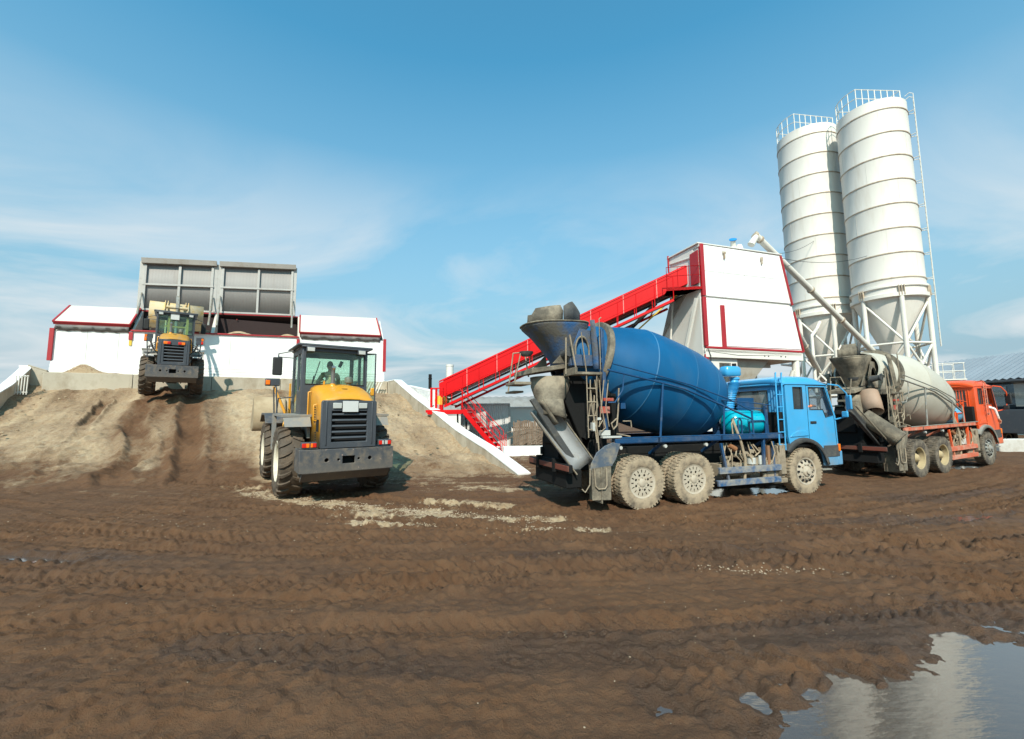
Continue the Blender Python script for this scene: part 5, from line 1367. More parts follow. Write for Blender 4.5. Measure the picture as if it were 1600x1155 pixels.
        for u in (a + .12, c - .12):
            b = MB(); b.cyl((u, .75, zz(u, 0) - .8), (u, y - .08, zz(u, .32)), .035); b.cyl((u, .6, zz(u, 0) - .95), (u, 1.2, zz(u, .1)), .055); b.build('lid_ram', M['grey_part'], sheet)
    # dividers between the open bins
    for u, w in ((2.62, .10), (5.93, .16), (10.2, .12)):
        b = MB(); b.ext([(u, .02, pz(u) - .4), (u, .02, pz(u) + .03), (u, 1.5, rz(u) - .04), (u, 1.5, 5.6)], (w, 0, 0)); A(b, 'divider', M['lidin'], bevel=.008)
    b = MB()
    b.bar((2.6, -.03, pz(2.6) + .02), (10.25, -.03, pz(10.25) + .02), .12, .07)
    b.box((-.27, -.04, 5.36), (.16, .10, 1.55)); b.box((15.22, -.04, 5.70), (.18, .10, 2.1))
    b.box((2.62, -.04, 5.98), (.16, .05, .40)); b.box((10.22, -.04, 6.22), (.16, .05, .34)); b.box((7, 1.48, 7.55), (.05, .05, .05))
    b.bar((2.5, 1.46, rz(2.5) - .06), (10.2, 1.46, rz(10.2) - .06), .06, .06); b.bar((-.2, .02, pz(0)), (-.2, .05, 6.2), .1, .05, (1, 0, 0))
    A(b, 'red_trim', M['redtrim'], bevel=.008)
    b = MB(); b.box((2.62, -.03, 5.62), (.11, .02, .26)); A(b, 'yellow_tag', M['yellow_cable'])
    # sand lying in the two open bins
    for (a, c, lab) in ((2.8, 5.85, 'brown sand heaped in the left of the two open bins, behind the far loader'), (6.15, 10.15, 'pale sand mounds in the right of the two open bins under the raised lid')):
        nx, ny = 40, 16; u, v = np.meshgrid(np.linspace(a, c, nx), np.linspace(.1, 1.55, ny)); k = (u - a) / (c - a)
        bumps = np.exp(-((k - .27) / .22) ** 2) * .48 + np.exp(-((k - .88) / .16) ** 2) * .42 if a > 6 else np.exp(-((k - .8) / .3) ** 2) * .45 + .1
        z = pz(u) - .16 + bumps * np.exp(-((v - .55) / .6) ** 2) + (fbm(u, v, 3, 3, 5) - .5) * .06
        ca, sa = math.cos(ang), math.sin(ang)
        o = mesh_from_grid('sand_pile', O.x + u * ca - v * sa, O.y + u * sa + v * ca, z, dict(sand=np.full_like(u, 1.0 if a > 6 else .52), wet=np.zeros_like(u)), M['earth'])
        tag(o, lab, 'sand pile')
    # sand drift on the ledge
    nx, ny = 40, 14; u, v = np.meshgrid(np.linspace(-.3, 3.2, nx), np.linspace(-.62, -.02, ny)); ca, sa = math.cos(ang), math.sin(ang)
    z = 3.93 + .50 * np.exp(-((u - 1.0) / .55) ** 2) * sstep(-.65, -.2, v) + .12 * np.exp(-((u - 2.2) / .6) ** 2) * sstep(-.65, -.2, v) + (fbm(u, v, 4, 3, 6) - .5) * .03
    tag(mesh_from_grid('sand_pile', O.x + u * ca - v * sa, O.y + u * sa + v * ca, z, dict(sand=np.full_like(u, .62), wet=np.zeros_like(u)), M['earth']), 'small brown sand drift on the concrete ledge at the left end of the white bin', 'sand pile')
    # concrete plinth
    W_ = empty('retaining_wall', O, ang); tag(W_, 'low stained concrete wall running along the foot of the white bin at the ramp crest', 'wall')
    b = MB()
    cuts = [-.2, 3.0, 6.2, 9.4, 12.6, 15.3]
    for i in range(5):
        u0, u1 = cuts[i] + .012, cuts[i + 1] - .012; b.box(((u0 + u1) / 2, -.58, 3.05), (u1 - u0, .34, 1.86))
    b.build('wall', M['concrete'], W_, bevel=.02)
    b = MB(); b.box((7.5, -.24, 3.1), (15.3, .36, 1.6)); b.build('ledge', M['concrete'], W_)

# ------------------------------------------------------------------ silos
def build_silo(C0, r, z0, z1, seams, ladder, label, lean=0):
    T = empty('cement_silo', (C0[0], C0[1], 0)); tag(T, label, 'silo')
    A = lambda mb, name, m, **k: mb.build(name, m, k.pop('parent', T), **k)
    f = V((-C0[0], -C0[1], 0)).normalized(); rt = V((-f.y, f.x, 0)) * 1.0
    if rt.dot(V((1, 0, 0))) < 0: rt = -rt
    def pol(lat_deg, rad, z): a = R(lat_deg); return f * (rad * math.cos(a)) + rt * (rad * math.sin(a)) + V((0, 0, z))
    b = MB(); prof = [(r, z0 - .0)]
    zs = [z1 - .62 - i * (z1 - .62 - z0 - .40) / (seams - 1) for i in range(seams)]
    for z in reversed(zs): prof += [(r, z - .07), (r + .004, z - .05)]; prof += [(r + .004, z + .05), (r, z + .07)]
    prof += [(r, z1), (r - .03, z1 + .015), (.5, z1 + .42), (0, z1 + .50)]
    b.lathe(prof, 96); shell = A(b, 'shell', M['silo'], smooth=25)
    b = MB()
    for z in zs: b.lathe([(r, z - .055), (r + .030, z - .045), (r + .032, z + .01), (r, z + .025)], 96)
    b.build('ring_seam', M['seam'], shell, smooth=30)
    b = MB()     # plate joints between the rings
    for k, z in enumerate(zs[:-1]):
        zn = zs[k + 1]
        for j in range(3): a = R(k * 47 + j * 120); b.box(((r + .002) * math.cos(a), (r + .002) * math.sin(a), (z + zn) / 2), (.012, .016, z - zn - .1), rot=Matrix.Rotation(a, 3, 'Z'))
    b.build('plate_joint', paint('faint_joint', (.60, .56, .50), .6, amt=.2), shell, smooth=0)
    b = MB(); b.lathe([(r * .995, z0 + .05), (r + .10, z0 + .02), (r + .11, z0 - .10), (r + .02, z0 - .14), (r + .02, z0 - .42), (r + .12, z0 - .46), (r + .12, z0 - .66), (r - .06, z0 - .70), (r - .08, z0 - .5)], 96); A(b, 'ring_beam', M['silo'], smooth=30)
    b = MB(); b.lathe([(r - .02, z0 - .4), (r - .06, z0 - .72), (.34, z0 - 3.85), (.26, z0 - 4.0), (.26, z0 - 4.3), (0, z0 - 4.3)], 72); A(b, 'cone', M['silo'], smooth=30)
    b = MB(); b.cyl((0, 0, z0 - 4.3), (0, 0, z0 - 4.7), .2); b.box((0, 0, z0 - 4.5), (.6, .3, .15)); A(b, 'valve', M['grey_part'])
    angs = [-41 + 60 * i for i in range(6)]; zl = z0 - .66; zh = z0 - 3.2
    for a in angs:
        b = MB(); b.cyl(pol(a, r, 0), pol(a, r, zl), .115, n=16)
        leg = A(b, 'leg', M['whitesteel'])
        b = MB(); Mr = Matrix.Rotation(math.atan2(pol(a, 1, 0).y, pol(a, 1, 0).x), 3, 'Z')
        for k in (-1, 0, 1): b.box(pol(a, r + .10, z0 - .33) + rt * 0 + Mr @ V((0, k * .12, 0)), (.10, .035, .56), rot=Mr)
        b.box(pol(a, r, .02), (.5, .5, .05)); b.build('leg_bracket', M['seam'], leg, bevel=.004)
    b = MB()
    for i in range(6):
        a, c = angs[i], angs[(i + 1) % 6]
        b.cyl(pol(a, r, zh), pol(c, r, zh), .065, n=12)
        if i % 2 == 0: b.cyl(pol(a, r, zl - .2), pol(c, r, zh), .06, n=12)
        else: b.cyl(pol(c, r, zl - .2), pol(a, r, zh), .06, n=12)
        b.cyl(pol(a, r, zh), pol(c, r, zh - 2.4), .06, n=12); b.cyl(pol(c, r, zh), pol(a, r, zh - 2.4), .06, n=12); b.cyl(pol(a, r, zh - 2.5), pol(c, r, zh - 2.5), .06, n=12)
    A(b, 'brace', M['whitesteel'])
    # roof railing
    pts = [pol(-95 + i * 7.5, r - .05, 0) for i in range(11)]
    p1 = pts[-1]; p2 = f * (-.25 * r) + rt * (.86 * r); p3 = f * (-.93 * r) + rt * (-.05 * r)
    path = list(pts) + [p1.lerp(p2, i / 7) for i in range(1, 8)] + [p2.lerp(p3, i / 4) for i in range(1, 5)] + [p3.lerp(pts[0], i / 5) for i in range(1, 5)]
    b = MB()
    for h in (.55, 1.12): b.tube([p + V((0, 0, z1 + .04 + h)) for p in path], .022, 6, closed=True)
    for i, p in enumerate(path):
        if i < 11 and i % 2: continue
        b.tube([p + V((0, 0, z1)), p + V((0, 0, z1 + 1.16))], .026, 6)
    A(b, 'roof_railing', M['whitesteel'])
    b = MB(); b.lathe([(.30, z1 + .3), (.30, z1 + .62), (.34, z1 + .64), (.20, z1 + .80), (0, z1 + .84)], 20); b.box((.8, 0, z1 + .42), (.3, .3, .3)); A(b, 'roof_vent', M['whitesteel'], bevel=.01)
    if ladder:
        b = MB(); a = 88
        l0 = pol(a - 5, r + .30, 0); l1 = pol(a + 8, r + .30, 0); zt = z1 + .35
        b.tube([l0 + V((0, 0, z0 - 3.4)), l0 + V((0, 0, zt)), l0 - rt * .15 + V((0, 0, zt + .12)), l0 - rt * .35 + V((0, 0, zt))], .02, 6); b.tube([l1 + V((0, 0, z0 - 3.4)), l1 + V((0, 0, zt)), l1 - rt * .15 + V((0, 0, zt + .12)), l1 - rt * .35 + V((0, 0, zt))], .02, 6)
        z = z0 - 3.3
        while z < zt: b.tube([l0 + V((0, 0, z)), l1 + V((0, 0, z))], .011, 5); z += .30
        for z in zs + [z0 - .5]:
            b.tube([pol(a - 3, r, z), l0 + V((0, 0, z))], .02, 6); b.tube([pol(a + 5, r, z), l1 + V((0, 0, z))], .02, 6)
            hp = [l0 + V((0, 0, z)), l0 + rt * .45 + V((0, 0, z)), l1 + rt * .45 + V((0, 0, z)), l1 + V((0, 0, z))]
        A(b, 'ladder', M['whitesteel'])
    return T
# ------------------------------------------------------------------ mixing tower
def build_tower():
    T = empty('mixing_tower', (7.9, 18.0, 0), R(18.4)); tag(T, 'white clad concrete mixing tower with red corner strips, standing between conveyor and silos', 'mixing tower')
    A = lambda mb, name, m, **k: mb.build(name, m, k.pop('parent', T), **k)
    D = 1.95
    b = MB(); b.ext([(.34, 0, 9.06), (4.78, 0, 9.02), (5.25, 0, 6.80), (.36, 0, 6.80)], (0, .06, 0)); up = A(b, 'upper_cladding', M['white'], bevel=.008)
    b = MB(); b.ext([(.36, .0, 6.72), (5.30, .0, 6.66), (5.70, .0, 4.62), (.36, .0, 4.60)], (0, .06, 0)); low = A(b, 'lower_cladding', M['white'], bevel=.008)
    b = MB(); b.ext([(1.30, -.03, 6.48), (5.30, -.03, 6.42), (5.66, -.03, 4.68), (1.32, -.03, 4.66)], (0, .026, 0)); b.build('access_panel', M['white'], low, bevel=.006)
    b = MB(); b.ext([(.2, .064, 9.04), (4.78, .064, 9.0), (5.72, .064, 4.55), (.2, .064, 4.5)], (0, D - .1, 0)); A(b, 'core', M['white_side'], bevel=.01)
    b = MB()
    for u in (1.45, 2.6, 3.75): b.box((u, -.004, 7.92), (.012, .006, 2.2))
    b.box((2.5, -.004, 7.9), (4.2, .006, .012)); b.build('panel_joint', M['gateframe'], up, smooth=0)
    b = MB(); b.box((2.5, 1.0, 9.10), (4.8, 2.05, .06)); b.box((.22, 1.0, 9.0), (.10, 2.05, .12)); A(b, 'roof', M['white_side'], bevel=.01)
    b = MB(); b.ext([(.195, .34, 8.55), (.195, D, 8.75), (.195, D, 9.05), (.195, .34, 9.02)], (-.03, 0, 0)); b.bar((.17, .4, 8.62), (.17, D, 8.80), .05, .05); A(b, 'side_cladding', M['white_side'], bevel=.006)
    b = MB()
    b.box((.27, -.03, 7.92), (.17, .12, 2.28)); b.box((.27, -.03, 5.68), (.17, .10, 2.1)); b.box((1.22, -.04, 5.52), (.20, .06, 1.82))
    b.bar((4.80, -.03, 9.02), (5.30, -.03, 6.72), .07, .08, (0, 1, 0)); b.bar((5.36, -.03, 6.40), (5.78, -.03, 4.56), .07, .08, (0, 1, 0)); b.box((2.98, -.03, 4.57), (5.5, .08, .09))
    b.box((.12, 1.93, 8.8), (.06, .06, .8)); b.box((.25, -.02, 3.9), (.18, .05, .75)); A(b, 'red_trim', M['redtrim'], bevel=.006)
    b = MB(); b.ext([(.15, .02, 7.35), (.15, .50, 7.35), (.15, .50, 8.75), (.15, .02, 8.80)], (-.04, 0, 0)); A(b, 'entry_panel', M['redtrim'])
    b = MB(); b.box((1.50, -.05, 8.80), (.16, .04, .10)); b.box((1.50, -.05, 8.66), (.07, .04, .26)); b.box((3.62, -.05, 8.74), (.12, .04, .16)); b.box((3.62, -.05, 8.6), (.06, .04, .2)); A(b, 'hinge', M['seam'], bevel=.004)
    # left lower body, inclined hopper casing
    b = MB(); b.ext([(.185, .09, 7.25), (.185, 1.84, 7.28), (.185, 2.7, 5.4), (.185, 3.0, 4.1), (.185, .09, 4.1)], (1.2, 0, 0)); A(b, 'hopper_casing', M['white_side'], bevel=.01)
    b = MB(); b.ext([(.14, .75, 7.2), (.14, 1.86, 7.2), (.14, 2.72, 5.3), (.14, 2.3, 5.75)], (.04, 0, 0)); A(b, 'casing_shade', paint('grey_shade_plate', (.34, .31, .27), .8, amt=.4, dirt=(.24, .19, .14)))  # grey sheet on the casing, painted as the slanting shade below the platform
    b = MB(); b.bar((.02, .12, 6.7), (-.12, .9, 4.2), .14, .10, (1, 0, 0)); b.bar((.0, 1.6, 6.9), (-.05, 2.0, 4.0), .06, .06, (1, 0, 0)); A(b, 'strut', M['whitesteel'])
    # floor slab, hopper below, posts
    b = MB(); b.box((2.95, 1.35, 4.32), (5.5, 2.8, .34)); b.box((2.9, -.02, 4.44), (5.45, .06, .14)); A(b, 'floor_slab', M['silo'], bevel=.01)
    b = MB()
    for u in (3.4, 3.62, 4.35, 4.62): b.cyl((u, -.056, 4.30), (u, -.04, 4.30), .035, n=10)
    A(b, 'bolt_hole', M['hole'])
    b = MB(); b.ext([(1.9, .2, 4.14), (3.9, .2, 4.14), (3.1, .5, 3.1), (2.5, .5, 3.1)], (0, 1.9, 0)); b.box((3.6, .6, 3.98), (1.6, .1, .24)); A(b, 'discharge_hopper', paint('grey_beige_hopper', (.42, .38, .32), .8, amt=.4), bevel=.01)
    b = MB()
    for (u, v) in ((3.45, .6), (3.45, 2.4)): b.cyl((u, v, 0), (u, v, 4.0), .09)
    A(b, 'post', M['grey_part'])
    for (u, v) in ((5.38, .1), (5.38, 2.4), (.1, 2.6)):
        b = MB(); b.cyl((u, v, 0), (u, v, 4.15), .15, n=18); A(b, 'leg', M['whitesteel'])
    b = MB(); b.cyl((5.38, .1, 3.95), (7.6, 2.6, 4.35), .08); b.cyl((5.38, .1, 3.4), (7.0, 1.4, 2.6), .07); b.cyl((5.2, .1, 3.7), (4.95, .6, 2.0), .09); A(b, 'brace', M['whitesteel'])
    # control room
    b = MB(); b.plate([(.1, 0), (2.0, 0), (2.0, 4.14), (.1, 4.14)], [[(1.02, 3.08), (1.62, 3.08), (1.62, 3.95), (1.02, 3.95)]], lambda u, v, w: (u, .1 + w, v), .08); b.box((1.05, 1.3, 2.07), (1.9, 2.2, 4.13)); room = A(b, 'control_room', M['white_side'], bevel=.01)
    b = MB(); b.box((1.32, .16, 3.51), (.62, .01, .9)); b.build('window', M['glass_dark'], room)
    b = MB()
    for i in range(9): b.tube([(1.04 + i * .07, .08, 3.08), (1.04 + i * .07, .08, 3.95)], .008, 5)
    for z in (3.1, 3.5, 3.93): b.tube([(1.02, .08, z), (1.62, .08, z)], .01, 5)
    b.build('window_bars', M['grey_part'], room)
    b = MB(); b.tube([(.30, -.05, 4.55), (.42, -.08, 4.2), (.40, -.08, 3.95)], .02); b.tube([(.3, -.04, 4.4), (1.9, -.05, 4.28), (4.5, -.04, 4.34), (5.9, .2, 4.4)], .012); A(b, 'cable', M['black_rubber'])
    # roof outlets
    b = MB(); b.cyl((3.02, .9, 9.12), (3.02, .9, 9.42), .15); b.cyl((3.42, .95, 9.12), (3.42, .95, 9.50), .19); A(b, 'roof_collar', M['black'])
    b = MB(); b.cyl((3.02, .9, 9.42), (3.02, .9, 9.62), .17, .12); b.cyl((3.02, .9, 9.60), (2.92, .8, 9.88), .12, .11); b.cyl((3.42, .95, 9.50), (3.42, .95, 9.75), .20, .13); A(b, 'roof_outlet', M['whitesteel'])
    b = MB(); b.lathe([(0, 0), (.16, 0), (.17, .04), (0, .06)], 18, frame((2.92, .8, 9.88), (2.86, .72, 10.0))); A(b, 'outlet_cap', M['bluecap'])

def build_augers():
    T = empty('screw_conveyor', (11.66, 20.0, 10.0)); tag(T, 'long white screw conveyor tube slanting from the tower roof down to the right silo', 'screw conveyor', 'screw conveyor tubes of the silos')
    O = V((11.66, 20.0, 10.0)); a = V((11.75, 20.05, 10.22)); e = V((21.3, 24.75, 4.62))
    b = MB(); b.cyl(a - O, e - O, .145, n=20); b.build('tube', M['whitesteel'], T)
    b = MB()
    for k in (.02, .38, .62, .90): p = a.lerp(e, k) - O; q = a.lerp(e, k + .008) - O; b.cyl(p, q, .185, n=20)
    b.cyl((11.72, 20.0, 10.3) - O if False else a - O + V((-.12, 0, .10)), a - O, .17, n=16); b.build('flange', M['seam'], T)
    b = MB(); b.cyl(a - O + V((-.05, -.05, -.05)), V((11.4, 19.95, 9.75)) - O, .14, .16, n=16); b.build('inlet_spout', M['whitesteel'], T)
    O2 = V((13.6, 21.0, 6.5)); T2 = empty('screw_conveyor', O2); tag(T2, 'shorter white screw conveyor tube behind the tower edge, leading to the rear silo', 'screw conveyor', 'screw conveyor tubes of the silos')
    a, e = V((13.4, 21.0, 6.9)), V((20.2, 28.2, 3.9)); b = MB(); b.cyl(a - O2, e - O2, .17, n=18); b.build('tube', M['whitesteel'], T2)
    b = MB(); b.cyl(a.lerp(e, .45) - O2, a.lerp(e, .46) - O2, .21); b.build('flange', M['seam'], T2)
    b = MB(); b.tube([(19.9, 27.2, 8.1), (18.9, 26.6, 6.9), (18.5, 26.5, 6.5), (18.5, 26.5, 3.0)], .10, 14); o = b.build('vent_pipe', M['whitesteel']); tag(o, 'bent white pipe hanging below the ring of the left silo', 'pipe')

# ------------------------------------------------------------------ conveyor
def build_cables():
    for i, (p, q, sag, lab) in enumerate([((12.4, 20.0, 9.2), (20.2, 23.9, 10.6), .35, 'thin dark cable strung from the tower roof to the front silo'), ((11.2, 19.6, 9.3), (19.2, 26.6, 12.6), .4, 'thin dark cable strung from the tower roof to the rear silo')]):
        p, q = V(p), V(q); b = MB(); b.tube([p.lerp(q, k / 14) - V((0, 0, sag * 4 * (k / 14) * (1 - k / 14))) for k in range(15)], .012, 5); tag(b.build('cable', M['black_rubber']), lab, 'cable')

# ------------------------------------------------------------------ conveyor
def build_conveyor():
    A0, B0 = V((-3.6, 21.0, 0)), V((7.98, 18.8, 0)); L = (B0 - A0).length; ang = math.atan2(B0.y - A0.y, B0.x - A0.x)
    T = empty('belt_conveyor', A0, ang); tag(T, 'bright red covered belt conveyor climbing from the bins to the white tower', 'conveyor')
    A = lambda mb, name, m, **k: mb.build(name, m, k.pop('parent', T), **k)
    zb = lambda u: 2.58 + (7.60 - 2.58) * u / L
    b = MB(); H = .80
    b.ext([(.1, 0, zb(.1) + .25), (.35, 0, zb(.35)), (L, 0, zb(L)), (L, 0, zb(L) + H + .04), (.05, 0, zb(0) + H)], (0, .9, 0)); cov = A(b, 'belt_cover', M['red'], bevel=.02)
    b = MB(); n = 8
    for i in range(1, n):
        u = L * i / n; b.box((u, .45, zb(u) + H / 2 + .02), (.03, .94, H + .05), rot=(0, 0, 0))
    b.build('cover_joint', paint('pale_joint_strip', (.62, .22, .2), .5), cov)
    b = MB(); rows = []
    for i in range(41):
        u = .05 + (L - .05) * i / 40; z = zb(u) + H + .02; rows.append([(u, -.02, z - .02), (u, .12, z + .09), (u, .45, z + .16), (u, .78, z + .09), (u, .92, z - .02)])
    b.grid(rows); b.build('cover_top', M['red'], cov, solid=.01, smooth=50)
    # belt and lower chords
    zc = lambda u: 2.02 + (7.08 - 2.02) * u / L
    for y in (-.75, .85):
        b = MB(); b.bar((.6, y, zc(.6) - .04), (L - .9, y, zc(L - .9) - .04), .05, .11); A(b, 'chord', M['red'], bevel=.006)
    b = MB(); b.bar((.2, .45, zc(.2) + .40), (L - .2, .45, zc(L - .2) + .40), .5, .02); b.bar((.4, .45, zc(.4) + .20), (L - .3, .45, zc(L - .3) + .14), .5, .02); A(b, 'belt', M['black_rubber'])
    b = MB(); b.bar((.7, -.35, zc(.7) + .0), (L - .9, -.35, zc(L - .9) + .0), .75, .02); A(b, 'walkway', M['grey_part'])
    b = MB(); n = 13
    for i in range(n + 1):
        u = .7 + (L - 1.6) * i / n; b.tube([(u, -.75, zc(u)), (u, -.75, zc(u) + 1.0)], .018, 6); b.tube([(u, .05, zc(u)), (u, .05, zb(u) + .05)], .022, 6)
        if i % 2 == 0: b.bar((u, .05, zc(u)), (u, .85, zc(u)), .04, .04)
    b.tube([(.7 , -.75, zc(.7) + 1.0), (L - .9, -.75, zc(L - .9) + 1.0)], .018, 6); b.tube([(.7, -.75, zc(.7) + .5), (L - .9, -.75, zc(L - .9) + .5)], .012, 6)
    A(b, 'railing', M['red'])
    # support under the upper end, cable tray
    b = MB(); b.bar((L - 1.4, .2, 6.9), (L - 4.6, .6, 3.8), .16, .12); b.bar((L - 1.4, .8, 6.9), (L - 4.6, .9, 3.8), .12, .1); A(b, 'support_strut', M['black'])
    b = MB(); b.bar((L - .5, .12, 7.2), (L - 4.3, .50, 3.9), .05, .06); A(b, 'cable_tray', M['yellow_cable'])
    b = MB(); b.box((L - .45, -.30, 7.10), (1.4, .9, .04)); b.box((L - .45, -.75, 7.12), (1.45, .05, .12))
    b.tube([(L - 1.15, -.75, 7.15), (L - 1.15, -.75, 8.1), (L + .25, -.75, 8.1), (L + .25, -.75, 7.15)], .018); b.tube([(L - 1.15, -.75, 7.7), (L + .25, -.75, 7.7)], .012)
    for k in (-.7, -.25): b.tube([(L + k, -.75, 7.15), (L + k, -.75, 8.1)], .010); A(b, 'upper_platform', M['red'])
    # foot end: frame, drum, platform
    b = MB()
    for (u, y) in ((-.12, -.5), (-.12, .7), (.12, -.5), (.42, -.5)): b.box((u, y, 2.60), (.09, .09, 1.05))
    b.box((.15, -.5, 3.1), (.6, .06, .06)); b.box((.15, -.5, 2.12), (.6, .06, .08)); b.tube([(.5, -.9, 2.15), (.5, -.9, 2.95), (1.5, -.9, 2.95), (1.5, -.9, 2.15)], .02)
    b.box((.8, -.4, 2.02), (2.0, 1.2, .12)); b.box((.85, -1.02, 1.98), (1.9, .06, .2)); A(b, 'tail_frame', M['red'], bevel=.008)
    b = MB(); b.cyl((.22, -.45, 2.55), (.22, .55, 2.55), .2, n=18); b.box((.36, -.5, 2.5), (.14, .1, .34)); A(b, 'tail_drum', M['yellow_cable'])
    b = MB(); b.bar((.5, -.4, 2.0), (.9, -.2, .0), .06, .06); b.bar((1.2, -.6, 2.0), (1.25, -.6, .0), .06, .06); b.bar((1.6, -.6, 2.0), (1.65, -.6, .0), .06, .06); b.bar((1.25, -.6, .5), (3.0, -.6, .25), .04, .04); A(b, 'prop', M['black'])
    # stair
    b = MB(); s0, s1 = V((1.62, 0, 2.06)), V((3.42, 0, .0))
    for y in (-1.15, -.35): b.bar(s0 + V((0, y, 0)), s1 + V((0, y, 0)), .04, .20, (0, 0, 1))
    st = A(b, 'stair_stringer', M['red'], bevel=.005)
    b = MB()
    for i in range(9): p = s0.lerp(s1, (i + .5) / 9); b.box((p.x, -.75, p.z + .02), (.22, .76, .03))
    b.build('step', M['gateframe'], st)
    b = MB()
    for y in (-1.17, -.33):
        for h in (.95, .62, .32): b.tube([(1.5, y, 2.06 + h), (3.30, y, .16 + h + .0), (3.36, y, .12 + h * .0 + (0 if h > .9 else h))] if h > .9 else [(1.5, y, 2.06 + h), (3.34, y, .12 + h)], .018 if h > .9 else .012, 6)
        for k in (0, .33, .66, 1): p = s0.lerp(s1, k); b.tube([(p.x, y, p.z), (p.x, y, p.z + .95)], .016, 6)
    b.build('stair_handrail', M['red'], st)

# ------------------------------------------------------------------ background
def build_background():
    # arched hangar
    O = V((-1.2, 33, 0)); T = empty('hangar', O); tag(T, 'grey arched roof hangar seen beneath the red conveyor', 'hangar')
    b = MB(); rows = []
    n = 64
    for i in range(n + 1):
        x = -4.4 + 9.6 * i / n; rr = 3.0 + (.05 if i % 4 < 2 else 0); rows.append([(x, 3.2 - rr * math.cos(PI * j / 16), .55 + rr * .92 * math.sin(PI * j / 16)) for j in range(17)])
    b.grid(rows); b.build('arched_roof', M['roofgrey'], T, smooth=60)
    b = MB(); b.ext([(-4.35, 3.2 - 3.0 * math.cos(PI * j / 16), .55 + 2.75 * math.sin(PI * j / 16)) for j in range(17)] + [(-4.35, 6.2, 0), (-4.35, .2, 0)], (.05, 0, 0)); b.ext([(5.1, 3.2 - 3.0 * math.cos(PI * j / 16), .55 + 2.75 * math.sin(PI * j / 16)) for j in range(17)] + [(5.1, 6.2, 0), (5.1, .2, 0)], (.05, 0, 0)); b.build('end_wall', M['render'], T)
    b = MB(); b.box((.4, .14, .9), (9.5, .1, 1.8)); b.build('side_wall', M['white_side'], T)
    # grey container
    O = V((-2.6, 22.4, 0)); T = empty('container', O, R(4)); tag(T, 'pale grey corrugated container behind the red stair', 'container')
    b = MB(); rows = []
    for i in range(97):
        x = 2.45 * i / 96; rows.append([(x, .03 if i % 4 < 2 else 0, .1), (x, .03 if i % 4 < 2 else 0, 2.34)])
    b.grid(rows); b.box((1.22, 1.25, 1.2), (2.4, 2.36, 2.2)); b.build('body', paint('pale_grey_container_paint', (.62, .62, .60), .6, amt=.3, dirt=(.28, .24, .2)), T, smooth=0)
    b = MB()
    for x in (0, 2.45): b.box((x, .02, 1.22), (.09, .1, 2.36))
    b.box((1.22, .02, 2.38), (2.5, .1, .09)); b.box((1.22, .02, .09), (2.5, .1, .14)); b.build('frame', M['gateframe'], T, bevel=.01)
    b = MB(); b.box((-.05, -.6, 1.55), (.8, 1.0, .9)); b.box((-.05, -.6, 1.08), (1.2, 1.1, .06)); o = b.build('tank_box', M['gateframe'], loc=(-1.6, 21.9, 0), bevel=.02); tag(o, 'small grey metal box on a shelf beneath the conveyor tail', 'box')
    # white panel wall and timber fence
    b = MB(); b.box((1.6, 0, 1.1), (3.6, .12, 2.2)); b.box((1.6, -.02, 2.22), (3.7, .2, .06)); o = b.build('panel_wall', M['white_side'], loc=(-.05, 23.2, 0), bevel=.01); tag(o, 'white panel wall standing behind the timber fence', 'wall')
    T = empty('timber_fence', (.02, 21.7, 0)); tag(T, 'weathered grey brown timber fence behind the rear of the blue mixer', 'fence')
    b = MB(); x = 0
    rr = random.Random(3)
    while x < 2.6:
        w = rr.uniform(.07, .13); b.box((x + w / 2, rr.uniform(-.02, .02), .78 + rr.uniform(-.06, .08)), (w - .012, .03, 1.45), rot=(0, rr.uniform(-.02, .02), 0)); x += w
    b.build('plank', M['wood'], T, bevel=.004)
    b = MB(); b.box((1.3, .05, .35), (2.7, .05, .08)); b.box((1.3, .05, 1.2), (2.7, .05, .08)); b.box((1.3, -.04, .08), (2.7, .06, .05)); b.build('rail', M['black'], T)
    o = MB().box((1.5, 0, .18), (3.8, .5, .46)).build('concrete_kerb', M['whitecap'], loc=(-.6, 20.0, 0), bevel=.03); tag(o, 'low pale concrete block lying in front of the timber fence', 'concrete block')
    T = MB()
    rr = random.Random(9)
    for i in range(16):
        p = [(0, 0, rr.uniform(.5, 1.1))]
        dx, dz = rr.uniform(-.5, -.2), rr.uniform(-.10, .16)
        for k in range(1, 9): p.append((dx * k * .55, rr.uniform(-.04, .04) - k * .01, p[0][2] + dz * k * .6 - .012 * k * k + rr.uniform(-.02, .02)))
        T.tube(p, .016, 5)
    o = T.build('branch_bundle', M['wood'], loc=(1.75, 20.9, 0)); tag(o, 'tangle of thin dark branches leaning before the timber fence', 'branches')
    # chimneys
    T = MB(); T.lathe([(.36, 0), (.34, 6.3), (.36, 6.32), (.36, 6.5), (.28, 6.5), (.28, 6.2)], 24); o = T.build('chimney', M['white_side'], loc=(-5.75, 40, 0)); tag(o, 'short pale round chimney showing above the conveyor tail', 'chimney')
    T = MB(); T.lathe([(.17, 0), (.17, 6.1), (.13, 6.1), (.13, 5.9)], 16); T.lathe([(.2, 5.6), (.2, 5.68)], 16); o = T.build('stove_pipe', M['black'], loc=(-8.5, 45, 0)); tag(o, 'thin black stove pipe left of the pale chimney', 'pipe')
    # white wall block beside the conveyor tail
    b = MB(); b.ext([(-7.4, 26.9, 3.55), (-4.4, 22.2, 2.55), (-4.0, 21.6, 2.95), (-4.0, 21.6, 0), (-7.4, 26.9, 0)], (.5, .35, 0)); b.ext([(-4.0, 21.6, 3.05), (-4.0, 21.6, 0), (-7.2, 29.5, 0), (-7.2, 29.5, 3.9)], (.3, .1, 0)); o = b.build('screen_wall', M['whitecap'], bevel=.02); tag(o, 'bright white side wall between ramp edge and conveyor tail', 'wall')
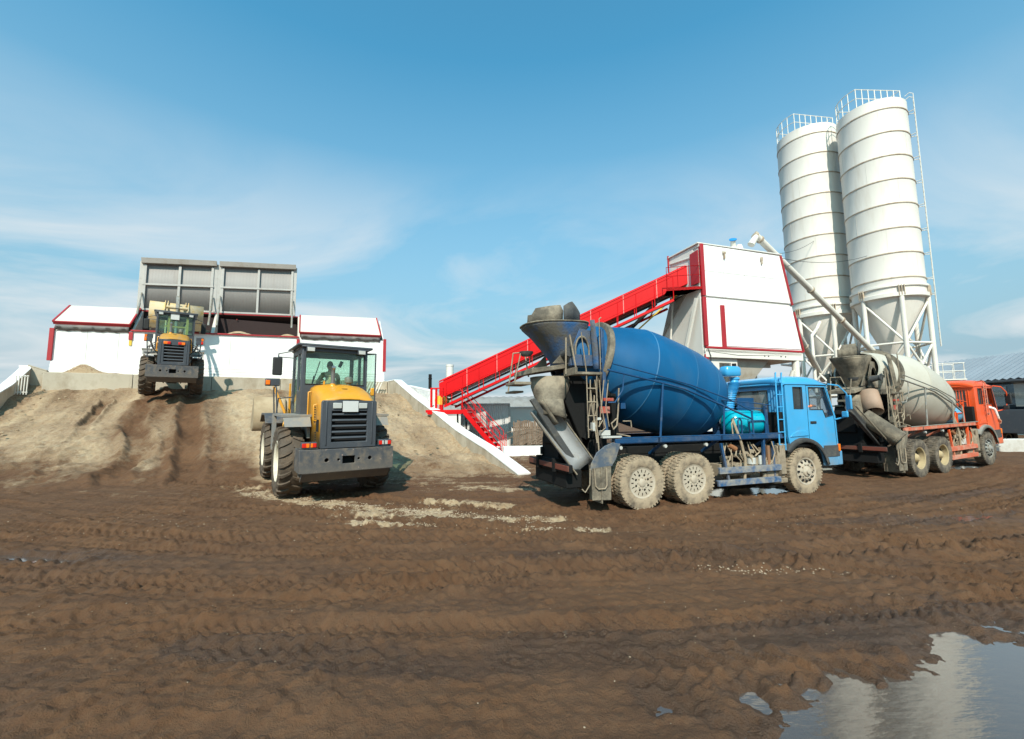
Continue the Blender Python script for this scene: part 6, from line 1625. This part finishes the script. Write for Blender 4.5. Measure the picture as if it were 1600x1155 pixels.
    # far yellow machine roof behind the wall
    T = empty('excavator', (-9.6, 40, 0), .3); tag(T, 'tiny yellow machine cab roof far behind the ramp wall', 'excavator')
    b = MB(); b.box((0, 0, 2.2), (2.6, 2.0, 1.2)); b.box((-.2, .3, 3.5), (1.2, 1.1, 1.5)); b.bar((.9, -.3, 2.4), (2.2, -.3, 3.9), .3, .4); b.build('body', M['yellow_cable'], T, bevel=.1)
    b = MB(); b.box((0, -.8, .5), (3.2, .5, .9)); b.box((0, .8, .5), (3.2, .5, .9)); b.build('track', M['black'], T, bevel=.2)
    b = MB(); b.box((-.2, .3, 3.6), (1.22, 1.12, .8)); b.build('window', M['glass_dark'], T)
    # far low shed line
    b = MB(); b.box((0, 0, 1.6), (16, 5, 3.2)); T = b.build('low_shed', M['roofgrey'], loc=(-12, 52, 0)); tag(T, 'long low dark shed roof on the horizon behind the ramp', 'shed')
    # warehouse on the right
    O = V((35.3, 24, 0)); T = empty('warehouse', O); tag(T, 'long warehouse with pale corrugated metal roof at the right edge', 'warehouse')
    b = MB(); rows = []
    n = 200
    for i in range(n + 1):
        y = -2 + 24 * i / n; w = .05 * math.sin(i * PI * 2 / 4); rows.append([(-.55, y, 4.02 + w), (3.2, y, 6.15 + w), (7.0, y, 4.1 + w)])
    b.grid(rows); b.build('corrugated_roof', M['corr'], T, smooth=30)
    b = MB(); b.box((3.2, 10, 2.0), (6.4, 23, 4.0)); b.ext([(0, -1.5, 3.95), (6.4, -1.5, 3.95), (3.2, -1.5, 5.9)], (0, 23, 0)); b.build('wall', M['render'], T, bevel=.02)
    b = MB(); b.box((-.3, 10, 3.86), (.55, 23.6, .10)); b.build('eave_board', paint('brown_timber_eave', (.30, .17, .08), .8, amt=.3), T)
    # access platform rail by the silos
    T = empty('access_platform', (27.2, 28.0, 0), -.35); tag(T, 'white steel access platform with mesh railing right of the silos', 'platform')
    b = MB()
    for x in (0, 1.5): 
        for y in (0, 1.2): b.box((x, y, 1.9), (.09, .09, 3.8))
    b.box((.75, .6, 3.8), (1.7, 1.4, .08))
    b.build('frame', M['whitesteel'], T)
    b = MB()
    for z in (4.35, 4.85): b.tube([(-.05, 0, z), (1.6, 0, z), (1.6, 1.2, z), (-.05, 1.2, z)], .025, 6, closed=True)
    for x in (0, .5, 1.05, 1.55):
        b.tube([(x, 0, 3.85), (x, 0, 4.85)], .022, 6); b.tube([(x, 1.2, 3.85), (x, 1.2, 4.85)], .022, 6)
    for i in range(24): b.tube([(0 + i * .066, 0, 3.9), (0 + i * .066, 0, 4.35)], .006, 4)
    b.build('railing', M['whitesteel'], T)
    # concrete blocks at the right
    proto = None
    for i in range(5):
        x, y = 20.2 + i * 1.75, 18.6 - i * .12
        T = empty('concrete_block', (x, y, .08), -.06 + .02 * (i % 3))
        if proto is None:
            b = MB(); b.box((.82, 0, .27), (1.64, .6, .54)); proto = b.build('block', paint('dull_white_block', (.5, .47, .43), .85, amt=.4, dirt=(.35, .3, .24)), T, bevel=.035); b = MB(); b.tube([(.5, 0, .52), (.5, 0, .60), (.62, 0, .60), (.62, 0, .52)], .012); pl2 = b.build('lifting_loop', M['black'], T)
        else:
            for q in (proto, pl2): c = q.copy(); COL.objects.link(c); c.parent = T
        T['label'] = ['white concrete block nearest the orange cab, leftmost of the row along the yard edge', 'white concrete block second from the orange cab in the yard edge row', 'white concrete block third from the orange cab in the yard edge row', 'white concrete block fourth from the orange cab in the yard edge row', 'white concrete block farthest right in the yard edge row'][i]
        T['category'] = 'concrete block'; T['group'] = 'concrete blocks along the yard edge'
    # dark lorry at the right edge
    T = empty('parked_truck', (25.0, 20.4, 0), R(193)); tag(T, 'dark grey lorry parked behind the white blocks, only its cab showing', 'truck')
    b = MB()
    def dside(s):
        outer = [(0, .8), (2.0, .8), (2.0, 1.9), (1.75, 3.14), (0, 3.14)]
        b.plate(outer, [[(.5, 2.02), (1.80, 2.02), (1.62, 2.98), (.5, 2.98)]], lambda u, v, w: (u, s * (1.15 - w), v), .06)
    dside(-1); dside(1); b.box((1.0, 0, 3.18), (1.9, 2.2, .12)); b.box((1.97, 0, 1.3), (.08, 2.3, 1.1)); b.box((.03, 0, 1.4), (.06, 2.3, 1.2)); b.box((1.0, 0, 1.0), (1.9, 2.2, .3)); b.box((-2.3, 0, 1.0), (4.6, .9, .35)); b.box((-2.6, 0, 2.0), (3.8, 2.2, 1.7))
    b.build('cab', M['slate_clean'], T, bevel=.03)
    b = MB(); 
    for s in (-1, 1): b.box((1.08, s * 1.12, 2.50), (1.2, .01, .98))
    b.box((1.84, 0, 2.55), (.02, 2.0, 1.0), rot=(0, -.22, 0)); b.build('window', M['glass_cab'], T)
    for s in (-1, 1):
        b = MB(); b.tube([(1.8, s * 1.15, 2.8), (1.98, s * 1.45, 2.75), (1.98, s * 1.45, 2.1), (1.8, s * 1.15, 2.0)], .02); b.box((2.0, s * 1.45, 2.45), (.06, .24, .45)); b.build('mirror', M['black_rubber'], T, bevel=.01)
    for x in (1.1, -2.2, -3.4):
        for s in (-1, 1): wheel_set(T, (x, s * .98, .515), s, 'deep', M['tyre_o'], M['rim_o'])
    b = MB(); b.box((1.2, -1.17, 1.15), (.9, .03, .25)); b.build('red_panel', M['orange_dusty'], T); b = MB(); b.tube([(.2, -1.2, .7), (1.2, -1.25, .62), (1.9, -1.2, .75), (1.7, -1.2, 1.05)], .05); b.build('hose', M['grey_part'], T)
    # bush far right
    rr = random.Random(5); T = empty('bush', (31.5, 36, 0)); tag(T, 'small dark green bush beyond the silo legs', 'bush')
    b = MB(); b.tube([(0, 0, 0), (.1, 0, 1.6), (.2, .1, 3.2)], [.12, .09, .04], 7); b.tube([(.05, 0, 1.2), (-.5, .2, 2.6), (-.8, .2, 3.4)], [.06, .04, .02], 6); b.build('trunk', M['wood'], T)
    b = MB()
    for i in range(1500):
        c = V((rr.gauss(0, .8), rr.gauss(0, .7), 3.2 + rr.gauss(0, .75))); d = V((rr.uniform(-1, 1), rr.uniform(-1, 1), rr.uniform(-1, 1))) * .12; e = d.cross(V((rr.random(), rr.random(), 1))).normalized() * .06
        b.add([c - d, c + e, c + d, c - e], [(0, 1, 2, 3)])
    b.build('foliage', paint('dark_green_leaves', (.035, .06, .02), .7, amt=.2, dirt=(.06, .08, .03)), T, smooth=0)
# ------------------------------------------------------------------ assemble
build_ground(); build_ramp(); build_puddles()
rpts = [(-8.1, 27.7), (-7.01, 25.79), (-5.1, 22.46), (-3.46, 19.61), (-2.27, 17.54), (-1.32, 15.87), (-.98, 15.28), (-.44, 14.35), (.02, 13.55), (.16, 13.3)]
rtop = [3.98, 3.93, 2.78, 1.90, 1.22, .80, .66, .36, .10, .02]
d = V((9.2, -16.04)).normalized(); nr = (-d.y * .42 * 1.0, d.x * .42)
wall_strip('retaining_wall', rpts, rtop, -.3, (abs(nr[0]), abs(nr[1])), M['whitecap'], 'sloping concrete retaining wall with wide white cap, right of the ramp', 'wall')
lp = [(-22.2, 19.9), (-22.0, 19.75), (-21.65, 19.13), (-21.26, 18.46), (-20.79, 17.65), (-19.9, 16.1), (-19.0, 14.5), (-17.8, 12.4)]
lt = [4.24, 4.10, 3.68, 3.26, 2.90, 2.35, 1.4, .3]
wall_strip('retaining_wall', lp, lt, 1.0 - 1.3, (-.30, -.17), M['whitecap'], 'concrete retaining wall in shade with white cap, at the left edge', 'wall')
wall_strip('retaining_wall', [(-22.3, 20.0), (-21.75, 20.30)], [4.28, 4.05], 1.0, (.12, -.2), M['concrete'], 'short concrete wall piece joining the left retaining wall to the white bin', 'wall')
b = MB()
for i in range(5): b.tube([(-21.4 + i * .07, 18.7 + i * .05, 2.9), (-21.42 + i * .07, 18.72 + i * .05, 3.75)], .022, 6)
for z in (3.0, 3.7): b.tube([(-21.42, 18.7, z), (-21.1, 18.92, z)], .02, 6)
tag(b.build('wire_grille', M['whitesteel']), 'pale steel grille leaning on the inner face of the left retaining wall', 'grille')
b = MB()
for i in range(7): b.tube([(-9.05 + i * .14, 25.9 + i * .07, 3.1), (-8.75 + i * .14, 26.1 + i * .07, 3.95)], .03, 6)
b.tube([(-9.05, 25.9, 3.15), (-8.2, 26.35, 3.15)], .03, 6); b.tube([(-8.75, 26.1, 3.9), (-7.9, 26.5, 3.9)], .03, 6)
tag(b.build('steel_grating', M['whitesteel']), 'white steel grating leaning at the crest beside the right retaining wall', 'grating')
build_bins()
build_tower(); build_augers(); build_cables(); build_conveyor(); build_background()
build_silo((21.75, 24.56), 1.65, 8.7, 19.52, 8, True, 'tall cream cement silo with a ladder up its side, the front one of the pair')
build_silo((20.3, 28.0), 1.75, 8.5, 20.4, 9, False, 'cream cement silo half shaded by the silo with the ladder, standing behind it')
b = MB(); b.box((1.5, 0, .1), (12, 8, .3)); 
# ---- mixers
def side_to_center(p, a, w=1.05): return (p[0] - math.sin(a) * w, p[1] + math.cos(a) * w)
aB = R(19.5); cB = side_to_center((2.50, 8.56), aB)
PB = dict(n='b', cab=M['blue_cab'], drum=M['blue_drum'], rail=M['blue_frame'], frame=M['blue_frame'], hop=M['hop_blue'], hop2=M['hop_tan'], hop3=M['hop_tan'], hopd=M['hop_dark'], ring=M['hop_tan'], seam=paint('pale_blue_scuff', (.02, .13, .27), .6, amt=.4, dirt=(.1, .2, .3)),
          pipe=M['tan_part'], guard=M['blue_frame'], fender=paint('slate_mudguard', (.07, .09, .12), .5, amt=.5, dirt=(.28, .23, .16), dscale=4), step=M['blue_dusty'], tank=M['teal'], chute=M['chute'], chute_style='open', arch=M['hop_dark'], bumper=M['blue_cab'], ladder=M['blue_cab'],
          tyre=M['tyre'], rim=M['rim'], rimf=M['rim'], rear_rim='disc', fx=2.66, fz=2.05, ks=.98, rear=(0, 0))
t = mixer((cB[0], cB[1], -.02), aB, 0, PB); tag(t, 'blue concrete mixer lorry with light blue cab and deep blue drum, parked in front', 'mixer truck', 'concrete mixer trucks in line')
aO = R(25.5); cO = side_to_center((11.20, 12.14), aO)
PO = dict(n='o', cab=M['orange_cab'], drum=M['cream_drum'], rail=M['orange_dusty'], frame=M['orange_cab'], hop=M['hop_tan'], hop2=M['hop_tan'], hop3=paint('pinkish_chute_paint', (.36, .24, .17), .7, amt=.4, dirt=(.22, .17, .12)), hopd=M['hop_dark'], ring=M['hop_tan'], seam=paint('drum_seam_tan', (.40, .36, .28), .7),
          pipe=M['tan_part'], guard=M['grey_part'], fender=M['hop_tan'], step=M['orange_dusty'], tank=paint('light_blue_tank', (.10, .36, .55), .35, amt=.1), chute=M['hop_tan'], chute_style='half', arch=M['grey_part'], bumper=M['orange_cab'], ladder=M['orange_dusty'],
          tyre=M['tyre_o'], rim=M['rim_o'], rimf=M['grey_part'], rear_rim='deep', x2=1.36, rear=(.40, -.30), fz=1.84)
t2 = mixer((cO[0], cO[1], .02), aO, R(-1.2), PO); tag(t2, 'orange cab concrete mixer lorry with dusty cream drum, behind the blue one', 'mixer truck', 'concrete mixer trucks in line')
# ---- loaders
psi = R(34.5); hd = V((-math.sin(psi), math.cos(psi), 0))
t3 = loader((-4.46, 10.88, .0), PI / 2 + psi, R(-1.5), dict(n='near', bucket=M['bucket_dusty'], bw=1.42)); tag(t3, 'yellow wheel loader with dark cab and driver inside, seen from behind at the ramp foot', 'wheel loader')
t4 = loader((-14.55, 18.55, 2.80), PI / 2 + R(38), R(-2), dict(n='far', bucket=M['yellow_far'], bw=1.28), .86); tag(t4, 'yellow wheel loader high on the ramp tipping its raised bucket into the white bin', 'wheel loader')
# ---- people
m3 = Matrix.Translation((-4.46, 10.88, 0)) @ Matrix.Rotation(PI / 2 + psi, 4, 'Z')
p = m3 @ V((.30, 0.02, 2.38))
o = seated('person', p, PI / 2 + psi, .95, M['shirt_tan'], ((.28, -.27, .32), (.50, -.14, .42), (.28, .30, .32), (.50, .16, .42)), lean=.06); tag(o, 'driver in a tan shirt seen from behind at the wheel of the near loader', 'person')
mB = Matrix.Translation((cB[0], cB[1], 0)) @ Matrix.Rotation(aB, 4, 'Z')
p = mB @ V((4.56, -.50, 1.42))
o = seated('person', p, aB, .92, M['shirt_orange'], ((.14, -.52, .58), (.40, -.44, .60), (.26, .28, .28), (.48, .10, .36)), lean=.04); tag(o, 'driver in an orange shirt resting an elbow in the window of the light blue cab', 'person')
mO = Matrix.Translation((cO[0], cO[1], 0.1)) @ Matrix.Rotation(aO, 4, 'Z')
p = mO @ V((4.66, -.52, 1.46))
o = seated('person', p, aO, .92, M['shirt_white'], ((.34, -.62, .34), (.46, -.66, -.04), (.28, .28, .28), (.5, .1, .36)), lean=.05); tag(o, 'driver in a white shirt hanging one arm out of the orange cab window', 'person')
# ---- stones
def stones():
    rr = random.Random(21); b = MB()
    ico = [(0, 0, -1), (.72, -.53, -.45), (-.28, -.85, -.45), (-.89, 0, -.45), (-.28, .85, -.45), (.72, .53, -.45), (.28, -.85, .45), (-.72, -.53, .45), (-.72, .53, .45), (.28, .85, .45), (.89, 0, .45), (0, 0, 1)]
    fc = [(0, 1, 2), (1, 0, 5), (0, 2, 3), (0, 3, 4), (0, 4, 5), (1, 5, 10), (2, 1, 6), (3, 2, 7), (4, 3, 8), (5, 4, 9), (1, 10, 6), (2, 6, 7), (3, 7, 8), (4, 8, 9), (5, 9, 10), (6, 10, 11), (7, 6, 11), (8, 7, 11), (9, 8, 11), (10, 9, 11)]
    P_ = []
    def seg(ax, ay, bx, by, w, n, s0, s1):
        for _ in range(n):
            k = rr.random(); P_.append((ax + (bx - ax) * k + rr.gauss(0, w), ay + (by - ay) * k + rr.gauss(0, w * .45), rr.uniform(s0, s1)))
    seg(-3.6, 9.25, -1.3, 8.35, .35, 480, .006, .017); seg(-2.9, 8.5, .7, 7.75, .3, 360, .006, .016); seg(-6.3, 10.8, -3.6, 9.2, .30, 330, .006, .018); seg(-2.7, 7.7, -1.4, 7.5, .15, 250, .007, .016); seg(.2, 7.2, 1.4, 7.05, .15, 220, .006, .016)
    seg(2.2, 5.32, 3.7, 5.15, .10, 150, .004, .011); seg(-7, 4, 6, 4.5, 1.5, 160, .003, .007); seg(-1, 7, 9, 8, 1.2, 140, .005, .011); seg(-8, 8, 0, 7, 1.2, 160, .005, .012)
    X = np.array([p[0] for p in P_]); Y = np.array([p[1] for p in P_]); Z, pm = ground_h(X, Y)
    for (x, y, s), z, q in zip(P_, Z, pm):
        if q > .2: continue
        Mx = Matrix.Translation((x, y, float(z) + s * .25)) @ Matrix.Rotation(rr.uniform(0, 6), 4, 'Z') @ Matrix.Diagonal((s * rr.uniform(.8, 1.5), s * rr.uniform(.7, 1.1), s * rr.uniform(.5, .8), 1))
        b.add(ico, fc, Mx)
    o = b.build('gravel', paint('pale_gravel', (.40, .31, .22), .9, amt=.5, dirt=(.26, .19, .12), dscale=3), smooth=0); tag(o, kind='stuff')
stones()
def clods():
    rr = random.Random(33); b = MB()
    for i in range(150):
        a, bb = rr.choice([rr.uniform(.80, .97), rr.uniform(.80, .97), rr.uniform(.03, .12)]), rr.uniform(.2, .95)
        x, y = ramp_point(a, bb); z = float(ramp_z(np.array(a), np.array(bb))); s = rr.uniform(.015, .055)
        bm = bmesh.new(); bmesh.ops.create_icosphere(bm, subdivisions=2, radius=s)
        vs = []
        for v in bm.verts:
            n = noise.noise(v.co * (2.2 / s * .5) + V((i, 0, 0))); c = v.co * (1 + .45 * n); vs.append((c.x * 1.3 + x, c.y + y, c.z * .7 + z + .03))
        fs = [tuple(v.index for v in f.verts) for f in bm.faces]; bm.free(); b.add(vs, fs)
    o = b.build('soil_lumps', paint('sandy_lump', (.36, .27, .17), .95, amt=.5, dirt=(.22, .14, .08), dscale=3, bump=.4), smooth=0); tag(o, kind='stuff')
clods()

# ------------------------------------------------------------------ sky, sun, camera
CLX, CLY = 1.2, 7.7
SUN_AZ, SUN_EL = R(-95), R(43)       # azimuth of the direction towards the sun, from +x
sd = V((math.cos(SUN_AZ) * math.cos(SUN_EL), math.sin(SUN_AZ) * math.cos(SUN_EL), math.sin(SUN_EL)))
sl = bpy.data.lights.new('sun', 'SUN'); sl.energy = 4.0; sl.angle = R(.53); sl.color = (1.0, .93, .81)
so = bpy.data.objects.new('sun', sl); COL.objects.link(so); so.rotation_euler = sd.to_track_quat('Z', 'Y').to_euler(); so.location = (0, -20, 30)
w = bpy.data.worlds.new('World'); bpy.context.scene.world = w; w.use_nodes = True; t = w.node_tree; t.nodes.clear(); L = t.links
out = t.nodes.new('ShaderNodeOutputWorld'); bg = t.nodes.new('ShaderNodeBackground'); L.new(bg.outputs[0], out.inputs[0]); bg.inputs[1].default_value = .14
sky = t.nodes.new('ShaderNodeTexSky'); sky.sky_type = 'NISHITA'; sky.sun_disc = False; sky.sun_elevation = SUN_EL; sky.sun_rotation = PI / 2 - SUN_AZ; sky.air_density = 1.0; sky.dust_density = 1.2; sky.ozone_density = 1.6; sky.altitude = 100
tc = t.nodes.new('ShaderNodeTexCoord'); sx = t.nodes.new('ShaderNodeSeparateXYZ'); L.new(tc.outputs['Generated'], sx.inputs[0])
# cloud layer: project the view direction onto a plane overhead
zz = math_(t, 'MAXIMUM', sx.outputs[2], .03); zz = math_(t, 'ADD', zz, .12)
cx = math_(t, 'DIVIDE', sx.outputs[0], zz); cy = math_(t, 'DIVIDE', sx.outputs[1], zz)
cb = t.nodes.new('ShaderNodeCombineXYZ'); L.new(cx, cb.inputs[0]); L.new(cy, cb.inputs[1])
mp = t.nodes.new('ShaderNodeMapping'); mp.inputs['Scale'].default_value = (.42, .55, 1); mp.inputs['Rotation'].default_value = (0, 0, .35); mp.inputs['Location'].default_value = (CLX, CLY, 0); L.new(cb.outputs[0], mp.inputs[0])
n1 = N(t, 'ShaderNodeTexNoise', i_Scale=1.4, i_Detail=8.0, i_Roughness=.56, i_Distortion=.9); L.new(mp.outputs[0], n1.inputs[0])
cl = ramp(t, n1.outputs[0], .41, .66)
el = N(t, 'ShaderNodeMapRange', i_1=.52, i_2=.24, i_3=0.0, i_4=1.0); L.new(sx.outputs[2], el.inputs[0])
hz = N(t, 'ShaderNodeMapRange', i_1=.66, i_2=.10, i_3=0.0, i_4=.96); L.new(sx.outputs[2], hz.inputs[0])
cm = math_(t, 'MULTIPLY', cl, el.outputs[0]); cm = math_(t, 'MULTIPLY', cm, .85)
tint = mixc(t, 1.0, sky.outputs[0], (.50, 1.30, 1.26), 'MULTIPLY')
c1 = mixc(t, hz.outputs[0], tint, (1.9, 2.65, 3.1))
c2 = mixc(t, cm, c1, (4.2, 4.35, 4.4))
L.new(c2, bg.inputs[0])

F = 680.0
cam = bpy.data.cameras.new('camera'); cam.sensor_width = 36; cam.sensor_fit = 'HORIZONTAL'; cam.lens = 36 * F / 1600; cam.clip_end = 6000; cam.clip_start = .05
co = bpy.data.objects.new('camera', cam); COL.objects.link(co); co.location = (0, 0, 1.82)
pit = math.atan(71 / 680.); co.matrix_world = Matrix.Translation((0, 0, 1.82)) @ Matrix.Rotation(PI / 2 + pit, 4, 'X') @ Matrix.Rotation(-.0095, 4, 'Z')
S = bpy.context.scene; S.camera = co
S.view_settings.view_transform = 'Standard'; S.view_settings.look = 'None'; S.view_settings.exposure = .5; S.view_settings.gamma = 1
S.render.engine = 'CYCLES'; S.cycles.max_bounces = 6; S.cycles.transparent_max_bounces = 12
try: S.cycles.use_denoising = True
except Exception: pass
